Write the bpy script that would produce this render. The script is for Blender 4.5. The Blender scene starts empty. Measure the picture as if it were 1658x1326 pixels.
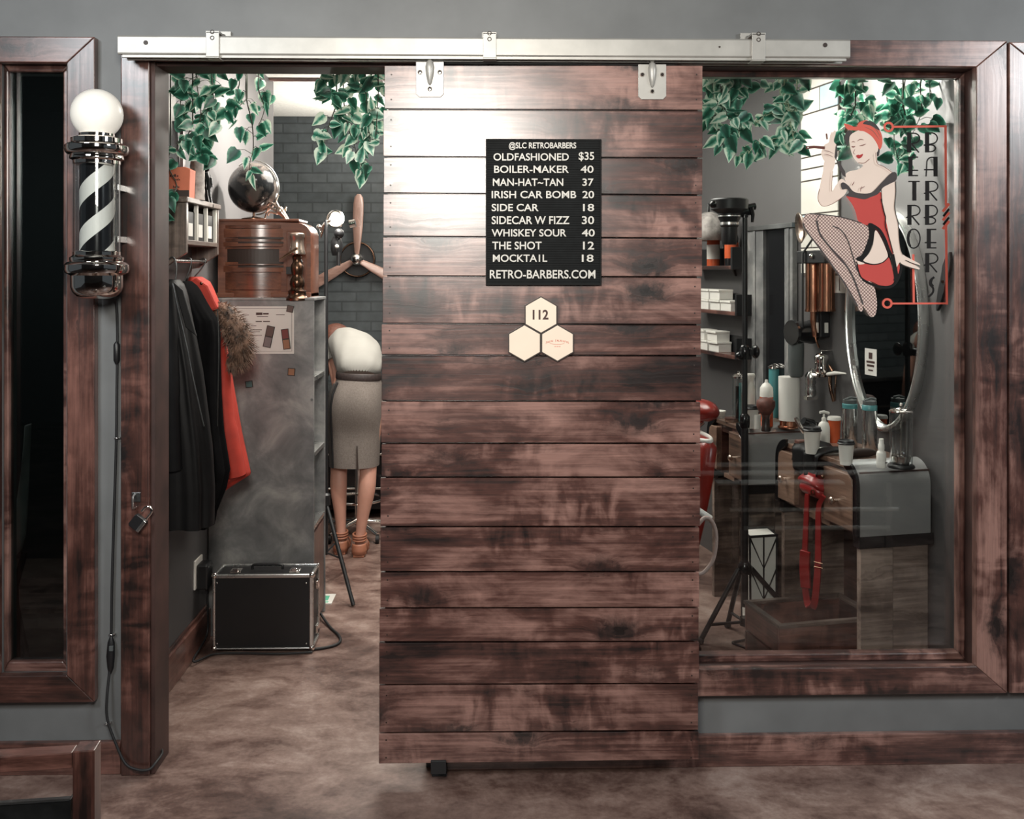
import bpy, bmesh, math, random
from mathutils import Vector, Matrix

# ---------------------------------------------------------------- camera
FPX, W, H = 1612.0, 1658.0, 1326.0
CY, CH, HZ, YAW = -3.22, 1.60, 440.0, math.radians(1.4)
sc = bpy.context.scene
col = sc.collection
cd = bpy.data.cameras.new('camera')
cam = bpy.data.objects.new('camera', cd)
col.objects.link(cam)
cam.location = (0, CY, CH)
cam.rotation_euler = (math.pi/2, 0, -YAW)
cd.sensor_width = 36.0
cd.lens = FPX/W*36.0
cd.shift_y = -(H/2-HZ)/W
cd.clip_start = 0.05
sc.camera = cam
# ---------------------------------------------------------------- world, exposure
sc.view_settings.view_transform = 'Standard'
sc.view_settings.look = 'None'
sc.view_settings.gamma = 1.0
sc.view_settings.use_curve_mapping = False
sc.view_settings.exposure = -0.45
wd = bpy.data.worlds.new('world')
sc.world = wd
wd.use_nodes = True
wd.node_tree.nodes['Background'].inputs[0].default_value = (0.80, 0.92, 1.0, 1)
wd.node_tree.nodes['Background'].inputs[1].default_value = 0.10

def area(name, loc, target, sx, sy, power, color=(1, 1, 1), spread=180):
    l = bpy.data.lights.new(name, 'AREA')
    l.shape = 'RECTANGLE'
    l.size, l.size_y, l.energy, l.color = sx, sy, power, color
    l.spread = math.radians(spread)
    o = bpy.data.objects.new(name, l)
    col.objects.link(o)
    o.location = loc
    d = Vector(target)-Vector(loc)
    o.rotation_euler = d.to_track_quat('-Z', 'Y').to_euler()
    return o

def spot(name, loc, target, power, ang=70, blend=0.8, color=(1, 1, 1), r=0.04):
    l = bpy.data.lights.new(name, 'SPOT')
    l.energy, l.color, l.spot_size, l.spot_blend, l.shadow_soft_size = power, color, math.radians(ang), blend, r
    o = bpy.data.objects.new(name, l)
    col.objects.link(o)
    o.location = loc
    o.rotation_euler = (Vector(target)-Vector(loc)).to_track_quat('-Z', 'Y').to_euler()
    return o

WARM = (1.0, 0.95, 0.87)
# hall lamps
area('hall_ceiling_lamp', (-0.20, -2.75, 2.27), (-0.10, 0, 1.96), 0.55, 0.6, 52, WARM, 130)
area('hall_downlight', (3.5, -2.5, 2.8), (1.5, 0, 0.8), 0.8, 0.5, 42, (0.95, 0.98, 1), 110)
area('hall_downlight', (-1.9, -2.6, 2.9), (-1.2, 0, 1.2), 0.8, 0.5, 24, (0.93, 0.97, 1), 110)
# shop ceiling lamps
area('shop_ceiling_lamp', (0.1, 1.5, 2.64), (0.1, 1.2, 0), 1.4, 1.0, 85, WARM)
spot('shop_wall_spot', (-0.62, 1.45, 2.55), (-1.23, 1.7, 2.05), 260, 120, 1.0, WARM)
spot('shop_wall_spot', (-0.7, 0.5, 2.55), (-1.23, 0.6, 2.05), 28, 100, 1.0, WARM)
spot('shop_wall_spot', (1.22, 0.78, 2.62), (1.67, 0.50, 2.25), 300, 110, 1.0, WARM)
spot('shop_wall_spot', (0.98, 1.1, 2.62), (1.5, 1.2, 2.2), 40, 70, 1.0, WARM)
l_ = bpy.data.lights.new('shop_fill_point', 'POINT')  # unseen fill light without a fixture, added to brighten the ceiling
l_.energy, l_.color, l_.shadow_soft_size = 55, WARM, .12
o_ = bpy.data.objects.new('shop_fill_point', l_)
col.objects.link(o_)
o_.location = (-0.1, 2.7, 2.30)
spot('ceiling_fill_spot', (-0.5, 3.0, 1.95), (-0.75, 3.0, 2.69), 170, 150, 1.0, WARM, .08)  # upward fill added out of sight behind the door to whiten the ceiling
l_ = bpy.data.lights.new('side_room_fill', 'POINT')  # fill light added so the pale shell chair shows in the dark room
l_.energy, l_.shadow_soft_size = 22, .1
o_ = bpy.data.objects.new('side_room_fill', l_)
col.objects.link(o_)
o_.location = (-2.9, .5, 2.2)

# ---------------------------------------------------------------- pixel -> place
CT, ST = math.cos(YAW), math.sin(YAW)
EYE = Vector((0, CY, CH))
FRAME = [Matrix.Identity(4), Matrix.Identity(4)]     # builder frame -> world, and back (the right wall stands at an angle)
def use_frame(T):
    FRAME[0], FRAME[1] = T, T.inverted()
def org_(): return FRAME[1] @ EYE
def ray(px, py):
    u, v = (px-W/2)/FPX, (HZ-py)/FPX
    return FRAME[1].to_3x3() @ Vector((ST+u*CT, CT-u*ST, v))
def P(px, py, Y):
    r, o = ray(px, py), org_()
    return o+r*((Y-o.y)/r.y)
def PX(px, py, X):
    r, o = ray(px, py), org_()
    return o+r*((X-o.x)/r.x)
def PZ(px, py, z=0.0):
    r, o = ray(px, py), org_()
    return o+r*((z-o.z)/r.z)
def YX(px, X):
    r, o = ray(px, HZ), org_()
    return o.y+r.y*((X-o.x)/r.x)
def X(px, Y): return P(px, HZ, Y).x
def Z(py, Y, px=829): return P(px, py, Y).z
def SC(Y): return (Y-org_().y)/FPX        # metres per pixel

# ---------------------------------------------------------------- mesh builder
rng = random.Random(7)
class MB:
    def __init__(s):
        s.v, s.f, s.w, s.mi, s.cur = [], [], [], [], 0
    def add(s, vs, fs, g=None, wcs=None):
        b = len(s.v)
        vs = [Vector(p) for p in vs]
        s.v += vs
        if wcs is not None:
            s.w += list(wcs)
        else:
            o = (rng.uniform(0, 40), rng.uniform(0, 40), rng.uniform(0, 40))
            for p in vs:
                if g == 'z': q = (p.z+o[0], p.x+o[1], p.y+o[2])
                elif g == 'y': q = (p.y+o[0], p.x+o[1], p.z+o[2])
                else: q = (p.x+o[0], p.z+o[1], p.y+o[2])
                s.w.append(q)
        for f in fs:
            s.f.append([b+i for i in f])
            s.mi.append(s.cur)
        return s
    def box(s, lo, hi, g=None, M=None):
        x0, y0, z0 = lo
        x1, y1, z1 = hi
        if x1 < x0: x0, x1 = x1, x0
        if y1 < y0: y0, y1 = y1, y0
        if z1 < z0: z0, z1 = z1, z0
        vs = [(x0, y0, z0), (x1, y0, z0), (x1, y1, z0), (x0, y1, z0), (x0, y0, z1), (x1, y0, z1), (x1, y1, z1), (x0, y1, z1)]
        if g is None:
            d = {'x': x1-x0, 'y': y1-y0, 'z': z1-z0}
            g = max(d, key=d.get)
        fs = [(0, 3, 2, 1), (4, 5, 6, 7), (0, 1, 5, 4), (1, 2, 6, 5), (2, 3, 7, 6), (3, 0, 4, 7)]
        if M is not None: vs = [M @ Vector(p) for p in vs]
        return s.add(vs, fs, g)
    def prism(s, pts, d, g=None):
        """pts: 3-D outline (planar), extruded by vector d"""
        d = Vector(d)
        n = len(pts)
        vs = [Vector(p) for p in pts]+[Vector(p)+d for p in pts]
        nrm = Vector((0, 0, 0))
        for i in range(n):
            a, b = vs[i], vs[(i+1) % n]
            nrm += a.cross(b)
        fs = [tuple(range(n))[::-1], tuple(range(n, 2*n))]+[(i, (i+1) % n, n+(i+1) % n, n+i) for i in range(n)]
        if nrm.dot(d) < 0: fs = [f[::-1] for f in fs]
        return s.add(vs, fs, g)
    def loft(s, rings, cap=True, g=None, closed=True):
        n = len(rings[0])
        vs = [p for r in rings for p in r]
        fs = []
        for i in range(len(rings)-1):
            for j in range(n if closed else n-1):
                k = (j+1) % n
                fs.append((i*n+j, i*n+k, (i+1)*n+k, (i+1)*n+j))
        if cap:
            fs.append(tuple(range(n))[::-1])
            fs.append(tuple((len(rings)-1)*n+j for j in range(n)))
        return s.add(vs, fs, g)
    def tube(s, pts, r, n=10, cap=True):
        pts = [Vector(p) for p in pts]
        rs = r if isinstance(r, (list, tuple)) else [r]*len(pts)
        t0 = (pts[1]-pts[0]).normalized()
        a = t0.orthogonal().normalized()
        rings = []
        for i, p in enumerate(pts):
            if i == 0: t = pts[1]-pts[0]
            elif i == len(pts)-1: t = pts[-1]-pts[-2]
            else: t = (pts[i]-pts[i-1]).normalized()+(pts[i+1]-pts[i]).normalized()
            if t.length < 1e-9: t = t0
            t.normalize()
            a = a-t*a.dot(t)
            a = a.normalized() if a.length > 1e-6 else t.orthogonal().normalized()
            b = t.cross(a)
            rings.append([p+(a*math.cos(2*math.pi*k/n)+b*math.sin(2*math.pi*k/n))*rs[i] for k in range(n)])
        return s.loft(rings, cap)
    def cyl(s, a, b, r0, r1=None, n=20):
        return s.tube([a, b], [r0, r0 if r1 is None else r1], n)
    def lathe(s, c, prof, n=28, axis=(0, 0, 1), wc=False):
        ax = Vector(axis).normalized()
        a = ax.orthogonal().normalized()
        if abs(ax.z) > .99: a = Vector((1, 0, 0))
        b = ax.cross(a)
        c = Vector(c)
        rings = [[c+ax*h+(a*math.cos(2*math.pi*k/n)+b*math.sin(2*math.pi*k/n))*max(r, 1e-4) for k in range(n)] for r, h in prof]
        return s.loft(rings, True)
    def ball(s, c, r, n=20, m=12, sx=1, sy=1, sz=1, M=None):
        rings = []
        for i in range(m+1):
            t = math.pi*i/m-math.pi/2
            rr = max(math.cos(t), 1e-3)
            ring = [Vector((rr*math.cos(2*math.pi*k/n)*r*sx, rr*math.sin(2*math.pi*k/n)*r*sy, math.sin(t)*r*sz)) for k in range(n)]
            rings.append([Vector(c)+(M @ p if M else p) for p in ring])
        return s.loft(rings, True)
    def torus(s, c, R, r, axis=(0, 0, 1), n=32, m=10, a0=0, a1=2*math.pi, sx=1.0):
        ax = Vector(axis).normalized()
        a = Vector((1, 0, 0)) if abs(ax.x) < .9 else Vector((0, 1, 0))
        a = (a-ax*a.dot(ax)).normalized()
        b = ax.cross(a)
        full = abs(a1-a0-2*math.pi) < 1e-6
        rings = []
        for i in range(n+1):
            t = a0+(a1-a0)*i/n
            d = a*math.cos(t)*sx+b*math.sin(t)
            p = Vector(c)+d*R
            dn = d.normalized()
            rings.append([p+(dn*math.cos(2*math.pi*k/m)+ax*math.sin(2*math.pi*k/m))*r for k in range(m)])
        return s.loft(rings, not full)
    def mat(s, i):
        s.cur = i
        return s
    def build(s, name, mats, parent=None, smooth=None, bev=0, seg=2, sub=0, solid=0):
        base = wloc(parent)
        me = bpy.data.meshes.new(name)
        me.from_pydata([tuple(p-base) for p in s.v], [], s.f)
        at = me.attributes.new('wc', 'FLOAT_VECTOR', 'POINT')
        flat = [c for q in s.w for c in q]
        at.data.foreach_set('vector', flat)
        if not isinstance(mats, (list, tuple)): mats = [mats]
        for m in mats: me.materials.append(m)
        me.polygons.foreach_set('material_index', s.mi)
        bm = bmesh.new()
        bm.from_mesh(me)
        bmesh.ops.recalc_face_normals(bm, faces=bm.faces)
        bm.to_mesh(me)
        bm.free()
        if smooth is not None:
            me.polygons.foreach_set('use_smooth', [True]*len(me.polygons))
            me.set_sharp_from_angle(angle=math.radians(smooth))
        me.update()
        o = bpy.data.objects.new(name, me)
        col.objects.link(o)
        if parent is not None: o.parent = parent
        if solid:
            m = o.modifiers.new('solid', 'SOLIDIFY')
            m.thickness = solid
            m.offset = 0
        if bev:
            m = o.modifiers.new('bevel', 'BEVEL')
            m.width, m.segments, m.limit_method, m.angle_limit = bev, seg, 'ANGLE', math.radians(40)
        if sub:
            m = o.modifiers.new('subdivision', 'SUBSURF')
            m.levels = m.render_levels = sub
        return o

def wloc(o):
    v = Vector((0, 0, 0))
    while o is not None:
        v += Vector(o.location)
        o = o.parent
    return v

def thing(name, label, cat, loc, group=None):
    o = bpy.data.objects.new(name, None)
    o.empty_display_size = 0.05
    col.objects.link(o)
    o.location = loc
    return tag(o, label, cat, group)
def tag(o, label, cat, group=None):
    o['label'], o['category'] = label, cat
    if group: o['group'] = group
    return o
def struct(o):
    o['kind'] = 'structure'
    return o

# ---------------------------------------------------------------- materials
def lin(h):
    h = h.lstrip('#')
    c = [int(h[i:i+2], 16)/255 for i in (0, 2, 4)]
    return tuple((x/12.92 if x <= .04045 else ((x+.055)/1.055)**2.4) for x in c)+(1,)
class NT:
    def __init__(s, name):
        s.m = bpy.data.materials.new(name)
        s.m.use_nodes = True
        s.t = s.m.node_tree
        s.b = s.t.nodes['Principled BSDF']
        s.out = s.t.nodes['Material Output']
    def n(s, typ, **kw):
        nd = s.t.nodes.new(typ)
        for k, v in kw.items(): setattr(nd, k, v)
        return nd
    def l(s, a, b): s.t.links.new(a, b)
    def set(s, **kw):
        names = dict(base='Base Color', rough='Roughness', metal='Metallic', trans='Transmission Weight', spec='Specular IOR Level', alpha='Alpha', coat='Coat Weight', ior='IOR', emi='Emission Color', emis='Emission Strength', sheen='Sheen Weight', sub='Subsurface Weight')
        for k, v in kw.items(): s.b.inputs[names[k]].default_value = v
        return s
    def noise(s, vec, scale, detail=4, rough=.55, dist=0):
        nd = s.n('ShaderNodeTexNoise')
        nd.inputs['Scale'].default_value = scale
        nd.inputs['Detail'].default_value = detail
        nd.inputs['Roughness'].default_value = rough
        nd.inputs['Distortion'].default_value = dist
        if vec is not None: s.l(vec, nd.inputs['Vector'])
        return nd.outputs['Fac']
    def mapv(s, vec, scale):
        nd = s.n('ShaderNodeMapping')
        nd.inputs['Scale'].default_value = scale
        s.l(vec, nd.inputs['Vector'])
        return nd.outputs['Vector']
    def ramp(s, fac, stops):
        nd = s.n('ShaderNodeValToRGB')
        e = nd.color_ramp.elements
        while len(e) < len(stops): e.new(0.5)
        for i, (p, c) in enumerate(stops):
            e[i].position = p
            e[i].color = c if len(c) == 4 else tuple(c)+(1,)
        s.l(fac, nd.inputs['Fac'])
        return nd.outputs['Color']
    def math(s, op, a, b=None):
        nd = s.n('ShaderNodeMath', operation=op)
        for i, q in enumerate((a, b)):
            if q is None: continue
            if isinstance(q, (int, float)): nd.inputs[i].default_value = q
            else: s.l(q, nd.inputs[i])
        return nd.outputs[0]
    def mix(s, fac, a, b, bt='MIX'):
        nd = s.n('ShaderNodeMix', data_type='RGBA', blend_type=bt)
        for i, q in ((0, fac), (6, a), (7, b)):
            if isinstance(q, (int, float, tuple)): nd.inputs[i].default_value = q
            else: s.l(q, nd.inputs[i])
        return nd.outputs[2]
    def bump(s, h, st=.2, d=.002):
        nd = s.n('ShaderNodeBump')
        nd.inputs['Strength'].default_value = st
        nd.inputs['Distance'].default_value = d
        s.l(h, nd.inputs['Height'])
        s.l(nd.outputs['Normal'], s.b.inputs['Normal'])
    def wc(s):
        return s.n('ShaderNodeAttribute', attribute_name='wc').outputs['Vector']
    def obj(s):
        return s.n('ShaderNodeTexCoord').outputs['Object']

def plain(name, c, rough=.5, metal=0, var=.12, scale=9, bump=0, **kw):
    """a base colour with faint mottling"""
    t = NT(name)
    c = lin(c) if isinstance(c, str) else c
    f = t.noise(t.obj(), scale, 5)
    dk = tuple(x*(1-var) for x in c[:3])+(1,)
    lt = tuple(min(1, x*(1+var)) for x in c[:3])+(1,)
    t.l(t.ramp(f, [(.3, dk), (.7, lt)]), t.b.inputs['Base Color'])
    t.set(rough=rough, metal=metal, **kw)
    if bump: t.bump(t.noise(t.obj(), scale*12, 3), bump, .002)
    return t.m

def wood(name, dark, mid, light, rough=(.34, .5), knots=1.0, blot=1.0, bias=0.0):
    t = NT(name)
    wc = t.wc()
    # knots pull the grain sideways
    kv = t.mapv(wc, (3.0, 6.5, 6.5))
    vor = t.n('ShaderNodeTexVoronoi', feature='F1')
    vor.inputs['Scale'].default_value = 1.0
    vor.inputs['Randomness'].default_value = 1.0
    t.l(kv, vor.inputs['Vector'])
    kd = t.math('ADD', vor.outputs['Distance'], t.math('MULTIPLY', t.math('SUBTRACT', t.noise(t.mapv(wc, (22, 40, 40)), 1, 4, .6), .5), .30))
    ring = t.math('SUBTRACT', 1.0, t.math('MULTIPLY', kd, 2.6))
    ring = t.math('MAXIMUM', ring, 0.0)
    warp = t.math('MULTIPLY', t.math('POWER', ring, 2.0), .07)
    cmb = t.n('ShaderNodeCombineXYZ')
    t.l(warp, cmb.inputs[1])
    va = t.n('ShaderNodeVectorMath', operation='ADD')
    t.l(wc, va.inputs[0])
    t.l(cmb.outputs[0], va.inputs[1])
    wv = va.outputs[0]
    grain = t.noise(t.mapv(wv, (2.2, 70, 70)), 1, 5, .6, .3)
    band = t.noise(t.mapv(wv, (.8, 17, 17)), 1, 4, .55, .6)
    blo = t.noise(t.mapv(wc, (3.0, 6.5, 6.5)), 1, 6, .64, .35)
    hue = t.noise(t.mapv(wc, (.45, .5, .5)), 1, 2, .5)
    f = t.math('ADD', t.math('MULTIPLY', t.math('SUBTRACT', blo, .5), 1.3*blot), t.math('MULTIPLY', t.math('SUBTRACT', band, .5), .55))
    f = t.math('ADD', f, t.math('MULTIPLY', t.math('SUBTRACT', grain, .5), .75))
    curl = t.noise(t.mapv(wc, (17, 5, 5)), 1, 3, .5, .9)
    cmask = t.math('MAXIMUM', t.math('MULTIPLY', t.math('SUBTRACT', t.noise(t.mapv(wc, (2.6, 5, 5)), 1, 2, .5), .46), 7.0), 0.0)
    f = t.math('ADD', f, t.math('MULTIPLY', t.math('MULTIPLY', t.math('SUBTRACT', curl, .5), t.math('MINIMUM', cmask, 1.0)), .95*blot))
    f = t.math('ADD', f, t.math('MULTIPLY', t.math('SUBTRACT', hue, .5), .85))
    f = t.math('ADD', f, .5+bias)
    c = t.ramp(f, [(.16, dark), (.44, mid), (.80, light)])
    # feathered dark knots with a small black heart
    kn = t.math('MAXIMUM', t.math('SUBTRACT', 1.0, t.math('MULTIPLY', kd, 2.5)), 0.0)
    kn = t.math('MULTIPLY', kn, t.math('MULTIPLY', t.noise(t.mapv(wc, (26, 10, 10)), 1, 5, .65, .8), 2.1*knots))
    kn = t.math('MINIMUM', t.math('MULTIPLY', kn, kn), .88)
    c = t.mix(kn, c, (.013, .009, .009, 1))
    ht = t.math('MINIMUM', t.math('MULTIPLY', t.math('MAXIMUM', t.math('SUBTRACT', 1.0, t.math('MULTIPLY', kd, 11.0)), 0.0), 2.2*knots), .9)
    c = t.mix(ht, c, (.008, .006, .006, 1))
    fine = t.noise(t.mapv(wv, (7, 330, 330)), 1, 2, .5)
    c = t.mix(.32, c, t.ramp(fine, [(.3, (.3, .3, .3)), (.65, (1, 1, 1))]), 'MULTIPLY')
    t.l(c, t.b.inputs['Base Color'])
    t.l(t.ramp(grain, [(.3, (rough[1],)*3), (.7, (rough[0],)*3)]), t.b.inputs['Roughness'])
    t.bump(t.math('ADD', grain, t.math('MULTIPLY', blo, .6)), .22, .002)
    t.set(coat=.85)
    t.b.inputs['Coat Roughness'].default_value = .28
    t.b.inputs['Coat IOR'].default_value = 1.58
    return t.m

def glass(name, tint=(1, 1, 1, 1), refl=.06, rough=0.0):
    t = NT(name)
    tr = t.n('ShaderNodeBsdfTransparent')
    tr.inputs[0].default_value = tint
    gl = t.n('ShaderNodeBsdfGlossy')
    gl.inputs['Roughness'].default_value = rough
    fr = t.n('ShaderNodeLayerWeight')
    fr.inputs['Blend'].default_value = .35
    fac = t.math('ADD', t.math('MULTIPLY', fr.outputs['Facing'], .5), refl)
    mx = t.n('ShaderNodeMixShader')
    t.l(fac, mx.inputs[0])
    t.l(tr.outputs[0], mx.inputs[1])
    t.l(gl.outputs[0], mx.inputs[2])
    t.l(mx.outputs[0], t.out.inputs['Surface'])
    return t.m

def emit(name, c, s):
    t = NT(name)
    t.set(base=c, emi=c, emis=s, rough=.3)
    return t.m

def metal(name, c, rough=.3, mott=0.0, scale=7):
    t = NT(name)
    f = t.noise(t.obj(), scale, 6, .62, .6)
    c = lin(c) if isinstance(c, str) else c
    a = tuple(x*(1-mott) for x in c[:3])+(1,)
    b = tuple(min(1, x*(1+mott)) for x in c[:3])+(1,)
    t.l(t.ramp(f, [(.33, a), (.67, b)]), t.b.inputs['Base Color'])
    t.set(metal=1.0, rough=rough)
    t.l(t.ramp(f, [(.3, (rough*.8,)*3), (.7, (min(1, rough*1.25),)*3)]), t.b.inputs['Roughness'])
    return t.m

M = {}
M['wood'] = wood('stained_pine', (.014, .0075, .007, 1), (.094, .040, .032, 1), (.335, .185, .152, 1), (.26, .42), 1.3, 1.25, .0)
M['wood_jamb'] = plain('dark_stained_jamb', (.045, .020, .016, 1), .6, 0, .5, 6)
M['wood_dark'] = wood('stained_pine_dark', (.012, .006, .005, 1), (.072, .028, .021, 1), (.22, .10, .078, 1), (.28, .42), 1.2, 1.15, -.02)
M['wood_desk'] = wood('desk_oak', (.03, .018, .013, 1), (.15, .085, .058, 1), (.34, .21, .15, 1), (.4, .55), .25, .7, .03)
M['wood_panel'] = wood('dark_panel_wood', (.026, .017, .014, 1), (.135, .095, .075, 1), (.38, .29, .24, 1), (.4, .55), .3, 1.0)
M['wood_grey'] = wood('weathered_wood', (.024, .017, .014, 1), (.125, .088, .070, 1), (.32, .26, .225, 1), (.45, .6), .5, .9)
M['wood_radio'] = wood('radio_walnut', (.05, .016, .008, 1), (.15, .050, .026, 1), (.26, .10, .055, 1), (.18, .28), .0, .45)
M['wood_blade'] = wood('propeller_wood', (.12, .055, .042, 1), (.33, .19, .15, 1), (.48, .31, .26, 1), (.3, .4), .0, .4)
M['wall_hall'] = plain('hall_wall_paint', (.15, .15, .15, 1), .55, 0, .10, 3, .06)
M['wall_blue'] = plain('blue_grey_board_paint', (.150, .156, .157, 1), .5, 0, .14, 4, .08)
M['wall_shop'] = plain('shop_wall_paint', (.085, .081, .081, 1), .5, 0, .07, 3, .05)
M['ceiling'] = plain('stippled_ceiling', (.62, .61, .57, 1), .8, 0, .10, 60, .3)
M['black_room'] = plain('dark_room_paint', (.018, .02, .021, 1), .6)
M['black'] = plain('black_paint', (.010, .010, .011, 1), .42)
M['black_gloss'] = plain('black_gloss', (.008, .008, .009, 1), .15)
M['rubber'] = plain('black_rubber', (.012, .012, .013, 1), .6)
M['leather'] = plain('black_leather', (.005, .005, .0055, 1), .5, 0, .3, 14, .12, spec=.25)
M['cloth_black'] = plain('black_cloth', (.005, .005, .0055, 1), .9, 0, .2, 20, .2, spec=.04)
M['cloth_red'] = plain('red_cloth', (.42, .035, .020, 1), .7, 0, .15, 15, .15)
M['fur'] = plain('brown_fur', (.15, .088, .06, 1), .7, 0, .95, 34)
M['rail'] = metal('galvanised_rail', (.80, .79, .74, 1), .42, .06, 12)
M['rail_paint'] = plain('galvanised_strap', (.44, .43, .40, 1), .42, .35, .10, 12)
M['chrome'] = metal('chrome', (.80, .76, .72, 1), .06)
M['steel'] = metal('brushed_steel', (.62, .62, .61, 1), .27, .06)
M['satin'] = plain('satin_steel', (.40, .40, .395, 1), .30, .55, .08, 6)
M['steel_dark'] = metal('dark_sheet_steel', (.20, .205, .205, 1), .38, .25, 5)
t = NT('locker_steel')
fz = t.noise(t.obj(), 5.5, 6, .6, .5)
t.l(t.ramp(fz, [(.32, (.115, .117, .12)), (.5, (.215, .215, .213)), (.72, (.43, .42, .40))]), t.b.inputs['Base Color'])
t.set(metal=.25, rough=.42)
M['locker'] = t.m
M['alu'] = metal('aluminium', (.78, .78, .76, 1), .28, .04)
M['copper'] = metal('copper', (.62, .30, .19, 1), .22, .15)
M['brass'] = metal('aged_brass', (.13, .075, .05, 1), .28, .4, 16)
M['bronze_light'] = metal('pale_bronze', (.62, .50, .42, 1), .3, .15)
M['white'] = plain('white_plastic', (.72, .70, .65, 1), .4, 0, .03)
M['paper'] = plain('white_paper', (.66, .64, .60, 1), .7, 0, .04)
M['cream'] = plain('cream_plaque', (.80, .67, .54, 1), .5, 0, .04)
M['cream_w'] = plain('cream_letter', (.56, .54, .49, 1), .45, 0, .02)
M['edge'] = plain('burnt_edge', (.03, .018, .014, 1), .5)
M['ink'] = plain('dark_ink', (.05, .02, .016, 1), .6)
M['ink_red'] = plain('red_ink', (.62, .16, .11, 1), .6)
M['felt'] = plain('black_letter_board', (.006, .0068, .007, 1), .75, 0, .3, 40, spec=.2)
M['board_frame'] = plain('black_frame', (.006, .006, .006, 1), .7, spec=.2)
M['pane'] = glass('window_glass', (.96, .98, .98, 1), .065)
M['pane_dark'] = glass('dark_window_glass', (.55, .62, .62, 1), .05)
M['jar'] = glass('clear_glass', (.90, .93, .93, 1), .10)
M['globe_lamp'] = emit('opal_glass', (.86, .83, .76, 1), .25)
M['bulb'] = emit('lamp_bulb', (1, .96, .86, 1), 40)
M['skin'] = plain('skin', (.52, .27, .20, 1), .5, 0, .08, 12, 0, sub=.08)
M['shirt'] = plain('cream_shirt', (.31, .30, .275, 1), .8, 0, .05, 9)
M['skirt'] = plain('tweed_skirt', (.175, .148, .130, 1), .85, 0, .22, 160, .25)
M['skirt_dark'] = plain('dark_tweed', (.065, .058, .054, 1), .85, 0, .2, 160, .2)
M['belt'] = plain('brown_belt', (.035, .024, .022, 1), .5, 0, .4, 90)
M['sandal'] = plain('tan_leather', (.33, .13, .075, 1), .5)
M['hair'] = plain('auburn_hair', (.10, .035, .022, 1), .5, 0, .4, 60)
M['teal'] = plain('teal_plastic', (.07, .24, .25, 1), .4)
M['orange'] = plain('orange_box', (.62, .17, .09, 1), .6, 0, .1, 12)
M['amber'] = plain('orange_bottle', (.55, .10, .035, 1), .2, 0, .15)
M['red'] = plain('red_leather', (.27, .018, .018, 1), .3, 0, .2, 14)
M['red_chair'] = plain('red_vinyl', (.22, .016, .010, 1), .3, 0, .1)
M['bristle'] = plain('brush_bristle', (.11, .035, .025, 1), .6, 0, .4, 60)
M['grey_p'] = plain('grey_plastic', (.09, .10, .10, 1), .45)
M['tile'] = plain('white_tile', (.66, .64, .58, 1), .25, 0, .05, 6)
M['tile_blue'] = plain('blue_edged_tile', (.42, .55, .62, 1), .25)
M['grout'] = plain('dark_grout', (.12, .10, .09, 1), .8)
M['mirror'] = metal('mirror_glass', (.22, .23, .23, 1), .02)
t = NT('dark_globe')
t.l(t.ramp(t.noise(t.obj(), 9, 5, .55, .5), [(.47, (.012, .013, .014)), (.55, (.10, .085, .075))]), t.b.inputs['Base Color'])
t.set(rough=.16)
M['globe'] = t.m
M['bark'] = plain('pale_bark', (.36, .33, .31, 1), .8, 0, .5, 22, .5)
M['stem'] = plain('dark_vine', (.03, .035, .022, 1), .7)
M['stem_pale'] = plain('pale_vine', (.40, .44, .30, 1), .7)
M['green_card'] = plain('mint_card', (.10, .42, .27, 1), .6)

# leaf: wc.x = 0 on the midrib .. 1 at the edge, wc.y = tone of this leaf
t = NT('pothos_leaf')
sep = t.n('ShaderNodeSeparateXYZ')
t.l(t.wc(), sep.inputs[0])
mot = t.noise(t.obj(), 60, 4, .6)
ff = t.math('ADD', sep.outputs[0], t.math('MULTIPLY', t.math('SUBTRACT', mot, .5), 1.1))
ff = t.math('ADD', ff, t.math('SUBTRACT', sep.outputs[1], .62))
cl = t.ramp(ff, [(.02, (.010, .060, .036)), (.40, (.030, .165, .105)), (.70, (.15, .38, .27)), (1.0, (.66, .76, .62))])
t.l(cl, t.b.inputs['Base Color'])
t.set(rough=.38)
tl = t.n('ShaderNodeBsdfTranslucent')
t.l(cl, tl.inputs[0])
mx = t.n('ShaderNodeMixShader')
mx.inputs[0].default_value = .22
t.l(t.b.outputs[0], mx.inputs[1])
t.l(tl.outputs[0], mx.inputs[2])
t.l(mx.outputs[0], t.out.inputs['Surface'])
M['leaf'] = t.m

# painted brick
t = NT('painted_brick')
mp = t.n('ShaderNodeMapping')
mp.inputs['Rotation'].default_value = (math.radians(-90), 0, 0)
t.l(t.obj(), mp.inputs['Vector'])
bk = t.n('ShaderNodeTexBrick')
bk.inputs['Color1'].default_value = (.044, .053, .057, 1)
bk.inputs['Color2'].default_value = (.060, .069, .073, 1)
bk.inputs['Mortar'].default_value = (.032, .038, .041, 1)
bk.inputs['Scale'].default_value = 1.0
bk.inputs['Mortar Size'].default_value = .006
bk.inputs['Brick Width'].default_value = .205
bk.inputs['Row Height'].default_value = .0695
t.l(mp.outputs[0], bk.inputs['Vector'])
mot = t.noise(t.obj(), 14, 5)
t.l(t.mix(.5, bk.outputs['Color'], t.ramp(mot, [(.3, (.55, .55, .55)), (.7, (1.3, 1.3, 1.3))]), 'MULTIPLY'), t.b.inputs['Base Color'])
t.set(rough=.5)
t.bump(t.math('ADD', t.math('MULTIPLY', bk.outputs['Fac'], -1.0), t.math('MULTIPLY', mot, .25)), .7, .008)
M['brick'] = t.m

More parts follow.
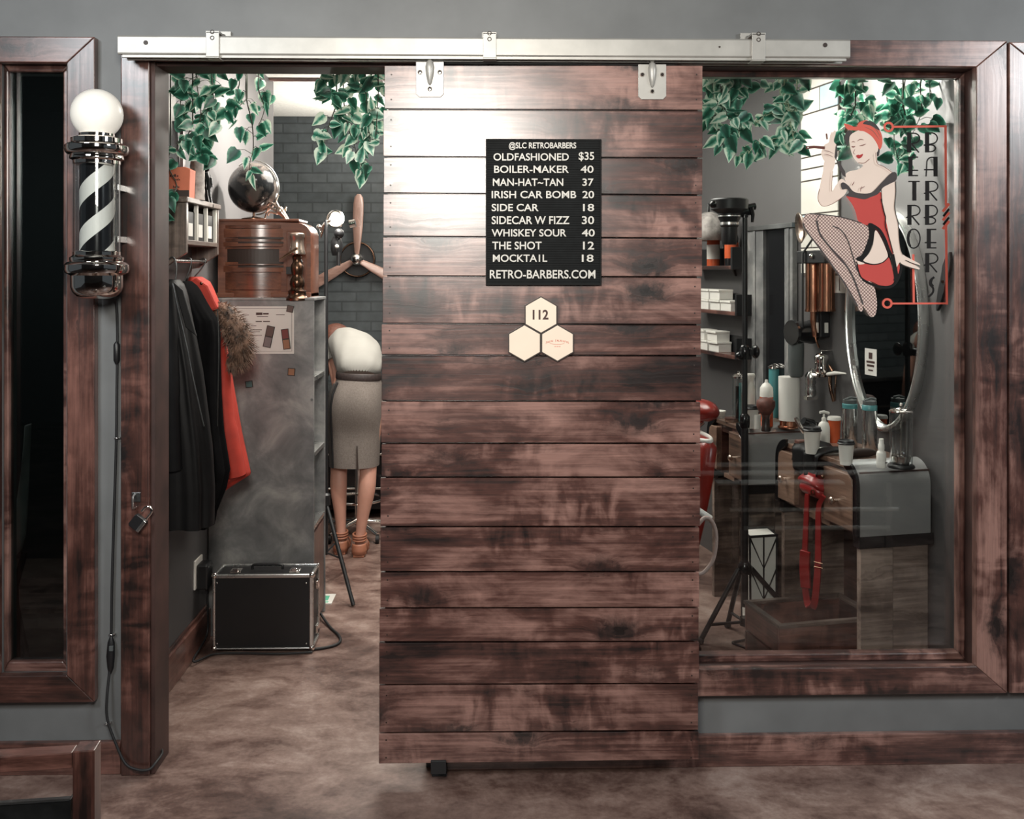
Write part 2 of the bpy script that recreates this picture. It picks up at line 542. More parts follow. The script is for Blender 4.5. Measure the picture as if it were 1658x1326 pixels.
# stained concrete floor
t = NT('stained_concrete')
o = t.obj()
a = t.noise(o, 1.9, 8, .62, 1.0)
b = t.noise(t.mapv(o, (1.2, 2.0, 1)), 6, 7, .66, .6)
c_ = t.noise(o, 60, 3, .6)
f = t.math('ADD', t.math('MULTIPLY', a, .62), t.math('ADD', t.math('MULTIPLY', b, .33), t.math('MULTIPLY', c_, .12)))
t.l(t.ramp(f, [(.38, (.034, .019, .016)), (.48, (.110, .064, .052)), (.58, (.225, .150, .124)), (.70, (.38, .29, .25))]), t.b.inputs['Base Color'])
t.l(t.ramp(b, [(.3, (.34,)*3), (.7, (.56,)*3)]), t.b.inputs['Roughness'])
t.bump(t.math('ADD', a, c_), .12, .003)
M['floor'] = t.m

# fishnet stocking of the window decal
t = NT('fishnet_print')
sep = t.n('ShaderNodeSeparateXYZ')
t.l(t.obj(), sep.inputs[0])
u = t.math('ADD', sep.outputs[0], sep.outputs[2])
v = t.math('SUBTRACT', sep.outputs[0], sep.outputs[2])
k = 2*math.pi/.0115
su = t.math('ABSOLUTE', t.math('SINE', t.math('MULTIPLY', u, k/2)))
sv = t.math('ABSOLUTE', t.math('SINE', t.math('MULTIPLY', v, k/2)))
mn = t.math('MINIMUM', su, sv)
t.l(t.ramp(mn, [(.28, (.11, .035, .035)), (.48, (.68, .54, .47))]), t.b.inputs['Base Color'])
t.set(rough=.5)
M['fishnet'] = t.m
for nm, c in dict(d_skin=(.80, .66, .57), d_red=(.52, .075, .065), d_dark=(.010, .009, .009), d_grey=(.07, .06, .06), d_lip=(.42, .045, .045), d_pearl=(.72, .70, .66), d_line=(.25, .12, .10), d_coral=(.66, .13, .095), d_brown=(.13, .05, .04)).items():
    M[nm] = plain('print_'+nm[2:], tuple(c)+(1,), .7, 0, .03, spec=.2)

# ================================================================ SETTING
XL, XR, YB, CZ = -1.23, 1.95, 3.80, 2.69
XD0, XD1 = X(242, -.03), X(690, 0)           # doorway
ZD = Z(103, 0)
XW0, XW1 = X(1095, 0), X(1580, 0)            # right window
ZW0, ZW1 = Z(1083, 0, 1580), Z(108, 0, 1580)
XA0, XA1 = X(-2, 0), X(108, 0)               # left window
ZA0, ZA1 = Z(1094, 0, 60), Z(101, 0, 60)
HT = 3.3

m = MB()
m.box((-6, -7.5, -.1), (6, YB+.3, 0), 'x')
struct(m.build('floor', M['floor']))

m = MB()
b = lambda x0, x1, z0, z1: m.box((x0, 0, z0), (x1, .12, z1), 'x')
b(-6, XA0, 0, HT); b(XA0, XA1, 0, ZA0); b(XA0, XA1, ZA1, HT)
b(XA1, XD0, 0, HT); b(XD0, XD1, ZD, HT); b(XD1, XW0, 0, HT)
b(XW0, XW1, 0, ZW0); b(XW0, XW1, ZW1, HT); b(XW1, 6, 0, HT)
struct(m.build('wall_front', M['wall_blue']))
m = MB()
m.box((XL-.08, .12, 0), (XL, 2.45, CZ), 'y')
m.box((-3.2, 2.45, 0), (XL, 2.53, CZ), 'y')
struct(m.build('wall_left', M['wall_shop']))
m = MB()
m.box((-3.2, YB, 0), (XR+.1, YB+.1, CZ), 'x')
struct(m.build('wall_back', M['brick']))
m = MB()
m.box((-3.2, .12, CZ), (XR+.1, YB+.1, CZ+.08), 'x')
struct(m.build('ceiling', M['ceiling']))
m = MB()
m.box((XL, 2.40, CZ-.014), (XR, 2.44, CZ), 'x')
struct(m.build('trim_1', M['wood_dark'], bev=.003))
m = MB()
m.box((XL, .125, 0), (XL+.022, 1.16, .135), 'y')
m.box((XL, .125, .135), (XL+.012, 1.16, .15), 'y')
struct(m.build('baseboard_left', M['wood_dark'], bev=.004))
m = MB()
m.box((XL, YB-.02, 0), (XR, YB, .12), 'x')
struct(m.build('baseboard_back', M['wood_dark'], bev=.004))
m = MB()
m.box((X(700, -.02), -.022, 0), (6, 0, Z(1188, -.02, 1400)), 'x')
struct(m.build('baseboard_right', M['wood'], bev=.003))
m = MB()
m.box((-6, -.022, 0), (X(195, -.02), 0, Z(1203, -.02, 60)), 'x')
struct(m.build('baseboard_front', M['wood_dark'], bev=.003))
# dark room behind the left window
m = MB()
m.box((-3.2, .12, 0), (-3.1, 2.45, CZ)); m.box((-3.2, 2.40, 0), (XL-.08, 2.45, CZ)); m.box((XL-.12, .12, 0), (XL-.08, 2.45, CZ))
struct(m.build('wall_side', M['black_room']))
# hall: far wall and ceiling
m = MB()
m.box((-6, -7.5, 0), (6, -7.4, HT))
struct(m.build('wall_hall', M['wall_hall']))
m = MB()
m.box((-6, -7.5, HT), (6, .12, HT+.1))
struct(m.build('ceiling_hall', M['wall_hall']))

def casing(m, xo0, xo1, zo0, zo1, xi0, xi1, zi0, zi1, y0, y1, sides='tblr'):
    d = (0, y1-y0, 0)
    q = lambda pts, g: m.prism([(a, y0, c) for a, c in pts], d, g)
    if 't' in sides: q([(xo0, zo1), (xi0, zi1), (xi1, zi1), (xo1, zo1)], 'x')
    if 'b' in sides: q([(xo0, zo0), (xo1, zo0), (xi1, zi0), (xi0, zi0)], 'x')
    if 'l' in sides: q([(xo0, zo0), (xi0, zi0), (xi0, zi1), (xo0, zo1)], 'z')
    if 'r' in sides: q([(xo1, zo0), (xo1, zo1), (xi1, zi1), (xi1, zi0)], 'z')

def win_root(name, loc):
    o = bpy.data.objects.new(name, None)
    col.objects.link(o)
    o.location = loc
    return struct(o)
# ---- window_1 (left, dark)
w1 = win_root('window_1', (XA0, 0, ZA0))
F = -.032
m = MB()
casing(m, X(-52, F), X(153, F), Z(1138, F, 60), Z(59, F, 60), X(-4, F), X(108, F), Z(1094, F, 60), Z(101, F, 60), F, 0)
m.build('casing', M['wood_dark'], w1, bev=.003)
m = MB()
casing(m, XA0, XA1, ZA0, ZA1, X(16, .04), X(104, .04), Z(1069, .04, 60), Z(117, .04, 60), .03, .07)
m.build('sash', M['wood'], w1, bev=.005)
m = MB()
m.box((X(15, .05), .047, Z(1070, .05, 60)), (X(105, .05), .053, Z(116, .05, 60)))
m.build('pane', M['pane_dark'], w1)
# ---- doorway frame
w2 = win_root('door_1', (XD0, 0, 0))
m = MB()
m.box((X(195, F), F, 0), (X(242, F), 0, Z(89, F, 220)), 'z')
m.build('post', M['wood_dark'], w2, bev=.004)
m = MB()
m.box((XD0, -.02, 0), (XD0+.014, .12, ZD), 'z')
m.build('jamb', M['wood_jamb'], w2, bev=.002)
m = MB()
m.box((XD0, .0, ZD-.014), (XD1, .12, ZD), 'x')
m.build('head_jamb', M['wood_jamb'], w2, bev=.002)
# ---- window_2 (right)
w3 = win_root('window_2', (XW0, 0, ZW0))
m = MB()
xr0, xr1 = X(1581, F), X(1631, F)
zt0, zt1, zb0, zb1 = Z(108, F, 1600), Z(66, F, 1600), Z(1123, F, 1600), Z(1079, F, 1600)
d = (0, -F, 0)
m.prism([(X(195, F), F, zt1), (X(195, F), F, zt0+.012), (XD0+.001, F, zt0+.012), (XD0+.001, F, zt0+.008), (xr0, F, zt0), (xr1, F, zt1)], d, 'x')
m.build('head_casing', M['wood'], w3, bev=.003)
m = MB()
m.prism([(xr1, F, zb0), (xr1, F, zt1), (xr0, F, zt0), (xr0, F, zb1)], d, 'z')
m.build('side_casing', M['wood'], w3, bev=.003)
m = MB()
m.prism([(XW0-.1, F, zb0), (xr1, F, zb0), (xr0, F, zb1), (XW0-.1, F, zb1)], d, 'x')
m.build('bottom_casing', M['wood'], w3, bev=.003)
m = MB()
for lo, hi, g in (((XW1-.006, -.005, ZW0), (XW1, .12, ZW1), 'z'), ((XW0, -.005, ZW0), (XW1, .12, ZW0+.006), 'x'), ((XW0, -.005, ZW1-.006), (XW1, .12, ZW1), 'x')):
    m.box(lo, hi, g)
m.build('reveal', M['wood_jamb'], w3)
m = MB()
casing(m, XW0, XW1-.006, ZW0+.006, ZW1-.006, XW0+.03, X(1553, .06), Z(1057, .06, 1500), Z(126, .06, 1500), .06, .10)
m.build('sash', M['wood'], w3, bev=.004)
m = MB()
m.box((XW0+.02, .078, ZW0+.02), (XW1-.015, .084, ZW1-.02))
m.build('pane', M['pane'], w3)
YG = .078
# ---- window_3 casing at the far right edge
w4 = win_root('window_3', (X(1640, 0), 0, zb0))
m = MB()
xa, xb = X(1634, F), X(1690, F)
m.prism([(xa, F, zb0), (xa, F, Z(68, F, 1640)), (xb, F, Z(68, F, 1640)-.09), (xb, F, zb0)], d, 'z')
m.build('casing', M['wood'], w4, bev=.003)
m = MB()
m.prism([(xa, F, Z(68, F, 1640)), (xa+.6, F, Z(68, F, 1640)), (xa+.6, F, Z(68, F, 1640)-.09), (xb, F, Z(68, F, 1640)-.09)], d, 'x')
m.build('head_casing', M['wood'], w4, bev=.003)

# ================================================================ SLIDING DOOR
YF = -.105
rows_l = [105, 177, 254, 313, 383, 447, 524, 575, 649, 718, 773, 853, 926, 985, 1040, 1109, 1187, 1238]
rows_r = [105, 179, 256, 316, 386, 449, 526, 576, 650, 718, 773, 853, 926, 984, 1039, 1107, 1183, 1231]
door = thing('sliding_door', 'wide sliding barn door of stained horizontal pine planks hanging from a pale steel rail', 'door', (P(871, 1235, YF).x, -.08, .02))
def dx(py, side):
    tt = (py-105)/(1235-105)
    return (622-9*tt) if side == 0 else (1138-8*tt)
m = MB()
for i in range(17):
    gl = 1.45
    a = P(dx(rows_l[i], 0)+rng.uniform(-.8, .8), rows_l[i]+gl, YF); bb = P(dx(rows_r[i], 1)+rng.uniform(-.8, .8), rows_r[i]+gl, YF)
    c = P(dx(rows_r[i+1], 1), rows_r[i+1]-gl, YF); dd = P(dx(rows_l[i+1], 0), rows_l[i+1]-gl, YF)
    dd.x, c.x = a.x, bb.x
    m.prism([dd, c, bb, a], (0, .02, 0), 'x')
m.build('plank_face', M['wood'], door, bev=.0009, seg=1)
m = MB()
m.prism([P(621, 1234, YF), P(1126, 1228, YF), P(1132, 108, YF), P(628, 108, YF)], (0, .02, 0), 'x')
for v in m.v: v.y += .0205
m.build('backing', M['wood_dark'], door)
# nails
m = MB()
for i in range(17):
    for fx in (12, 506):
        for fy in (.22, .78):
            py = rows_l[i]+(rows_l[i+1]-rows_l[i])*fy
            p = P(dx(py, 0)+fx, py, YF)
            m.cyl(p+Vector((0, -.0006, 0)), p+Vector((0, .004, 0)), .0026, n=8)
o = m.build('nails', M['edge'], door)
o['kind'] = 'stuff'

def screw(parent, p, r=.0075, name='screw', mat='chrome'):
    m = MB()
    m.lathe(p, [(0, .006), (r*.6, .0055), (r, .002), (r, 0)], 14, (0, -1, 0))
    o = m.build(name, M[mat], parent, smooth=40)
    m = MB()
    m.box(p+Vector((-r*.75, -.0066, -.0011)), p+Vector((r*.75, -.0052, .0011)))
    m.build('slot', M['edge'], o)
    return o

for cx, y0, y1 in ((696, 100, 157), (1056, 104, 161)):
    yy = YF-.003
    h = thing('hanger_plate', 'x', 'hanger', P(cx, y1, yy))
    tag(h, 'pale steel roller hanger plate screwed near the %s top corner of the plank door' % ('left' if cx < 900 else 'right'), 'hanger', 'door hanger plates')
    w2_ = 22.5
    m = MB()
    c = 5
    m.prism([P(a, b_, yy-.002) for a, b_ in ((cx-w2_, y0), (cx-w2_, y1-c), (cx-w2_+c, y1), (cx+w2_-c, y1), (cx+w2_, y1-c), (cx+w2_, y0))], (0, .005, 0))
    m.build('plate', M['rail_paint'], h, bev=.001)
    m = MB()
    pts = []
    for tt, rr in ((0, .003), (.08, .010), (.3, .0145), (.6, .012), (.9, .007), (1, .002)):
        pts.append((P(cx, y0-4+tt*42, yy-.003), rr))
    m.tube([p for p, r in pts], [r for p, r in pts], 16)
    m.build('bulge', M['rail_paint'], h, smooth=60)
    m = MB()
    m.cyl(P(cx, y0-4, yy-.002), P(cx, y0-24, yy+.02), .006)
    m.lathe(P(cx, y0-5, yy-.002), [(0, 0), (.011, 0), (.011, .012), (0, .012)], 6)
    m.build('bolt', M['rail_paint'], h, smooth=40)
    for sx, sy in ((-16, y0+17), (16, y0+17), (0, y1-13)):
        screw(h, P(cx+sx, sy, yy-.002))

# rail
YR = -.135
tr = thing('door_rail', 'long pale galvanised steel door rail fixed above the plank door', 'rail', P(190, 90, YR))
a0, a1 = P(190, 58, YR), P(1377, 62, YR)
b0, b1 = P(190, 88, YR), P(1377, 93, YR)
m = MB()
zt, zb = (a0.z+a1.z)/2, (b0.z+b1.z)/2
prof = [(.035, zt-.004), (.03, zt), (.006, zt), (0, zt-.005), (0, zb+.004), (.004, zb), (.012, zb), (.012, zb+.003), (.06, zb+.003), (.064, zb+.006), (.064, zt-.004), (.06, zt)]
m.prism([(a0.x, YR+y, z) for y, z in prof], (a1.x-a0.x, 0, 0), 'x')
m.build('channel', M['rail_paint'], tr, bev=.001)
m = MB()
m.box((a0.x+.012, YR+.008, zb-.008), (a1.x-.01, YR+.02, zb+.002), 'x')
m.box((a0.x+.012, YR+.045, zb-.008), (a1.x-.01, YR+.057, zb+.002), 'x')
m.build('lip', M['rail_paint'], tr)
for px, py, r in ((236, 69, .007), (1336, 73, .007), (1165, 76, .003)):
    m = MB()
    p = P(px, py, YR)
    m.cyl(p+Vector((0, -.0015, 0)), p+Vector((0, .003, 0)), r, n=14)
    m.build('bolt_hole', M['edge'], tr)
for px, ty, by in ((344, 35, 90), (792, 37, 92), (1227, 38, 95)):
    br = MB()
    x0, x1 = P(px-12, ty, YR).x, P(px+13, ty, YR).x
    zt_, zm, zb_ = P(px, ty, YR).z, P(px, ty+17, YR).z, P(px, by, YR).z
    br.box((x0, -.012, zm), (x1, -.001, zt_))
    br.box((x0+.003, YR-.006, zm-.004), (x1-.002, -.001, zm+.003))
    br.box((x0+.004, YR-.006, zb_-.004), (x1-.003, YR-.0005, zm))
    br.box((x0+.004, YR-.006, zb_-.008), (x1-.003, YR+.045, zb_-.004))
    o = br.build('bracket', M['rail_paint'], tr, bev=.001)
    s = MB()
    p = Vector(((x0+x1)/2, -.013, (zt_+zm)/2))
    s.lathe(p, [(0, .006), (.004, .005), (.0075, 0)], 14, (0, -1, 0))
    s.build('screw', M['steel'], o, smooth=40)
    s = MB()
    pz = P(px, ty+27, YR).z
    s.torus(((x0+x1)/2, YR-.007, pz), .0055, .0012, (0, 1, 0), 20, 6)
    s.torus(((x0+x1)/2, YR-.007, pz+.018), .0055, .0012, (0, 1, 0), 20, 6)
    s.build('slot', M['edge'], o)

# floor guide under the door
m = MB()
ga, gb = P(697, 1230, -.13), P(722, 1230, -.13)
m.box((ga.x, -.118, .040), (gb.x, -.109, .078)); m.box((ga.x, -.118, .036), (gb.x, -.035, .044)); m.box((ga.x, -.043, 0), (gb.x, -.035, .044)); m.box((ga.x, -.06, 0), (gb.x, -.0, .006))
g = m.build('door_guide', M['rubber'], bev=.002)
tag(g, 'small black floor guide bracket holding the bottom edge of the plank door', 'door guide')

# ---------------------------------------------------------------- menu board
def text_mesh(m, s, x0, x1, y0, y1, Y, thick=.003, off=.014, shear=0, px=None):
    cu = bpy.data.curves.new('t', 'FONT')
    cu.body = s
    cu.offset = off
    cu.extrude = 0
    cu.resolution_u = 4
    ob = bpy.data.objects.new('t', cu)
    col.objects.link(ob)
    dg = bpy.context.evaluated_depsgraph_get()
    dg.update()
    me = bpy.data.meshes.new_from_object(ob.evaluated_get(dg))
    bpy.data.objects.remove(ob)
    bpy.data.curves.remove(cu)
    vs = [v.co.copy() for v in me.vertices]
    fs = [tuple(p.vertices) for p in me.polygons]
    bpy.data.meshes.remove(me)
    mnx, mxx = min(v.x for v in vs), max(v.x for v in vs)
    mny, mxy = min(v.y for v in vs), max(v.y for v in vs)
    out = []
    for v in vs:
        fx, fy = (v.x-mnx)/(mxx-mnx), (v.y-mny)/(mxy-mny)
        out.append(P(x0+(x1-x0)*fx, y1+(y0-y1)*fy, Y))
    n = len(out)
    # front face + back rim
    bmx = bmesh.new()
    bv = [bmx.verts.new(p) for p in out]
    for f in fs:
        try: bmx.faces.new([bv[i] for i in f])
        except ValueError: pass
    if thick:
        r = bmesh.ops.extrude_face_region(bmx, geom=list(bmx.faces))
        for e in r['geom']:
            if isinstance(e, bmesh.types.BMVert): e.co.y += thick
    bmx.verts.index_update()
    m.add([v.co.copy() for v in bmx.verts], [tuple(v.index for v in f.verts) for f in bmx.faces], 'x')
    bmx.free()

YM = YF-.001
mb = thing('menu_board', 'black ridged letter board with cream price list letters on the plank door', 'menu board', P(880, 461, YM))
m = MB()
p0, p1 = P(787, 461, YM-.014), P(973, 226, YM-.014)
m.box((p0.x, YM-.012, p0.z), (p1.x, YM, p1.z))
nr = 62
for i in range(nr):
    z = p0.z+(p1.z-p0.z)*(i+.5)/nr
    hh = (p1.z-p0.z)/nr*.30
    m.box((p0.x+.003, YM-.0145, z-hh), (p1.x-.003, YM-.011, z+hh), 'x')
m.build('ridged_panel', M['felt'], mb)
m = MB()
casing(m, p0.x-.001, p1.x+.001, p0.z-.001, p1.z+.001, p0.x+.003, p1.x-.003, p0.z+.003, p1.z-.003, YM-.016, YM)
m.build('frame', M['board_frame'], mb)
rows = [('OLDFASHIONED', 799, 921, 248, 260, '$35', 937, 962), ('BOILER-MAKER', 800, 921, 268, 280, '40', 940, 961),
        ('MAN-HAT~TAN', 798, 912, 289, 301, '37', 943, 961), ('IRISH CAR BOMB', 796, 933, 309, 321, '20', 943, 962),
        ('SIDE CAR', 796, 872, 330, 342, '18', 944, 962), ('SIDECAR W FIZZ', 796, 922, 350, 363, '30', 942, 962),
        ('WHISKEY SOUR', 796, 917, 371, 383, '40', 942, 963), ('THE SHOT', 797, 877, 391, 404, '12', 944, 962),
        ('MOCKTA1L', 798, 886, 412, 424, '18', 942, 961)]
YT = YM-.0165
m = MB()
text_mesh(m, '@SLC RETROBARBERS', 824, 933, 230, 243, YT, .003, .02)
m.build('letters', M['cream_w'], mb)
for s, x0, x1, y0, y1, pr, q0, q1 in rows:
    m = MB()
    text_mesh(m, s, x0, x1, y0, y1, YT)
    m.build('letters', M['cream_w'], mb)
    m = MB()
    text_mesh(m, pr, q0, q1, y0-(2 if '$' in pr else 0), y1+(1 if '$' in pr else 0), YT)
    m.build('price', M['cream_w'], mb)
m = MB()
text_mesh(m, 'RETRO-BARBERS.COM', 793, 964, 437, 451, YT)
m.build('letters', M['cream_w'], mb)

# ---------------------------------------------------------------- hexagon plaques
for cx, cy, lab in ((876, 510, 'top cream hexagon plaque bearing the number 112 below the menu board'),
                    (849.3, 555.5, 'blank cream hexagon plaque at the lower left of the cluster of three'),
                    (902.7, 555.5, 'cream hexagon plaque with small red printed emblem, lower right of the cluster')):
    h = thing('hexagon_plaque', lab, 'plaque', P(cx, cy, YM), 'hexagon plaques on the door')
    hexp = lambda R, Y: [P(cx+R*math.sin(k*math.pi/3), cy-R*math.cos(k*math.pi/3), Y) for k in range(6)]
    m = MB()
    m.prism(hexp(30.6, YM-.009), (0, .009, 0))
    m.build('backing', M['edge'], h)
    m = MB()
    m.prism(hexp(28.6, YM-.0105), (0, .003, 0))
    m.build('face', M['cream'], h, bev=.0006)
    if cy < 530:
        m = MB()
        text_mesh(m, '112', 862.5, 888, 501.5, 517.5, YM-.0112, .001, .028)
        m.build('numerals', M['ink'], h)
    elif cx > 880:
        m = MB()
        q = lambda a, b_, w, hh, s=0: m.prism([P(a-w/2, b_+hh/2, YM-.011), P(a+w/2, b_+hh/2, YM-.011), P(a+w/2+s, b_-hh/2, YM-.011), P(a-w/2+s, b_-hh/2, YM-.011)], (0, .0008, 0))
        for k in range(15):
            a = 884.5+k*2.55
            bend = ((a-902.5)/18)**2*3.2
            if k == 5: continue
            hh = 4.2 if k in (0, 6) else 3.1
            q(a-.45, 551.5+bend, .55, hh, .5)
            q(a+.45, 551.5+bend+(k % 3-1)*.9, 1.3, .55)
            if k % 2: q(a+.9, 551.5+bend, .5, hh*.8)
        for k in range(12):
            a = 891+k*2
            q(a, 557.6-((a-902.5)/12)**2*1.6, 2.1, .5)
        for k in range(7):
            q(898+k*1.5, 561, .6, 1.5)
        m.build('emblem', M['ink_red'], h)

# ---------------------------------------------------------------- padlock on the post
hs = thing('hasp', 'small steel hasp staple screwed to the dark door post', 'hasp', P(221, 805, F))
m = MB()
m.box(P(214, 812, F)+Vector((0, -.004, 0)), P(228, 797, F)+Vector((0, 0, 0)))
m.build('plate', M['steel_dark'], hs, bev=.001)
m = MB()
p = P(219, 800, F)
m.tube([p+Vector((0, -.003, 0)), p+Vector((0, -.022, -.004)), p+Vector((0, -.022, -.04)), p+Vector((0, -.004, -.044))], .0035, 8)
m.build('staple', M['alu'], hs, smooth=60)
pk = thing('padlock', 'open brass and black padlock hanging tilted from the hasp on the door post', 'padlock', P(222, 850, F-.03))
Yp = F-.025
ang = math.radians(-38)
u = Vector((math.cos(ang), 0, math.sin(ang)))
v = Vector((-math.sin(ang), 0, math.cos(ang)))
bc = P(224, 846, Yp)
m = MB()
m.prism([bc+u*a+v*c for a, c in ((-.022, -.018), (-.017, -.023), (.017, -.023), (.022, -.018), (.022, .016), (.018, .021), (-.018, .021), (-.022, .016))], (0, .018, 0))
for vv in m.v: vv.y -= .009
m.build('body', M['black'], pk, bev=.002)
m = MB()
m.prism([bc+u*a+v*c for a, c in ((.010, -.022), (.020, -.022), (.020, .019), (.010, .019))], (0, .021, 0))
for vv in m.v: vv.y -= .0105
m.build('edge_plate', M['alu'], pk, bev=.001)
m = MB()
pts = [bc+u*.013+v*.018]
for k in range(9):
    a = math.pi*k/8
    pts.append(bc+u*(.013*math.cos(a)+.0)+v*(.046+.014*math.sin(a)))
pts.append(bc-u*.013+v*.034)
m.tube(pts, .0038, 10)
m.build('shackle', M['chrome'], pk, smooth=60)

# ================================================================ BARBER POLE
YP = -.13
pc = P(157, 330, YP)
k = SC(YP)
zz = lambda py: Z(py, YP, 157)
bp = thing('barber_pole', 'chrome wall barber pole with white globe and diagonal stripes beside the doorway', 'barber pole', (pc.x, YP, zz(482)))
cx = Vector((pc.x, YP, 0))
def prof(rows): return [(r*k, zz(y)) for r, y in rows]
m = MB()
m.ball((pc.x, YP, zz(185)), 40*k, 36, 24)
m.build('globe', M['globe_lamp'], bp, smooth=80)
m = MB()
m.lathe(cx, prof([(10, 221), (27, 221), (27, 217), (25, 216), (25, 222), (36, 223), (39, 225), (39, 232), (37, 233.5), (44, 234), (48, 237), (48.5, 243), (47, 248), (44, 251), (40, 252), (41, 255), (41, 258), (38, 259.5), (36, 261), (36, 266), (33, 268), (10, 268)]), 48)
m.build('top_cap', M['chrome'], bp, smooth=35)
m = MB()
m.lathe(cx, prof([(10, 406), (33, 406), (36, 408), (36, 413), (38, 415), (41, 417), (41, 421), (40, 423), (45, 425), (48.5, 429), (49, 437), (47, 442), (42, 444.5), (39.5, 446), (39.5, 464), (37, 472), (31, 479), (22, 483), (6, 483.5)]), 48)
m.build('bottom_cap', M['chrome'], bp, smooth=35)
m = MB()
m.lathe(cx, prof([(26, 409), (26, 266)]), 48)
core = m.build('inner_drum', M['black_gloss'], bp, smooth=40)
zb_, zt_ = zz(408), zz(266.5)
pitch = .262
for st in range(2):
    m = MB()
    rows_ = []
    n0 = 120
    for i in range(n0+1):
        th = -math.pi*1.3+i/n0*math.pi*4.4
        ring = []
        for s_ in range(9):
            zc = zb_-.06+pitch*(th+math.pi/2)/(2*math.pi)+st*pitch/2+(s_/8-.5)*.060
            zc = min(max(zc, zb_), zt_)
            ring.append(Vector((pc.x+26.25*k*math.cos(th), YP+26.25*k*math.sin(th), zc)))
        rows_.append(ring)
    # keep only cells with height
    for i in range(n0):
        for j in range(8):
            q = [rows_[i][j], rows_[i+1][j], rows_[i+1][j+1], rows_[i][j+1]]
            if max(p.z for p in q)-min(p.z for p in q) > 2e-3 and abs(q[0].z-q[3].z)+abs(q[1].z-q[2].z) > 2e-3:
                m.add(q, [(0, 1, 2, 3)])
    m.build('stripe', M['white'], core, smooth=60)
m = MB()
R0, R1 = 35.5*k, 34.8*k
for rr in (R0,):
    rings = [[Vector((pc.x+rr*math.cos(2*math.pi*j/40), YP+rr*math.sin(2*math.pi*j/40), z)) for j in range(40)] for z in (zz(408), zz(266))]
    m.loft(rings, False)
m.build('glass_tube', M['jar'], bp, smooth=60)
for py in (302, 387):
    m = MB()
    a = Vector((pc.x+30*k, YP, zz(py)))
    m.box((a.x, YP+.02, zz(py+5)), (P(195, py, -.02).x, YP+.028, zz(py-5)))
    m.box((a.x-.01, YP+.02, zz(py+5)), (a.x-.002, .0, zz(py-5)))
    o = m.build('bracket', M['alu'], bp, bev=.001)
for ya_, yb_ in ((440, 428), (250, 238)):
    m = MB()
    m.box((pc.x-.012, YP+.05, zz(ya_)), (pc.x+.012, 0, zz(yb_)))
    m.build('wall_mount', M['black'], bp)

# ---------------------------------------------------------------- power cord
def smooth_path(pts, n=6):
    pts = [Vector(p) for p in pts]
    out = []
    for i in range(len(pts)-1):
        p0, p1, p2, p3 = pts[max(i-1, 0)], pts[i], pts[i+1], pts[min(i+2, len(pts)-1)]
        for j in range(n):
            t_ = j/n
            out.append(.5*((2*p1)+(-p0+p2)*t_+(2*p0-5*p1+4*p2-p3)*t_*t_+(-p0+3*p1-3*p2+p3)*t_**3))
    out.append(pts[-1])
    return out
Yc = -.012
cpts = [P(183, 478, -.09), P(188, 488, -.03), P(190, 540, Yc), P(189, 640, Yc), P(188, 720, Yc), P(184, 850, Yc), P(181, 960, Yc), P(180, 1030, Yc), P(178, 1078, Yc), P(173, 1130, -.03), P(174, 1165, -.035), P(188, 1205, -.038), P(203, 1236, -.045), P(222, 1246, -.05), P(241, 1246, -.05), P(252, 1235, -.03), P(262, 1221, .02), P(262, 1214, .05)]
pcd = thing('power_cable', 'black power cable hanging down the grey wall from the barber pole to the floor', 'cable', P(190, 480, Yc))
m = MB()
m.tube(smooth_path(cpts), .0042, 8)
m.build('cable', M['rubber'], pcd, smooth=60)
m = MB()
m.tube([P(189, 553, Yc), P(189, 558, Yc), P(189, 583, Yc), P(189, 590, Yc)], [.004, .010, .010, .004], 12)
m.build('inline_plug', M['black'], pcd, smooth=40)
m = MB()
m.tube([P(180, 1030, Yc), P(180, 1040, Yc), P(179, 1062, Yc), P(179, 1080, Yc), P(178, 1090, Yc)], [.004, .011, .013, .010, .004], 12)
sw = m.build('cord_switch', M['black'], pcd, smooth=40)
m = MB()
a = P(180, 1050, Yc-.013)
m.box(a+Vector((-.006, -.003, -.008)), a+Vector((.006, .004, .008)))
m.build('rocker', M['grey_p'], sw, bev=.001)
for px, py in ((189, 709), (180, 1027), (173, 1171)):
    m = MB()
    a = P(px, py, -.012)
    m.torus(a, .007, .0016, (0, 0, 1), 14, 6)
    m.cyl(a+Vector((.008, 0, 0)), a+Vector((.008, .014, 0)), .0035, n=8)
    m.build('cable_clip', M['alu'], pcd, smooth=60)

# ---------------------------------------------------------------- wooden chair at the lower left
YC_ = -1.22
rot = math.radians(6)
org = P(153, 1215, YC_)
U = Vector((-math.cos(rot), -math.sin(rot), 0))
V = Vector((-math.sin(rot)*.9, math.cos(rot), 0)).normalized()
ch = thing('wooden_chair', 'dark wooden chair with a grey steel back panel before the left window', 'chair', (org.x-.3, org.y-.2, 0))
def ubox(m, u0, u1, v0, v1, z0, z1, g=None):
    vs = [org+U*a+V*b_ for a, b_ in ((u0, v0), (u1, v0), (u1, v1), (u0, v1))]
    m.prism([Vector((p.x, p.y, z0)) for p in vs], (0, 0, z1-z0), g)
zt = org.z
for uu in (0, .56):
    m = MB()
    ubox(m, uu, uu+.042, 0, .045, 0, zt, 'z')
    m.build('back_leg', M['wood_dark'], ch, bev=.002)
    m = MB()
    ubox(m, uu, uu+.042, -.46, -.42, 0, .39, 'z')
    m.build('front_leg', M['wood_dark'], ch, bev=.002)
    m = MB()
    ubox(m, uu+.004, uu+.038, -.42, 0, .33, .37, 'y')
    m.build('side_rail', M['wood_dark'], ch, bev=.002)
m = MB()
ubox(m, .044, .56, .004, .04, zt-.036, zt-.004, 'x')
m.build('top_rail', M['wood_dark'], ch, bev=.002)
m = MB()
ubox(m, .046, .56, .008, .016, .42, zt-.100)
ubox(m, .046, .56, .008, .026, zt-.104, zt-.100)
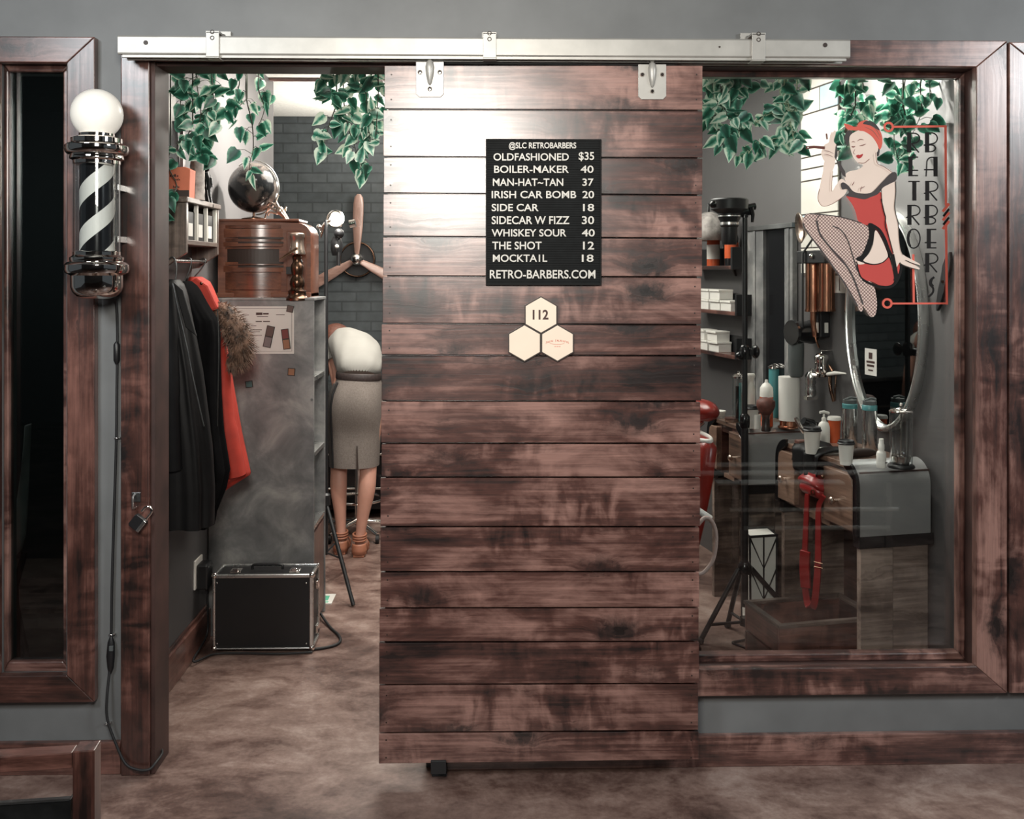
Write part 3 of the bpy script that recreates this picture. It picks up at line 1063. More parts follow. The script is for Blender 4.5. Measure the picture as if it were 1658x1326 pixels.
ubox(m, .046, .050, .004, .03, .42, zt-.096)
m.build('steel_panel', M['steel_dark'], ch, bev=.001)
m = MB()
ubox(m, .0, .602, -.46, .0, .371, .40)
m.build('seat', M['leather'], ch, bev=.01)

# ---------------------------------------------------------------- dark room behind the left window
lc = thing('lounge_chair', 'pale curved shell chair in the dark room behind the left window', 'chair', (-2.13, .62, 0))
m = MB()
Yl = .55
out = [(46, 690), (44, 740), (44, 840), (42, 870), (37, 890), (20, 908), (5, 925), (5, 830), (15, 815), (28, 800), (36, 760), (42, 715)]
rows_ = []
for py, a, b_ in ((688, 44, 47), (720, 41, 46.5), (760, 36, 46), (800, 29, 45.5), (840, 22, 44), (870, 12, 42), (892, 4, 36), (908, -4, 22), (918, -10, 10)):
    p, q = P(a, py, Yl), P(b_, py, Yl+.05)
    w_ = (q-p)
    ring = []
    for j in range(16):
        t_ = 2*math.pi*j/16
        c = (p+q)/2
        ring.append(c+Vector((w_.x/2*math.cos(t_), .03*math.sin(t_)+.02*math.cos(t_), 0)))
    rows_.append(ring)
m.loft(rows_)
m.build('shell', plain('pale_shell', (.45, .40, .38, 1), .45), lc, smooth=60)
m = MB()
m.tube([P(40, 893, Yl+.03), P(25, 950, Yl+.03), Vector((P(24, 950, Yl).x, Yl+.03, 0))], .012)
m.tube([P(10, 905, Yl+.03), Vector((P(6, 950, Yl).x, Yl-.06, 0))], .012)
m.tube([P(10, 905, Yl+.03), Vector((P(0, 950, Yl).x, Yl+.25, 0))], .012)
m.build('leg', M['black'], lc, smooth=60)
bn = thing('bench', 'low bench with a brown wooden edge in the dark room behind the left window', 'bench', (-1.9, 1.0, 0))
m = MB()
a = P(42, 985, .8)
m.box((a.x-.5, .8, a.z-.022), (XL-.15, 1.2, a.z), 'x')
m.build('seat_board', M['wood'], bn, bev=.002)
for xx in (a.x-.45, XL-.2):
    m = MB()
    m.box((xx, .84, 0), (xx+.04, 1.16, a.z-.022))
    m.build('leg', M['black'], bn)

# ---------------------------------------------------------------- slatted bench in the hall, seen only in the window glass
hb = thing('hall_bench', 'pale slatted steel bench in the hall, mirrored in the shop window glass', 'bench', (1.75, -2.3, 0))
for yy, zz_, x0, x1 in ((-2.05, .45, 1.25, 1.95), (-2.28, .455, 1.2, 2.3), (-2.5, .46, 1.3, 2.4)):
    m = MB()
    m.box((x0, yy-.045, zz_-.012), (x1, yy+.045, zz_), 'x')
    m.build('slat', M['white'], hb, bev=.003)
for zz_, x0, x1 in ((.30, 1.32, 2.25), (.20, 1.4, 2.2)):
    m = MB()
    m.tube([(x0, -2.02, zz_), (x1, -2.02, zz_)], .012, 10)
    m.build('stretcher', M['white'], hb, smooth=60)
for xx in (1.35, 2.2):
    for yy in (-2.04, -2.5):
        m = MB()
        m.box((xx-.015, yy-.015, 0), (xx+.015, yy+.015, .44))
        m.build('leg', M['steel'], hb)

# ================================================================ SHOP, LEFT SIDE
# ---------------------------------------------------------------- steel shelf locker
YL0, YL1 = 1.18, 1.50
XLk = X(508, YL0)
zt = Z(487, YL0, 420)
lk = thing('steel_shelf_unit', 'mottled grey steel shelf unit with open shelves facing right', 'shelf unit', ((XL+XLk)/2, (YL0+YL1)/2, 0))
m = MB()
m.box((XL+.004, YL0, 0), (XLk, YL0+.018, zt), 'z')
m.build('end_panel', M['locker'], lk, bev=.003)
m = MB()
m.box((XL+.004, YL1-.018, 0), (XLk, YL1, zt), 'z')
m.build('far_panel', M['locker'], lk, bev=.003)
m = MB()
m.box((XL+.004, YL0+.019, .02), (XL+.02, YL1-.019, zt-.02), 'z')
m.build('back_panel', M['locker'], lk)
m = MB()
m.box((XL+.004, YL0+.001, zt), (XLk+.002, YL1, zt+.012))
m.build('top_panel', M['locker'], lk, bev=.002)
for zs in (1.135, .80, .475):
    m = MB()
    m.box((XL+.02, YL0+.019, zs-.02), (XLk-.002, YL1-.019, zs))
    m.build('shelf', M['alu'], lk, bev=.002)
m = MB()
m.box((XLk-.02, YL0+.02, .03), (XLk-.004, YL1-.02, .44), 'z')
m.build('lower_door', M['wood_dark'], lk, bev=.002)
for py in (642,):
    p = P(505, 647, YL0)
    m = MB()
    m.cyl(p, p+Vector((0, -.004, 0)), .006, n=10)
    m.build('rivet', M['steel_dark'], lk, smooth=40)
# paper and magnets
YPp = YL0-.0015
m = MB()
pl, pr = P(375, 573, YPp), P(476, 496, YPp)
m.box((pl.x, YPp, pl.z), (pr.x, YPp+.0012, pr.z))
pp = m.build('certificate', M['paper'])
tag(pp, 'white certificate sheet held by magnets on the grey steel end panel', 'paper')
m = MB()
yq = YPp-.0004
def dash(m, x0, x1, y, h=.8):
    a, b_ = P(x0, y+h/2, yq), P(x1, y-h/2, yq)
    m.box((a.x, yq, a.z), (b_.x, yq+.0004, b_.z))
for r in ((379, 472, 499.5, .5), (379, 472, 569, .5)): dash(m, *r)
for xx in (379, 472):
    a, b_ = P(xx, 569, yq), P(xx+.5, 499.5, yq)
    m.box((a.x, yq, a.z), (b_.x, yq+.0004, b_.z))
for r in ((384, 403, 510), (447, 461, 509.5), (416, 434, 512.4, .9), (414, 424, 520.5, 1.6), (426, 437, 520.5, 1.6), (406, 415, 527.5), (406, 424, 534, 1.1), (406, 421, 537), (406, 424, 543), (414, 420, 562)): dash(m, *r)
dash(m, 414.5, 425, 508, 4); dash(m, 426, 435, 508, 2.6)
m.build('print', M['ink'], pp)
def magnet(lab, cx, cy, w, h, ang, mats, n=1):
    o = thing('magnet', lab, 'magnet', P(cx, cy, YPp), 'fridge magnets on the steel unit')
    a = math.radians(ang)
    pt = lambda u, v: P(cx+u*math.cos(a)-v*math.sin(a), cy+u*math.sin(a)+v*math.cos(a), YPp)
    m = MB()
    m.prism([pt(-w/2, -h/2), pt(w/2, -h/2), pt(w/2, h/2), pt(-w/2, h/2)], (0, -.004, 0))
    m.build('backing', M['edge'], o)
    for i in range(n):
        v0, v1 = -h/2+h*i/n+1, -h/2+h*(i+1)/n-1
        m = MB()
        q = [pt(-w/2+1.2, v0), pt(w/2-1.2, v0), pt(w/2-1.2, v1), pt(-w/2+1.2, v1)]
        m.prism(q, (0, -.0048, 0))
        m.build('picture', mats[i], o)
pb, pg, pr_, po, pt_ = (plain('print_'+n, c, .5) for n, c in (('brown', (.10, .06, .05, 1)), ('grey', (.16, .13, .13, 1)), ('dark_red', (.16, .03, .025, 1)), ('ochre', (.26, .12, .06, 1)), ('teal', (.07, .15, .15, 1))))
magnet('long grey and brown picture magnet tilted on the certificate', 435.5, 545, 13, 35, 12, [pb, pg], 2)
magnet('long red and ochre picture magnet at the lower right of the certificate', 463, 549, 12, 33, -7, [pr_, po], 2)
magnet('small square dark magnet on the top right corner of the certificate', 470, 500, 11, 11, 12, [pb])
magnet('small square orange magnet below the certificate', 472, 602, 12, 12, 5, [po])
magnet('small square teal magnet on the bare steel below the fur collar', 403.5, 622, 12, 11, -8, [pt_])
magnet('small dark magnet at the top left of the certificate beside the fur', 387, 516, 9, 8, 12, [pb])

# ---------------------------------------------------------------- wooden radio
YR0 = YL0+.080
rd = thing('vintage_radio', 'polished brown wooden vintage radio with louvred front on top of the steel unit', 'radio', (X(425, YR0), YR0+.12, zt+.012))
rz0 = zt+.012
def rp(px, py, Y=YR0): return P(px, py, Y)
m = MB()
xl, xr = X(350, YR0), X(501, YR0)
ztop = Z(356, YR0, 430)
# body: rounded right shoulder, bowed front
NS = 16
def body_ring(y, inset=0.0):
    pts = [(xl+inset, rz0+inset), (xr-inset, rz0+inset)]
    rad = .06
    for j in range(9):
        a = math.pi/2*j/8
        pts.append((xr-inset-rad+rad*math.cos(a), ztop-.012-inset-rad+rad*math.sin(a)))
    pts += [(xl+inset, ztop-inset)]
    return [Vector((x, y, z)) for x, z in pts]
m.loft([body_ring(YR0+.03), body_ring(YR0+.034, -.002), body_ring(YR0+.23, -.002), body_ring(YR0+.235)], True, 'x')
m.build('cabinet', M['wood_radio'], rd, smooth=40)
m = MB()
# bowed louvre section
x0, x1 = X(358, YR0), X(457, YR0)
def bow(x): return YR0+.035-.040*math.sin(math.pi*min(max((x-x0)/(x1-x0), 0), 1))
xs = [x0+(x1-x0)*i/18 for i in range(19)]
zl = [Z(y, YR0, 400) for y in (480, 462, 443, 441, 432, 430, 425, 423, 402, 400, 394, 392, 386, 384, 370, 366)]
bands = [(486, 470, 0), (469, 441, .0), (440, 430, .004), (429, 424, .0), (403, 400, 0), (399, 392, .004), (391, 386, 0), (384, 370, .003), (369, 364, 0)]
for a, b_, e in bands:
    za, zb2 = Z(a, YR0, 400), Z(b_, YR0, 400)
    m.loft([[Vector((x, bow(x)-e, za)), Vector((x, YR0+.031, za)), Vector((x, YR0+.031, zb2)), Vector((x, bow(x)-e, zb2))] for x in xs], True, 'x')
m.build('louvres', M['wood_radio'], rd, smooth=30)
for a, b_ in ((387, 383.5), (394, 391), (427, 424), (433, 430)):
    m = MB()
    za, zb2 = Z(a, YR0, 400), Z(b_, YR0, 400)
    m.loft([[Vector((x, bow(x)-.0055, za)), Vector((x, YR0+.031, za)), Vector((x, YR0+.031, zb2)), Vector((x, bow(x)-.0055, zb2))] for x in xs[5:]], True, 'x')
    m.build('slot', M['edge'], rd, smooth=30)
m = MB()
for i in range(18):
    za, zb2 = Z(424, YR0, 400), Z(403, YR0, 400)
    m.prism([(xs[i], bow(xs[i])+.004, za), (xs[i+1], bow(xs[i+1])+.004, za), (xs[i+1], YR0+.031, za), (xs[i], YR0+.031, za)], (0, 0, zb2-za), 'x')
m.build('speaker_cloth', M['edge'], rd)
m = MB()
m.box((X(462, YR0), YR0+.026, Z(480, YR0, 480)), (X(494, YR0), YR0+.032, Z(374, YR0, 480)))
m.build('dial_panel', M['wood_radio'], rd, bev=.003)
m = MB()
m.box((xl-.004, YR0+.02, ztop-.006), (xr-.05, YR0+.235, ztop+.006), 'x')
m.build('top_moulding', M['wood_radio'], rd, bev=.004)
m = MB()
m.box((xl-.004, YR0+.012, rz0), (xr+.002, YR0+.235, rz0+.022), 'x')
m.build('plinth', M['wood_radio'], rd, bev=.004)

# ---------------------------------------------------------------- bronze ornament
YO = YL0+.037
og = thing('antique_blowtorch', 'dark bronze antique with a flared bell top on a round base before the radio', 'ornament', (X(481, YO), YO, zt+.012))
k = SC(YO)
c0 = Vector((X(481, YO), YO, 0))
zo = lambda py: Z(py, YO, 481)
m = MB()
m.lathe(c0, [(r*k, zo(y)) for r, y in ((20, 486), (20, 483), (18, 482), (15, 479), (14, 474), (15, 471), (11, 469), (10, 465))], 28)
m.build('base', M['brass'], og, smooth=40)
m = MB()
m.lathe(c0, [(r*k, zo(y)) for r, y in ((10, 466), (12, 460), (11, 452), (8, 447), (9, 443), (10, 436), (10, 430), (8, 427), (6, 422), (8, 416), (5, 412), (4, 410))], 24)
m.build('body', M['brass'], og, smooth=50)
m = MB()
m.lathe(c0, [(r*k, zo(y)) for r, y in ((4, 412), (13, 412), (13.5, 410), (11.5, 404), (10.5, 396), (10.5, 386), (12, 384), (12, 379), (9, 377), (1, 376))], 24)
m.build('bell', M['bronze_light'], og, smooth=50)
m = MB()
m.tube([P(481, 402, YO-.035), P(466, 410, YO-.04), P(453, 420, YO-.04)], [.0045, .004, .003], 8)
m.tube([P(479, 405, YO-.03), P(466, 413, YO-.035), P(453, 421, YO-.04)], [.003, .003, .003], 8)
m.tube([P(481, 402, YO-.035), P(482, 404, YO)], .004, 8)
m.build('lever', M['brass'], og, smooth=60)
m = MB()
m.box(P(463, 444, YO-.01), P(477, 432, YO+.01))
m.tube([P(474, 440, YO), P(482, 440, YO)], .006, 8)
m.tube([P(484, 416, YO), P(489, 424, YO), P(488, 432, YO)], .004, 8)
m.build('handle', M['black'], og, bev=.002)

# ---------------------------------------------------------------- globe on stand
YGl = YL0+.19
gk = SC(YGl)
gz = ztop+.006
gl = thing('table_globe', 'dark polished globe on a small stand on top of the wooden radio', 'globe', (X(411, YGl), YGl, gz))
gc = P(411, 304, YGl)
m = MB()
m.ball(gc, 40.5*gk, 36, 24)
m.build('sphere', M['globe'], gl, smooth=80)
m = MB()
m.torus(gc, 43.5*gk, .0035, (.25, 1, .1), 48, 8, -2.2, 1.5)
m.build('meridian_ring', M['alu'], gl, smooth=60)
m = MB()
m.tube([gc-Vector((0, 0, 40*gk)), Vector((gc.x, YGl, gz+.012))], .006, 10)
m.tube([gc+Vector((22*gk, 0, -36*gk)), Vector((gc.x+.05, YGl, gz+.008))], .004, 8)
m.lathe((gc.x, YGl, gz), [(0, 0), (.055, 0), (.055, .006), (.03, .012), (.008, .016), (0, .016)], 28)
m.build('stand', M['brass'], gl, smooth=50)

# ---------------------------------------------------------------- jointed wooden hand
YHn = YL0+.13
hn = thing('mannequin_hand', 'pale jointed mannequin hand resting on the radio right of the globe', 'mannequin hand', (X(462, YHn), YHn, gz))
m = MB()
q = lambda px, py, dy=0: P(px, py, YHn+dy)
m.tube([q(466, 358), q(461, 350), q(456, 344)], [.010, .012, .015], 14)
m.ball(q(453, 341), .017, 16, 10, 1.1, .75, 1.1)
m.build('palm', M['bronze_light'], hn, smooth=70)
for path, r in ((((454, 340), (449, 331), (447, 324), (451, 315)), .0062), (((452, 339), (445, 332), (438, 328), (433, 332)), .006), (((450, 342), (442, 338), (436, 336), (432, 341)), .006), (((449, 346), (442, 344), (436, 344), (434, 349)), .0055), (((458, 346), (462, 340), (463, 335)), .006)):
    m = MB()
    pts = smooth_path([q(a, b_, i*.006) for i, (a, b_) in enumerate(path)], 3)
    m.tube(pts, [r*(1-.35*i/len(pts))*(1+.12*math.cos(i*2.1)) for i in range(len(pts))], 10)
    m.build('finger', M['bronze_light'], hn, smooth=70)

# ---------------------------------------------------------------- wall shelf with coat hooks
YS0, YS1 = .53, .94
XSf = X(302, YS0)
zs1, zs0 = Z(328, YS0, 302), Z(388, YS0, 302)
sh = thing('wall_shelf', 'small weathered wood wall shelf with three labelled slots above the coats', 'shelf', ((XL+XSf)/2, .73, zs0))
m = MB()
YE = YS0-.018
zb_ = Z(435, YE, 270)
xo = X(302, YE)
prof_ = [(XL+.002, zb_), (X(268, YE), zb_+.005), (X(283, YE), Z(421, YE, 283)), (X(296, YE), Z(413, YE, 296)), (xo, Z(409, YE, 302)), (xo, zs1), (XL+.002, zs1)]
m.prism([(x, YE, z) for x, z in prof_], (0, .018, 0), 'z')
m.build('end_bracket', M['wood_panel'], sh, bev=.002)
m = MB()
m.prism([(x, YS1, z) for x, z in prof_], (0, .018, 0), 'z')
m.build('end_bracket', M['wood_grey'], sh, bev=.002)
m = MB()
m.box((XL+.002, YE-.015, zs1), (XSf+.014, YS1+.02, zs1+.02), 'y')
m.build('top_board', M['wood_grey'], sh, bev=.003)
m = MB()
m.box((XL+.002, YS0, zs0-.018), (XSf+.004, YS1, zs0), 'y')
m.build('bottom_board', M['wood_grey'], sh, bev=.002)
m = MB()
m.box((XL+.002, YS0, zs0), (XL+.02, YS1, zs1), 'y')
m.build('back_board', M['wood_dark'], sh)
for i in range(4):
    y = YS0+(YS1-YS0-.016)*i/3
    m = MB()
    m.box((XSf-.012, y, zs0), (XSf+.002, y+.016, zs1), 'z')
    m.build('divider', M['cream_w'], sh, bev=.001)
for i in range(3):
    y = YS0+(YS1-YS0-.016)*(i+.5)/3
    m = MB()
    m.box((XSf-.016, y-.05, zs0), (XSf-.008, y+.062, zs1-.03))
    d_ = m.build('drawer_front', M['black'], sh)
    m = MB()
    m.box((XSf-.008, y-.022, zs0+.015), (XSf-.005, y+.030, zs0+.065))
    m.build('label_card', M['paper'], d_)
m = MB()
zr = Z(423, .73, 295)
m.tube([(XL+.06, YS0, zr), (XL+.06, YS1, zr)], .007, 10)
m.build('hook_rail', M['steel'], sh, smooth=60)

# things on the shelf
zsh = zs1+.02
bx = thing('paper_box', 'orange printed box standing on the wall shelf behind ivy leaves', 'box', (X(287, .58), .58, zsh))
a, b_ = P(266, 325, .55), P(308, 270, .55)
m = MB()
m.prism([(a.x, .55, zsh), (b_.x-.004, .55, zsh), (b_.x, .55, b_.z-.01), (b_.x-.02, .55, b_.z), (a.x+.008, .55, b_.z-.004)], (0, .07, 0))
m.build('carton', M['orange'], bx, bev=.002)
m = MB()
m.box((a.x+.002, .549, zsh), (b_.x-.004, .5505, zsh+.028))
m.build('dark_band', M['edge'], bx)
m = MB()
for x0, x1, y in ((271, 290, 285), (282, 292, 291), (280, 291, 303), (281, 290, 308)):
    q0, q1 = P(x0, y+1.2, .549), P(x1, y-1.2, .549)
    for j in range(5):
        xa = q0.x+(q1.x-q0.x)*j/5
        m.box((xa, .5488, q0.z), (xa+(q1.x-q0.x)*.13, .5505, q1.z+(.003 if j in (0, 3) else 0)))
m.build('print', M['ink'], bx)
lg = thing('bark_log', 'upright pale bark log beside the orange box on the wall shelf', 'log', (X(320, .68), .68, zsh))
m = MB()
rings = []
for i in range(9):
    z = zsh+(Z(262, .68, 320)-zsh)*i/8
    rings.append([Vector((X(320, .68)+(.026+rng.uniform(-.003, .003))*math.cos(2*math.pi*j/18), .68+(.03+rng.uniform(-.003, .003))*math.sin(2*math.pi*j/18), z)) for j in range(18)])
m.loft(rings)
m.build('bark', M['bark'], lg, smooth=60)
fg = thing('figurine', 'small dark figurine holding a staff at the far end of the wall shelf', 'figurine', (X(336, .84), .84, zsh))
fp = lambda px, py: P(px, py, .84)
m = MB()
for path, r in ((((331, 333), (333, 318), (333, 305)), (.012, .014, .016)), (((340, 332), (337, 318), (335, 305)), (.012, .013, .016)), (((334, 308), (334, 292), (332, 280)), (.018, .022, .017)), (((332, 284), (341, 290), (342, 303)), (.010, .009, .007)), (((332, 283), (327, 294), (326, 306)), (.010, .009, .007))):
    m.tube([fp(*p) for p in path], list(r), 10)
m.ball(fp(333, 272), .017, 14, 10)
m.ball(fp(332, 303), .022, 12, 8, 1, .8, .7)
m.tube([fp(331, 332), fp(331, 336)], .014); m.tube([fp(340, 331), fp(340, 336)], .014)
m.build('body', M['black_gloss'], fg, smooth=70)
m = MB()
m.tube([fp(327, 300), fp(334, 312), fp(343, 336)], .003, 6)
m.build('staff', M['brass'], fg)
# dark framed picture high on the left wall
pf = thing('picture_frame', 'dark narrow picture frame leaning high on the left shop wall', 'picture', (XL+.03, .62, Z(270, .6, 280)))
m = MB()
za, zb2 = Z(272, .5, 275), Z(138, .5, 275)
m.prism([(XL+.004, .36, za), (XL+.03, .36, za), (XL+.012, .36, zb2), (XL+.004, .36, zb2)], (0, .34, 0))
m.build('frame', M['black_gloss'], pf, bev=.003)
m = MB()
m.box((XL+.028, .70, za), (XL+.04, .73, zb2-.1))
m.build('moulding', M['wood_dark'], pf)

# ---------------------------------------------------------------- hanging coats
def coat(name, label, Y, rows, th, mat, seed, loc_px, nfold=9, amp=.12, lapel=None):
    r_ = random.Random(seed)
    c = thing(name, label, 'coat', P(loc_px[0], loc_px[1], Y), 'coats hanging under the wall shelf')
    m = MB()
    n = 72
    ph = [r_.uniform(0, 6.28) for _ in range(4)]
    rings = []
    # densify rows
    rr = []
    for i in range(len(rows)-1):
        for j in range(4):
            t_ = j/4
            rr.append(tuple(rows[i][q_]*(1-t_)+rows[i+1][q_]*t_ for q_ in range(3)))
    rr.append(rows[-1])
    for i, (py, x0, x1) in enumerate(rr):
        a, b_ = P(x0, py, Y), P(x1, py, Y)
        a.x = max(a.x, XL+.006)
        hw = (b_.x-a.x)/2
        g_ = min(1, i/len(rr)*1.6)
        ring = []
        for j in range(n):
            t_ = 2*math.pi*j/n
            f = 1+g_*amp*(math.sin(nfold*t_+ph[0]+i*.05)*.6+math.sin((nfold*2+1)*t_+ph[1]-i*.07)*.25+math.sin(4*t_+ph[2]+i*.11)*.35)
            cs, sn = math.cos(t_), math.sin(t_)
            cs = math.copysign(abs(cs)**.8, cs)
            px_ = (a.x+b_.x)/2+hw*cs*min(f, 1.0 if cs < 0 else 1.03)
            ring.append(Vector((max(px_, XL+.004), Y+th*(.45+.55*min(1, i/6))*sn*f, (a.z+b_.z)/2+.004*math.sin(3*t_+ph[3])*(i/len(rr)))))
        rings.append(ring)
    m.loft(rings)
    m.build('body', mat, c, smooth=70)
    return c
lj = coat('leather_jacket', 'black leather jacket hanging nearest the doorway under the wall shelf', .50,
     [(452, 272, 290), (460, 258, 296), (480, 250, 302), (520, 248, 310), (560, 246, 318), (600, 244, 326), (660, 242, 334), (720, 240, 342), (790, 240, 347), (850, 240, 346)], .085, M['leather'], 1, (290, 850), 7, .16)
m = MB()
m.tube(smooth_path([P(279, 458, .405), P(288, 500, .402), P(302, 560, .40), P(312, 610, .40), P(330, 690, .405)]), .003, 6)
m.build('zip', M['steel_dark'], lj)
m = MB()
m.prism([P(280, 456, .412), P(296, 470, .412), P(318, 545, .405), (P(300, 530, .405))], (0, .012, 0))
m.build('lapel', M['leather'], lj, bev=.003)
m = MB()
m.tube(smooth_path([P(263, 470, .44), P(268, 560, .415), P(272, 650, .41), P(277, 760, .42)]), [.05]*6+[.045]*6+[.042]*7, 14)
m.build('sleeve', M['leather'], lj, smooth=70)
bc_ = coat('coat', 'long black cloth coat hanging between the leather jacket and the red coat', .70,
     [(455, 298, 308), (463, 296, 316), (480, 292, 327), (500, 290, 339), (518, 290, 351), (540, 290, 355), (580, 290, 355), (640, 288, 357), (700, 286, 362), (760, 285, 372), (790, 284, 366), (830, 284, 350), (849, 284, 347)], .09, M['cloth_black'], 2, (320, 850), 8, .12)
m = MB()
m.tube(smooth_path([P(352, 500, .66), P(354, 560, .64), P(353, 620, .62), P(352, 690, .63)]), .0022, 6)
m.build('piping', M['steel_dark'], bc_)
rc = coat('coat', 'red coat with a thick brown fur collar hanging beside the steel shelf unit', .90,
     [(448, 308, 326), (456, 306, 338), (480, 306, 349), (500, 304, 358), (540, 304, 362), (590, 304, 372), (640, 304, 380), (700, 304, 390), (745, 304, 400), (768, 304, 405), (785, 304, 378), (804, 304, 350)], .09, M['cloth_red'], 3, (340, 800), 7, .10)
m = MB()
m.prism([P(302, 458, .79), P(318, 449, .79), P(336, 462, .79), P(354, 500, .79), P(338, 506, .79), P(322, 482, .79)], (0, .03, 0))
m.build('collar', M['cloth_red'], rc, bev=.008)
m = MB()
m.ball(P(326, 459, .79), .006, 10, 8)
m.build('button', M['brass'], rc, smooth=60)
# fur trim: a curved bolster of hair tufts
m = MB()
r_ = random.Random(11)
fpath = smooth_path([P(354, 500, .84), P(368, 512, .82), P(382, 535, .81), (P(389, 560, .81)), P(386, 580, .82), P(372, 588, .83)], 8)
frad = [.028+.030*math.sin(math.pi*min(1, (i+4)/(len(fpath)+2))) for i in range(len(fpath))]
m.tube(fpath, [x*.8 for x in frad], 16)
for _ in range(2600):
    i = r_.randrange(len(fpath))
    c, rad = fpath[i], frad[i]
    d_ = Vector((r_.gauss(0, 1), r_.gauss(0, 1), r_.gauss(0, 1))).normalized()
    a = c+d_*rad*.75
    e = c+d_*rad*r_.uniform(1.05, 1.38)+Vector((r_.uniform(0, .012), 0, -r_.uniform(.004, .03)))
    s_ = d_.orthogonal().normalized()*.0022
    s2 = d_.cross(s_).normalized()*.0022
    m.add([a+s_, a-s_*.5+s2, a-s_*.5-s2, e], [(0, 1, 3), (1, 2, 3), (2, 0, 3)])
m.build('fur_collar', M['fur'], rc)
m = MB()
m.tube(smooth_path([P(350, 508, .86), P(357, 590, .83), P(366, 680, .82), P(382, 770, .83)], 6), [.03]*6+[.035]*7+[.04]*6, 14)
m.build('sleeve', M['cloth_red'], rc, smooth=70)
for px, Y, par, lab in ((284, .50, lj, 'nearest'), (299, .70, bc_, 'mid'), (309, .90, rc, 'far')):
    m = MB()
    a = P(px, 455, Y)
    top = Vector((XL+.06, Y, zr))
    m.tube(smooth_path([a, a+(top-a)*.6+Vector((.012, 0, 0)), top+Vector((.012, 0, .004)), top+Vector((0, 0, .013)), top+Vector((-.012, 0, .003))], 5), .003, 7)
    m.build('hanger_hook', M['steel_dark'], par, smooth=60)

# ---------------------------------------------------------------- aluminium case
YCs = .985
cs = thing('flight_case', 'black case with aluminium edges standing on the floor before the steel shelf unit', 'case', (X(425, YCs), YCs+.07, 0))
x0, x1 = X(344, YCs), X(507, YCs)
zc = Z(930, YCs, 420)
zf = .012
m = MB()
m.box((x0+.01, YCs+.006, zf+.008), (x1-.01, YCs+.154, zc-.008))
m.build('shell', M['black'], cs)
for y0 in (YCs, YCs+.148):
    m = MB()
    w_ = .016
    casing(m, x0, x1, zf, zc, x0+w_*.7, x1-w_*1.0, zf+w_*.55, zc-w_, y0, y0+.012)
    m.build('edge_frame', M['alu'], cs, bev=.003)
for xa in (x0, x1-.012):
    for za in (zf, zc-.012):
        m = MB()
        m.box((xa, YCs+.012, za), (xa+.012, YCs+.148, za+.012), 'y')
        m.build('edge_rail', M['alu'], cs, bev=.003)
for xa in (x0, x1):
    for za in (zf, zc):
        m = MB()
        m.ball((xa+(.006 if xa == x0 else -.006), YCs+.008, za+(.006 if za == zf else -.006)), .0135, 14, 10)
        m.build('corner_cap', M['chrome'], cs, smooth=70)
for px in (379, 475):
    m = MB()
    a = P(px, 930, YCs)
    m.box((a.x-.022, YCs+.02, zc-.002), (a.x+.022, YCs+.06, zc+.010)); m.box((a.x-.010, YCs+.014, zc+.004), (a.x+.012, YCs+.03, zc+.02))
    m.build('latch', M['chrome'], cs, bev=.002)
m = MB()
a, b_ = P(402, 925, YCs), P(452, 925, YCs)
hz = zc+.018
m.tube(smooth_path([(a.x, YCs+.075, zc), (a.x+.006, YCs+.075, hz), ((a.x+b_.x)/2, YCs+.075, hz+.002), (b_.x-.006, YCs+.075, hz), (b_.x, YCs+.075, zc)], 4), .006, 8)
m.build('handle', M['black'], cs, smooth=60)
for px, py in ((351.5, 944), (496, 944), (351.5, 1042), (496, 1042)):
    m = MB()
    p = P(px, py, YCs+.004)
    m.lathe(p, [(0, .003), (.003, .002), (.0035, 0)], 10, (0, -1, 0))
    m.build('rivet', M['alu'], cs)
m = MB()
for za in (.06, .25):
    m.box((x1-.002, YCs+.05, za), (x1+.012, YCs+.09, za+.035))
m.build('side_latch', M['chrome'], cs, bev=.003)

# socket, plug and cables
so = thing('wall_socket', 'white wall socket plate on the left shop wall beside the black case', 'socket', (XL, .88, .5))
ya, yb2 = YX(313, XL), YX(321, XL)
za, zb2 = PX(317, 952, XL).z, PX(317, 905, XL).z
m = MB()
m.box((XL, ya, za), (XL+.008, ya+.11, zb2))
m.build('plate', M['white'], so, bev=.003)
pg_ = thing('plug_adapter', 'black plug adapter in the white socket above the baseboard', 'plug', (XL+.03, ya+.06, za))
m = MB()
m.box((XL+.008, ya+.015, za-.005), (XL+.055, ya+.095, zb2-.02))
m.build('housing', M['black'], pg_, bev=.008)
m = MB()
a = Vector((XL+.04, ya+.05, za))
m.tube(smooth_path([a, a+Vector((.0, .02, -.1)), a+Vector((-.01, .04, -.22)), (XL+.035, .85, .02), (XL+.09, .955, .008), (XL+.20, .965, .007), (XL+.36, .955, .007), (x1+.0, .97, .007)]), .0045, 8)
m.build('cable', M['rubber'], pg_, smooth=60)
fc = thing('floor_cable', 'black flat cable looping on the floor right of the black case', 'cable', PZ(540, 1040))
m = MB()
pts = [PZ(513, 990)+Vector((0, 0, .05)), PZ(518, 1000)+Vector((0, 0, .02)), PZ(535, 1018), PZ(548, 1030), PZ(551, 1040), PZ(542, 1047), PZ(520, 1052), PZ(500, 1054)]
pts = [p+Vector((0, 0, .006)) for p in pts]
m.tube(smooth_path(pts), .006, 8)
m.build('lead', M['rubber'], fc, smooth=60)
m = MB()
p = PZ(530, 972)
m.box((p.x-.05, p.y-.06, 0), (p.x+.03, p.y+.08, .006))
cdx = m.build('card', M['white'], bev=.001)
tag(cdx, 'small white and mint green card lying on the shop floor beside the stand leg', 'card')
m = MB()
m.box((p.x-.045, p.y-.02, .0055), (p.x+.005, p.y+.05, .0066)); m.box((p.x-.04, p.y-.05, .0055), (p.x+.012, p.y-.035, .0066))
m.build('green_print', M['green_card'], cdx)

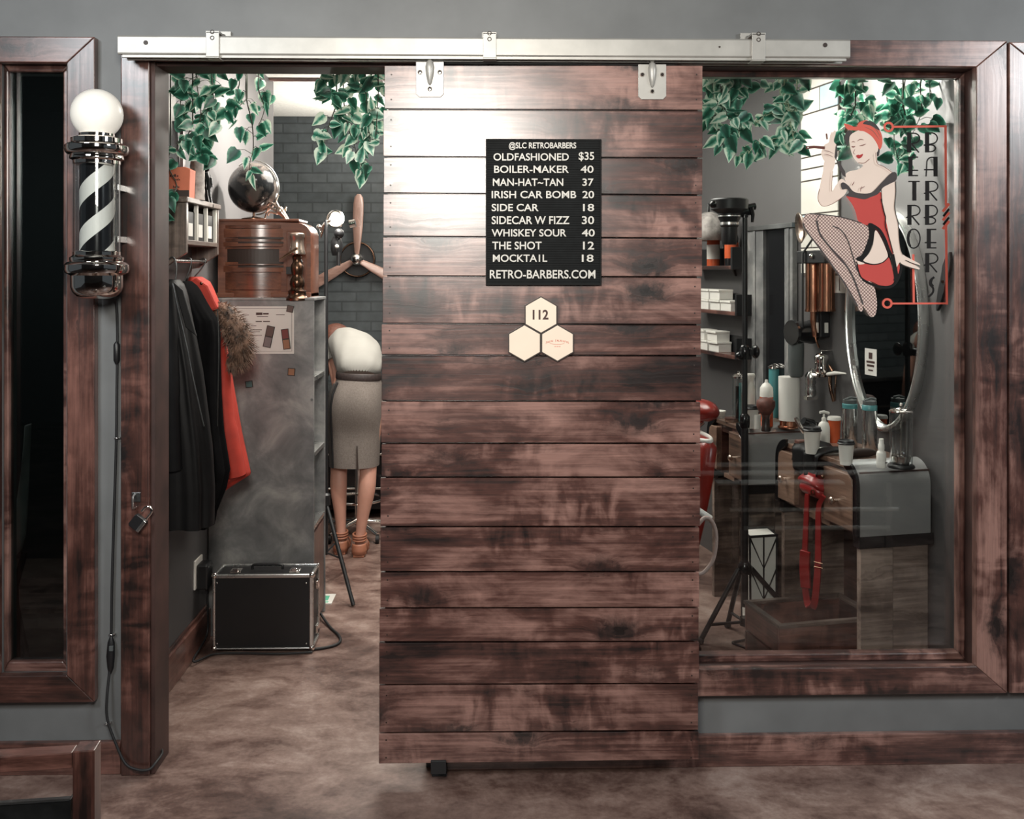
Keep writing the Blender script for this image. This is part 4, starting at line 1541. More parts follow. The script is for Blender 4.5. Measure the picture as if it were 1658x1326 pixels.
# ---------------------------------------------------------------- studio lamp on stand
YSt = 1.80
pb_ = PZ(545, 985)
sx = X(528, YSt)
st = thing('studio_lamp', 'lit lamp on a black tripod stand behind the steel shelf unit', 'lamp', (sx, YSt, 0))
m = MB()
m.tube([(sx, YSt, .18), (sx, YSt, 1.86)], .010, 10)
m.build('pole', M['black'], st, smooth=60)
for dx_, dy_ in ((.17, -.25), (-.18, -.2), (.05, .3)):
    m = MB()
    m.tube([(sx, YSt, .44), (sx+dx_, YSt+dy_, .008)], .010, 8)
    m.tube([(sx, YSt, .19), (sx+dx_*.55, YSt+dy_*.55, .20)], .005, 6)
    m.build('leg', M['black'], st, smooth=60)
m = MB()
m.lathe((sx, YSt, .43), [(0, 0), (.022, 0), (.022, .05), (.012, .06), (0, .06)], 16)
m.build('leg_collar', M['black'], st, smooth=40)
lp = P(543, 354, YSt)
m = MB()
m.tube([(sx, YSt, 1.86), P(520, 384, YSt), P(519, 372, YSt), P(527, 360, YSt), P(540, 356, YSt)], .008, 8)
m.build('arm', M['chrome'], st, smooth=60)
m = MB()
m.lathe(lp, [(.0, .06), (.03, .058), (.042, .03), (.046, 0), (.04, .0), (.03, .03), (0, .04)], 24, (0.15, 1, -.1))
m.build('reflector', M['chrome'], st, smooth=50)
m = MB()
m.ball(lp+Vector((0, -.005, 0)), .024, 20, 14)
m.build('bulb', M['bulb'], st, smooth=80)
m = MB()
m.ball(P(516, 367, YSt), .013, 12, 8); m.ball(P(514, 382, YSt), .008, 12, 8)
m.lathe(P(566, 363, YSt), [(.0, 0), (.02, 0), (.02, .03), (0, .03)], 14, (1, 0, .2))
m.build('knob', M['chrome'], st, smooth=60)
m = MB()
m.ball(P(549, 378, YSt), .026, 18, 12)
m.lathe(P(545, 398, YSt+.02), [(0, -.05), (.022, -.05), (.03, -.02), (.03, .02), (.02, .045), (0, .045)], 18, (0, 0, 1))
m.tube([P(548, 408, YSt), P(548, 430, YSt)], .010, 8)
m.tube([P(549, 378, YSt), P(545, 392, YSt)], .008, 8)
m.build('ballast', M['black'], st, smooth=50)
m = MB()
m.ball(P(545.5, 399, YSt-.02), .010, 12, 8)
m.build('indicator', M['white'], st, smooth=60)
pl_ = bpy.data.lights.new('lamp_glow', 'POINT')
pl_.energy, pl_.shadow_soft_size, pl_.color = 3, .03, (1, .97, .9)
po_ = bpy.data.objects.new('lamp_glow', pl_)
col.objects.link(po_)
po_.location = lp+Vector((0, -.06, .02))
po_.parent = None

# ---------------------------------------------------------------- propeller clock on the brick wall
YK = YB-.06
kc = P(578, 420, YK)
kk = SC(YK)
ck = thing('propeller_clock', 'wooden three blade propeller with chrome hub mounted on the dark brick wall', 'propeller', (kc.x, YK, kc.z))
for ang, ln in ((88, 105), (210, 100), (332, 100)):
    a = math.radians(ang)
    dv = Vector((math.cos(a), 0, math.sin(a)))
    nv = Vector((-math.sin(a), 0, math.cos(a)))
    m = MB()
    prof_ = [(0.06, 4.0), (.15, 5.0), (.3, 6.8), (.5, 8.2), (.7, 8.5), (.85, 8.3), (.95, 7.0), (1.0, 3.0)]
    rings = []
    for t_, w_ in prof_:
        c = kc+dv*(ln*t_*kk)
        tw = (1-t_)*.6
        ring = []
        for j in range(14):
            th = 2*math.pi*j/14
            o_ = nv*(w_*kk*math.cos(th))
            ring.append(c+o_+Vector((0, -.02+.011*math.sin(th)+tw*.02*math.cos(th), 0)))
        rings.append(ring)
    m.loft(rings, True, 'z' if ang == 88 else 'x')
    m.build('blade', M['wood_blade'], ck, smooth=60)
m = MB()
m.lathe(kc+Vector((0, .05, 0)), [(0, 0), (29*kk, 0), (29*kk, .03), (0, .03)], 40, (0, -1, 0))
m.build('back_plate', M['black'], ck, smooth=40)
m = MB()
m.torus(kc+Vector((0, .005, 0)), 27.5*kk, .006, (0, 1, 0), 48, 8)
m.build('ring', M['brass'], ck, smooth=60)
m = MB()
m.lathe(kc+Vector((0, -.015, 0)), [(0, .052), (.02, .05), (.038, .035), (.045, .01), (.045, -.03), (0, -.03)], 28, (0, -1, 0))
m.build('hub', M['chrome'], ck, smooth=60)

# ---------------------------------------------------------------- dark cabinet and stool behind the woman
YCb = 3.25
cb = thing('tool_cabinet', 'dark cabinet with chrome trim against the brick wall behind the woman', 'cabinet', (X(560, YCb), YCb+.2, 0))
xa, xb_ = X(480, YCb), X(650, YCb)
m = MB()
m.box((xa, YCb, .06), (xb_, YCb+.42, .80))
m.build('body', M['black_gloss'], cb, bev=.006)
m = MB()
m.box((xa-.01, YCb-.02, .80), (xb_+.01, YCb+.43, .83))
m.build('top', M['steel_dark'], cb, bev=.004)
for zz_ in (.62, .42, .20):
    m = MB()
    m.tube([(xa+.06, YCb-.02, zz_), (xb_-.06, YCb-.02, zz_)], .008, 8)
    m.build('handle', M['chrome'], cb, smooth=60)
for xx in (xa+.04, xb_-.08):
    m = MB()
    m.box((xx, YCb+.03, 0), (xx+.04, YCb+.39, .06))
    m.build('foot', M['black'], cb)
YSo = 2.86
xs_ = X(580, YSo)
sl = thing('stool', 'black work stool with a chrome column standing behind the woman', 'stool', (xs_, YSo, 0))
m = MB()
m.tube([(xs_, YSo, .06), (xs_, YSo, .52)], .020, 16)
m.build('column', M['chrome'], sl, smooth=60)
m = MB()
m.lathe((xs_, YSo, .52), [(0, 0), (.15, 0), (.17, .02), (.17, .06), (.15, .075), (0, .08)], 30)
m.build('seat', M['leather'], sl, smooth=50)
for i in range(5):
    a = 2*math.pi*i/5+.3
    m = MB()
    e = Vector((xs_+.24*math.cos(a), YSo+.24*math.sin(a), .05))
    m.tube([(xs_, YSo, .09), e], [.018, .012], 8)
    lg_ = m.build('leg', M['chrome'], sl, smooth=60)
    m = MB()
    m.lathe(e+Vector((-.01, 0, -.025)), [(0, 0), (.025, 0), (.025, .02), (0, .02)], 16, (1, 0, 0))
    m.build('caster', M['black'], lg_, smooth=40)
m = MB()
m.torus((xs_, YSo, .22), .15, .009, n=36, m=8)
m.build('foot_ring', M['chrome'], sl, smooth=60)

# ================================================================ PERSON bending over
YWm = 2.47
ox = X(572, YWm)
wm = thing('person', 'person bending forward in cream shirt, tweed skirt and strapped tan sandals', 'person', (ox, YWm, 0))
wo = Vector((ox, YWm, 0))
def skin_body(name, chains, parent, mat, sub=2):
    """chains: lists of ((x,y,z), radius) - first point of a chain may repeat an earlier point"""
    vs, es, rs, key = [], [], [], {}
    for ch_ in chains:
        prev = None
        for p, r in ch_:
            kx = tuple(round(c, 4) for c in p)
            if kx not in key:
                key[kx] = len(vs)
                vs.append(Vector(p)); rs.append(r)
            i = key[kx]
            if prev is not None and prev != i: es.append((prev, i))
            prev = i
    me = bpy.data.meshes.new(name)
    me.from_pydata([tuple(v) for v in vs], es, [])
    o = bpy.data.objects.new(name, me)
    col.objects.link(o)
    me.materials.append(mat)
    if parent: o.parent = parent
    sk = o.modifiers.new('skin', 'SKIN')
    sk.use_smooth_shade = True
    if not me.skin_vertices: 
        bpy.context.view_layer.objects.active = o
        bpy.ops.object.mode_set(mode='OBJECT')
    for i, r in enumerate(rs):
        q = r if isinstance(r, tuple) else (r, r)
        me.skin_vertices[0].data[i].radius = q
    me.skin_vertices[0].data[0].use_root = True
    ss = o.modifiers.new('subdivision', 'SUBSURF')
    ss.levels = ss.render_levels = sub
    return o
pel = (.02, 0, .93)
sp1, sp2, sp3, nk, hd = (.02, .10, 1.06), (-.02, .22, 1.13), (-.06, .32, 1.165), (-.115, .39, 1.17), (-.175, .45, 1.15)
chains = [
    [(pel, .13), (sp1, (.12, .10)), (sp2, (.13, .10)), (sp3, (.12, .09)), (nk, .05), (hd, .085), ((-.195, .51, 1.10), .07)],
    [(pel, .13), ((-.075, .0, .86), .085), ((-.09, .02, .66), .066), ((-.085, .03, .50), .050), ((-.085, .005, .37), .053), ((-.075, .01, .22), .036), ((-.07, .015, .11), .028), ((-.07, .0, .075), .032)],
    [(pel, .13), ((.10, -.01, .86), .085), ((.095, -.02, .66), .066), ((.09, -.03, .50), .050), ((.085, -.055, .37), .053), ((.06, -.05, .22), .036), ((.045, -.045, .11), .028), ((.043, -.06, .075), .032)],
    [((-.07, .0, .075), .032), ((-.075, .10, .045), .028), ((-.08, .17, .03), .026)],
    [((.043, -.06, .075), .032), ((.05, .04, .045), .028), ((.055, .11, .03), .026)],
    [(sp3, (.12, .09)), ((-.150, .27, 1.14), .052), ((-.132, .20, 1.02), .040), ((-.100, .16, .88), .034), ((-.13, .26, .80), .026), ((-.15, .32, .76), .024), ((-.155, .37, .73), .028)],
    [(sp3, (.12, .09)), ((.015, .365, 1.11), .050), ((.05, .39, 1.00), .040), ((.07, .40, .87), .034), ((.02, .47, .78), .026), ((-.01, .50, .74), .024), ((-.03, .54, .70), .028)],
]
skin_body('body', chains, wm, M['skin'])
# fingers
for hx, hy, hz, s_ in ((-.155, .37, .73, 1), (-.03, .54, .70, -1)):
    ch_ = []
    for i in range(4):
        a = (i-1.5)*.017
        ln = (.062, .072, .068, .052)[i]
        ch_.append([((hx+a*.9, hy+.012, hz-.012), .010), ((hx+a*1.2, hy+.03, hz-.012-ln*.5), .0085), ((hx+a*1.25, hy+.038, hz-.012-ln), .0075), ((hx+a*1.2, hy+.03, hz-.012-ln*1.35), .006)])
    ch_.append([((hx+s_*.026, hy-.005, hz+.005), .011), ((hx+s_*.045, hy+.012, hz-.03), .009), ((hx+s_*.045, hy+.022, hz-.055), .007)])
    m = MB()
    for c_ in ch_:
        m.tube([wo+Vector(p) for p in smooth_path([q_[0] for q_ in c_], 3)], [c_[0][1]+(c_[-1][1]-c_[0][1])*i/(3*(len(c_)-1)) for i in range(3*(len(c_)-1)+1)], 10)
    m.build('fingers', M['skin'], wm, smooth=70)
# face details (turned to the work, away from the camera)
m = MB()
hc = wo+Vector(hd)
f_ = Vector((-.1, .55, -.5)).normalized()
m.tube([hc+f_*.08+Vector((0, .0, .015)), hc+f_*.105+Vector((0, 0, -.012)), hc+f_*.09+Vector((0, -.01, -.02))], [.006, .010, .006], 8)
for s_ in (-1, 1):
    m.ball(hc+Vector((s_*.085, 0, 0)), .02, 10, 8, .35, .8, 1)
m.build('face', M['skin'], wm, smooth=70)
m = MB()
m.ball(hc+f_*.078+Vector((0, 0, -.045)), .018, 12, 8, 1, .5, .35)
m.build('lips', M['red'], wm, smooth=70)
m = MB()
for s_ in (-1, 1): m.ball(hc+f_*.078+Vector((s_*.032, 0, .02)), .010, 12, 8)
m.build('eyes', M['black_gloss'], wm, smooth=70)
# hair
m = MB()
m.ball(hc+Vector((.01, -.015, .03)), .105, 24, 16, .98, 1.05, 1)
m.ball(hc+Vector((.035, -.09, .03)), .05, 16, 12, 1, 1, .9)
for i in range(9):
    a = -.075+.018*i
    m.tube(smooth_path([hc+Vector((a, -.05, .07)), hc+Vector((a*1.15, .03, .02)), hc+Vector((a*1.2-.01, .08, -.10)), hc+Vector((a*1.1-.01, .09, -.2))], 4), [.02]*8+[.016, .014, .010, .007, .004], 8)
m.build('hair', M['hair'], wm, smooth=70)

def oval(c, rx, ry, ax, ay, n=36, sq=1.0, f=None):
    out_ = []
    for j in range(n):
        t_ = 2*math.pi*j/n
        cs, sn = math.cos(t_), math.sin(t_)
        cs, sn = math.copysign(abs(cs)**sq, cs), math.copysign(abs(sn)**sq, sn)
        q_ = f(t_) if f else 1
        out_.append(wo+Vector(c)+Vector(ax)*(rx*cs*q_)+Vector(ay)*(ry*sn*q_))
    return out_
# shirt: rings perpendicular to the bent spine
spn = [((.034, -.02, 1.005), .118, .100, (0, .3, 1)), ((.030, .01, 1.045), .126, .112, (-.05, .7, .8)), ((.016, .08, 1.095), .140, .118, (-.15, 1, .55)), ((-.006, .16, 1.135), .148, .116, (-.2, 1, .35)), ((-.035, .24, 1.16), .146, .108, (-.25, 1, .2)), ((-.062, .30, 1.172), .132, .092, (-.3, 1, .15)), ((-.088, .35, 1.18), .085, .066, (-.3, 1, .1)), ((-.104, .38, 1.182), .055, .050, (-.3, 1, .1))]
rings = []
for i, (c, rx, ry, t_) in enumerate(spn):
    t_ = Vector(t_).normalized()
    ra = Vector((1, .12, -.10-.22*min(1, i/4)))
    ax = (ra-t_*ra.dot(t_)).normalized()
    ay = t_.cross(ax).normalized()
    rings.append(oval(c, rx, ry, ax, ay, 40, .92, lambda a_, i=i: 1+.030*math.sin(5*a_+i*1.3)+.022*math.sin(9*a_-i*1.7)))
m = MB()
m.loft(rings)
shirt = m.build('shirt', M['shirt'], wm, smooth=75, sub=1)
for pts, rs_ in ((((-.05, .29, 1.18), (-.10, .28, 1.175), (-.142, .255, 1.13), (-.135, .225, 1.075)), (.085, .080, .066, .054)), (((-.03, .32, 1.14), (.015, .365, 1.11), (.045, .39, 1.04)), (.075, .066, .055))):
    m = MB()
    m.tube([wo+Vector(p) for p in smooth_path(pts, 4)], [rs_[min(i//4, len(rs_)-2)]*(1-i % 4/4)+rs_[min(i//4+1, len(rs_)-1)]*(i % 4/4) for i in range(4*(len(pts)-1))]+[rs_[-1]], 20)
    m.build('sleeve', M['shirt'], shirt, smooth=75)
m = MB()
rings = []
for i, (zz_, cx_, cy_, rx, ry) in enumerate(((.500, .008, -.005, .138, .115), (.56, .008, -.005, .140, .118), (.66, .010, -.003, .144, .119), (.71, .011, -.004, .147, .122), (.77, .012, -.010, .152, .140), (.85, .014, -.016, .154, .152), (.92, .020, -.010, .148, .140), (.97, .028, -.008, .132, .120), (1.0, .032, -.010, .122, .108))):
    rings.append(oval((cx_, cy_, zz_), rx, ry, (1, 0, 0), (0, 1, 0), 48, .85, lambda a_, i=i: 1+.012*math.sin(3*a_+i)+.008*math.sin(8*a_+2*i)))
m.loft(rings, False)
sk_ = m.build('skirt', M['skirt'], wm, smooth=75, sub=1)
# back kick pleat, side panel and seam
m = MB()
m.prism([wo+Vector(p) for p in ((.034, -.126, .498), (.045, -.124, .498), (.040, -.133, .63), (.036, -.133, .63))], (0, .01, 0))
m.build('pleat', M['edge'], sk_)
m = MB()
rings = []
for zz_, cx_, cy_, rx, ry in ((.499, .008, -.005, .1395, .1165), (.56, .008, -.005, .1415, .1195), (.66, .010, -.003, .1475, .1275), (.76, .012, -.008, .1535, .1415), (.85, .014, -.012, .1555, .1495), (.92, .020, -.010, .1495, .1415), (.97, .028, -.008, .1335, .1215)):
    ring = []
    for j in range(7):
        t_ = math.radians(180+38*j/6)
        cs, sn = math.cos(t_), math.sin(t_)
        cs, sn = math.copysign(abs(cs)**.85, cs), math.copysign(abs(sn)**.85, sn)
        ring.append(wo+Vector((cx_+rx*cs*1.02, cy_+ry*sn*1.02, zz_)))
    rings.append(ring)
m.loft(rings, False, closed=False)
m.build('side_panel', M['skirt_dark'], sk_, smooth=75)
m = MB()
pts = []
for zz_, cx_, cy_, rx, ry in ((.499, .008, -.005, .138, .115), (.66, .010, -.003, .146, .126), (.76, .012, -.008, .152, .140), (.85, .014, -.012, .154, .148), (.92, .020, -.010, .148, .140), (.98, .029, -.008, .130, .118)):
    t_ = math.radians(221)
    cs, sn = math.cos(t_), math.sin(t_)
    pts.append(wo+Vector((cx_-rx*abs(cs)**.85*1.02, cy_-ry*abs(sn)**.85*1.02, zz_)))
m.tube(pts, .0065, 6)
m.build('seam', M['black'], sk_, smooth=70)
m = MB()
rings = [oval((.032, -.010, zz_), r1, r2, (1, 0, -.05), (0, 1, 0), 48, .85) for zz_, r1, r2 in ((.990, .126, .112), (.995, .129, .115), (1.025, .127, .113), (1.03, .124, .110))]
m.loft(rings, False)
m.build('belt', M['belt'], wm, smooth=40)
for fx, fy, s_ in ((-.07, 0, 0), (.043, -.06, 1)):
    b0 = wo+Vector((fx, fy, 0))
    m = MB()
    m.prism([b0+Vector((x, y, .0)) for x, y in ((-.030, -.045), (-.034, -.02), (-.032, .06), (-.045, .14), (-.03, .2), (.02, .2), (.038, .14), (.03, .06), (.034, -.02), (.028, -.045))], (0, 0, .018))
    sd = m.build('sandal', M['sandal'], wm, bev=.004)
    m = MB()
    m.loft([[b0+Vector((.040*sx_*math.cos(t_), -.012+.042*sx_*math.sin(t_), z)) for t_ in [math.pi*.92+math.pi*1.16*j/14 for j in range(15)]] for z, sx_ in ((.016, 1.0), (.04, 1.03), (.065, .95), (.075, .90))], False, closed=False)
    m.build('heel_counter', M['sandal'], sd, smooth=70, solid=.004)
    for zz_ in (.092, .107, .120):
        m = MB()
        m.torus(b0+Vector((0, .006, zz_)), .036, .0062, (0, -.15, 1), 28, 8)
        m.build('ankle_strap', M['sandal'], sd, smooth=70)
    for yy in (.07, .13):
        m = MB()
        m.torus(b0+Vector((0, yy, .03)), .036, .006, (0, 1, .2), 24, 6, 0, math.pi*2, 1.0)
        m.build('toe_strap', M['sandal'], sd, smooth=70)

# ================================================================ SHOP, RIGHT SIDE
# the right wall runs back at an angle: everything along it is built in the wall's own frame
XR = 1.74
ANG = math.radians(11.3)
pv = Vector((XR, .12, 0))
TW = Matrix.Translation(pv) @ Matrix.Rotation(ANG, 4, 'Z') @ Matrix.Translation(-pv)
use_frame(TW)
before = set(bpy.data.objects)
m = MB()
m.box((XR, -.0, 0), (XR+.1, 3.9, CZ), 'y')
for v_ in m.v:
    if v_.y < .1: v_.y += .22*(0 if v_.x < XR+.05 else 1)+.0
struct(m.build('wall_right', M['wall_shop']))
XF = 1.416                       # fronts of the barber desks
def desk(name, label, ya, yb_, ped, top, mirror_cloth=False):
    d_ = thing(name, label, 'desk', ((XF+XR)/2, (ya+yb_)/2, 0), 'barber desks along the right wall')
    x1 = XR-.004
    m = MB()
    m.box((XF+.0, ya+.064, top-.02), (x1-.03, yb_-.064, top), 'y')
    m.build('top_board', M['wood_desk'], d_, bev=.003)
    zlo = top-.255
    for i, (p0, p1) in enumerate(((ya, ya+ped), (yb_-ped*.72, yb_))):
        # rounded steel wrap on the two ends
        m = MB()
        r = .062
        yy0, yy1 = (p0-.012, p0+.012)
        e = p0 if i == 0 else p1
        sgn = -1 if i == 0 else 1
        def ring(off):
            out_ = []
            for j in range(9):
                a = math.pi/2*j/8
                out_.append((e+sgn*(-.075+.075*math.sin(a)+off*math.sin(a)), top-.075+.075*math.cos(a)+off*math.cos(a)))
            out_.append((e+sgn*off, zlo))
            return out_
        o_, i_ = ring(.012), ring(0)
        poly = o_+i_[::-1]
        m.prism([(XF-.004, y, z) for y, z in poly], (x1-.02-XF, 0, 0))
        m.build('steel_wrap', M['satin'], d_, smooth=50)
        m = MB()
        m.prism([(XF-.012, y, z) for y, z in (ring(.016)+[(e+sgn*-.012, zlo), (e+sgn*-.012, top-.05), (e-sgn*.075, top-.012)])], (.014, 0, 0))
        m.build('front_trim', M['black_gloss'], d_, bev=.002)
        m = MB()
        m.box((XF, e+sgn*.012, zlo-.045), (x1-.01, e-sgn*.03, zlo))
        m.build('black_band', M['black_gloss'], d_, bev=.004)
        # end leg panel of two boards
        m = MB()
        xm = XF+.5*(x1-.03-XF)
        for xa, xb2 in ((XF+.012, xm-.001), (xm+.001, x1-.03)):
            m.box((xa, e+sgn*.004, 0), (xb2, e-sgn*.022, zlo-.045), 'x')
        m.build('leg_panel', M['wood_panel'], d_, bev=.001)
        # drawer case and drawer
        m = MB()
        m.box((XF+.01, p0+.002, zlo), (x1-.02, p1-.002, top-.021))
        m.build('drawer_case', M['wood_dark'], d_)
        m = MB()
        ch_ = .03
        a0, a1 = p0+.012, p1-.012
        if i == 0: out_ = [(a0, zlo+.015), (a1, zlo+.015), (a1, top-.035), (a0+ch_, top-.035), (a0+ch_*.3, top-.035-ch_*.4), (a0, top-.035-ch_*1.3)]
        else: out_ = [(a0, zlo+.015), (a1, zlo+.015), (a1, top-.035-ch_*1.3), (a1-ch_*.3, top-.035-ch_*.4), (a1-ch_, top-.035), (a0, top-.035)]
        m.prism([(XF-.014, y, z) for y, z in out_], (.026, 0, 0), 'y')
        dr = m.build('drawer', M['wood_desk'], d_, bev=.003)
        m = MB()
        m.lathe((XF-.014, (a0+a1)/2, (zlo+top)/2-.02), [(0, .034), (.010, .033), (.015, .027), (.013, .019), (.006, .014), (.006, 0)], 18, (-1, 0, 0))
        m.build('knob', M['bronze_light'], dr, smooth=50)
    m = MB()
    m.box((XF+.012, ya+ped, top-.055), (x1-.03, yb_-ped*.72, top-.021), 'y')
    m.build('apron', M['wood_dark'], d_)
    m = MB()
    m.box((XF+.02, ya+ped, zlo-.02), (x1-.03, yb_-ped*.72, zlo), 'y')
    m.build('under_shelf', M['wood_desk'], d_)
    m = MB()
    m.box((x1-.03, ya+.02, .02), (x1-.012, yb_-.02, top-.06), 'y')
    m.build('back_panel', M['wood_dark'], d_)
    return d_
TOP = .885
Y1a, Y1b = YX(1388, XF), YX(1262, XF)
Y2a, Y2b = YX(1207, XF), YX(1150, XF)
desk('barber_desk', 'oak barber desk with rounded steel end nearest the shop window, red bag under it', Y1a, Y1b, .225, TOP)
desk('barber_desk', 'oak barber desk with rounded steel end behind the black tripod stand', Y2a, Y2b, .16, TOP)

def place(px, py, z=TOP):
    return PZ(px, py, z)
def cup(label, px, py, hpx, rpx, extra=None):
    p = place(px, py)
    k_ = SC(p.y)
    r, h_ = rpx*k_, hpx*k_
    c = thing('paper_cup', label, 'cup', p, 'white paper cups on the barber desks')
    m = MB()
    m.lathe(p, [(0, 0), (r*.74, 0), (r*.76, .003), (r*.98, h_*.84), (r*1.0, h_*.85), (0, h_*.85)], 28)
    m.build('body', M['white'], c, smooth=45)
    m = MB()
    m.lathe(p, [(0, h_*.84), (r*1.10, h_*.84), (r*1.12, h_*.87), (r*1.06, h_*.90), (r*1.02, h_*.91), (r*.98, h_*.985), (r*.90, h_), (r*.84, h_*.97), (0, h_*.97)], 28)
    m.build('lid', M['black'], c, smooth=40)
    return c
cup('white paper cup with black lid at the front edge of the near desk', 1370, 752, 44, 14)
cup('white paper cup with black lid beside the steaming black hair clipper', 1315, 734, 48, 15)
cup('white paper cup with black lid on the far desk behind the tripod pole', 1218, 693, 40, 11)
# white dropper bottle
p = place(1427, 757); k_ = SC(p.y)
bt = thing('dropper_bottle', 'small white spray bottle beside the tall glass jar on the near desk', 'bottle', p)
m = MB()
m.lathe(p, [(0, 0), (8*k_, 0), (8.5*k_, 2*k_), (8.5*k_, 26*k_), (7*k_, 29*k_), (5*k_, 31*k_), (5*k_, 33*k_), (0, 33*k_)], 24)
m.build('body', M['white'], bt, smooth=45)
m = MB()
m.lathe(p, [(0, 33*k_), (5.5*k_, 33*k_), (5.5*k_, 42*k_), (4.5*k_, 43*k_), (4.2*k_, 52*k_), (0, 52.5*k_)], 24)
m.build('cap', M['white'], bt, smooth=45)
m = MB()
m.box(p+Vector((2*k_, -8.8*k_, 9*k_)), p+Vector((7*k_, -7*k_, 11*k_)))
m.build('label_mark', M['edge'], bt)
# disinfectant jar
p = place(1459, 757); k_ = SC(p.y)
jr = thing('glass_jar', 'tall clear glass jar with a chrome lid on a black base on the near desk', 'jar', p)
m = MB()
m.lathe(p, [(0, 0), (23*k_, 0), (24*k_, 2*k_), (23*k_, 5*k_), (20*k_, 7*k_), (0, 7*k_)], 30)
m.build('base', M['black'], jr, smooth=45)
m = MB()
m.loft([[p+Vector((r*k_*math.cos(2*math.pi*j/36), r*k_*math.sin(2*math.pi*j/36), z*k_)) for j in range(36)] for r, z in ((18, 7), (20, 9), (20, 60), (20.3, 101))], False)
m.build('glass', M['jar'], jr, smooth=60)
m = MB()
m.lathe(p, [(0, 101*k_), (21*k_, 101*k_), (21.5*k_, 103*k_), (18*k_, 106*k_), (8*k_, 108*k_), (3*k_, 109*k_), (2.6*k_, 112*k_), (4*k_, 114*k_), (3*k_, 117*k_), (0, 118*k_)], 30)
m.build('lid', M['chrome'], jr, smooth=50)
m = MB()
m.lathe(p, [(0, 8*k_), (14*k_, 8*k_), (17*k_, 18*k_), (17*k_, 22*k_), (15*k_, 22*k_), (0, 20*k_)], 30)
m.build('basket', M['chrome'], jr, smooth=50)
m = MB()
m.tube([p+Vector((0, 0, 22*k_)), p+Vector((0, 0, 101*k_))], 1.6*k_, 8)
m.build('lift_rod', M['chrome'], jr, smooth=60)
# travel mugs
for px, pb, pt_, lab in ((1376, 718, 628, 'steel travel mug with teal collar, the one nearer the pump bottle'), (1408, 727, 628, 'steel travel mug with teal collar nearest the tall glass jar')):
    p = place(px, pb+6); k_ = SC(p.y)
    p.x = min(p.x, XR-.055)
    hh = (pb-pt_)*k_
    tm = thing('travel_mug', lab, 'mug', p, 'steel travel mugs on the near desk')
    m = MB()
    m.lathe(p, [(0, 0), (12.5*k_, 0), (13*k_, 1*k_), (13*k_, hh*.78), (0, hh*.78)], 28)
    m.build('body', M['steel'], tm, smooth=45)
    m = MB()
    m.lathe(p, [(0, hh*.78), (13.2*k_, hh*.78), (13.4*k_, hh*.86), (12*k_, hh*.875), (0, hh*.875)], 28)
    m.build('collar', M['teal'], tm, smooth=45)
    m = MB()
    m.lathe(p, [(0, hh*.87), (11.5*k_, hh*.87), (12*k_, hh*.90), (12*k_, hh*.95), (10*k_, hh*.96), (0, hh*.96)], 24)
    m.tube([p+Vector((-11*k_, -2*k_, hh*.96)), p+Vector((0, -4*k_, hh*1.0)), p+Vector((11*k_, -2*k_, hh*.975))], 2.2*k_, 8)
    m.build('lid', M['grey_p'], tm, smooth=45)
# pump bottle
p = place(1334, 722); k_ = SC(p.y)
pu = thing('pump_bottle', 'white pump bottle beside the red tub on the near desk', 'bottle', p)
m = MB()
m.lathe(p, [(0, 0), (10*k_, 0), (10.5*k_, 2*k_), (10.5*k_, 34*k_), (8*k_, 41*k_), (4*k_, 44*k_), (4*k_, 50*k_), (2*k_, 51*k_), (2*k_, 57*k_), (0, 57*k_)], 24)
m.build('body', M['white'], pu, smooth=45)
m = MB()
m.tube([p+Vector((-8*k_, 0, 60*k_)), p+Vector((0, 0, 61*k_)), p+Vector((10*k_, 0, 58*k_))], 2.6*k_, 8)
m.build('pump_head', M['white'], pu, smooth=60)
# red tub
p = place(1351, 716); k_ = SC(p.y)
tb = thing('red_tub', 'red tub with a white lid left of the steel travel mugs', 'tub', p)
m = MB()
m.lathe(p, [(0, 0), (9.5*k_, 0), (11*k_, 40*k_), (0, 40*k_)], 24)
m.build('body', M['amber'], tb, smooth=45)
m = MB()
m.lathe(p, [(0, 40*k_), (12.5*k_, 40*k_), (12.5*k_, 43*k_), (11*k_, 46*k_), (0, 46*k_)], 24)
m.build('lid', M['white'], tb, smooth=45)
# comb, clippers and black cloth on desk 1
p = place(1392, 741)
cb_ = thing('hair_clipper', 'dark hair clipper lying on the near desk behind the front paper cup', 'hair clipper', p)
m = MB()
m.tube([p+Vector((-.05, .0, .016)), p+Vector((-.02, 0, .019)), p+Vector((.04, .01, .017)), p+Vector((.075, .015, .014))], [.012, .018, .017, .010], 14)
m.build('body', M['edge'], cb_, smooth=60)
m = MB()
m.box(p+Vector((.073, .0, .006)), p+Vector((.088, .03, .02)))
m.build('blade', M['chrome'], cb_, bev=.002)
p = place(1408, 747)
sc_ = thing('scissors', 'pair of dark handled scissors lying before the white spray bottle', 'scissors', p)
for s_ in (-1, 1):
    m = MB()
    m.tube([p+Vector((-.02*s_-.04, .0, .004)), p+Vector((.06, .012*s_, .004))], [.004, .0015], 6)
    m.torus(p+Vector((-.055, .016*s_, .004)), .012, .003, n=18, m=6)
    m.build('blade', M['edge'], sc_, smooth=60)
p = place(1345, 733)
cl_ = thing('folded_towel', 'white folded paper towel lying between the two cups on the near desk', 'towel', p)
m = MB()
for i in range(3):
    m.box(p+Vector((-.05, -.035, .0+.006*i)), p+Vector((.05-.006*i, .035, .006*i+.005)))
m.build('sheet', M['paper'], cl_, bev=.002)
p = place(1322, 716)
hc_ = thing('hair_clipper', 'black hair clipper with a steel guard standing behind the paper cup', 'hair clipper', p)
q = lambda px, py, dy=0: P(px, py, p.y+dy)
m = MB()
m.tube([q(1322, 716), q(1318, 700), q(1310, 688), q(1300, 682)], [.022, .030, .030, .018], 16)
m.tube(smooth_path([q(1330, 712), q(1334, 700), q(1330, 690), q(1322, 686)]), .008, 8)
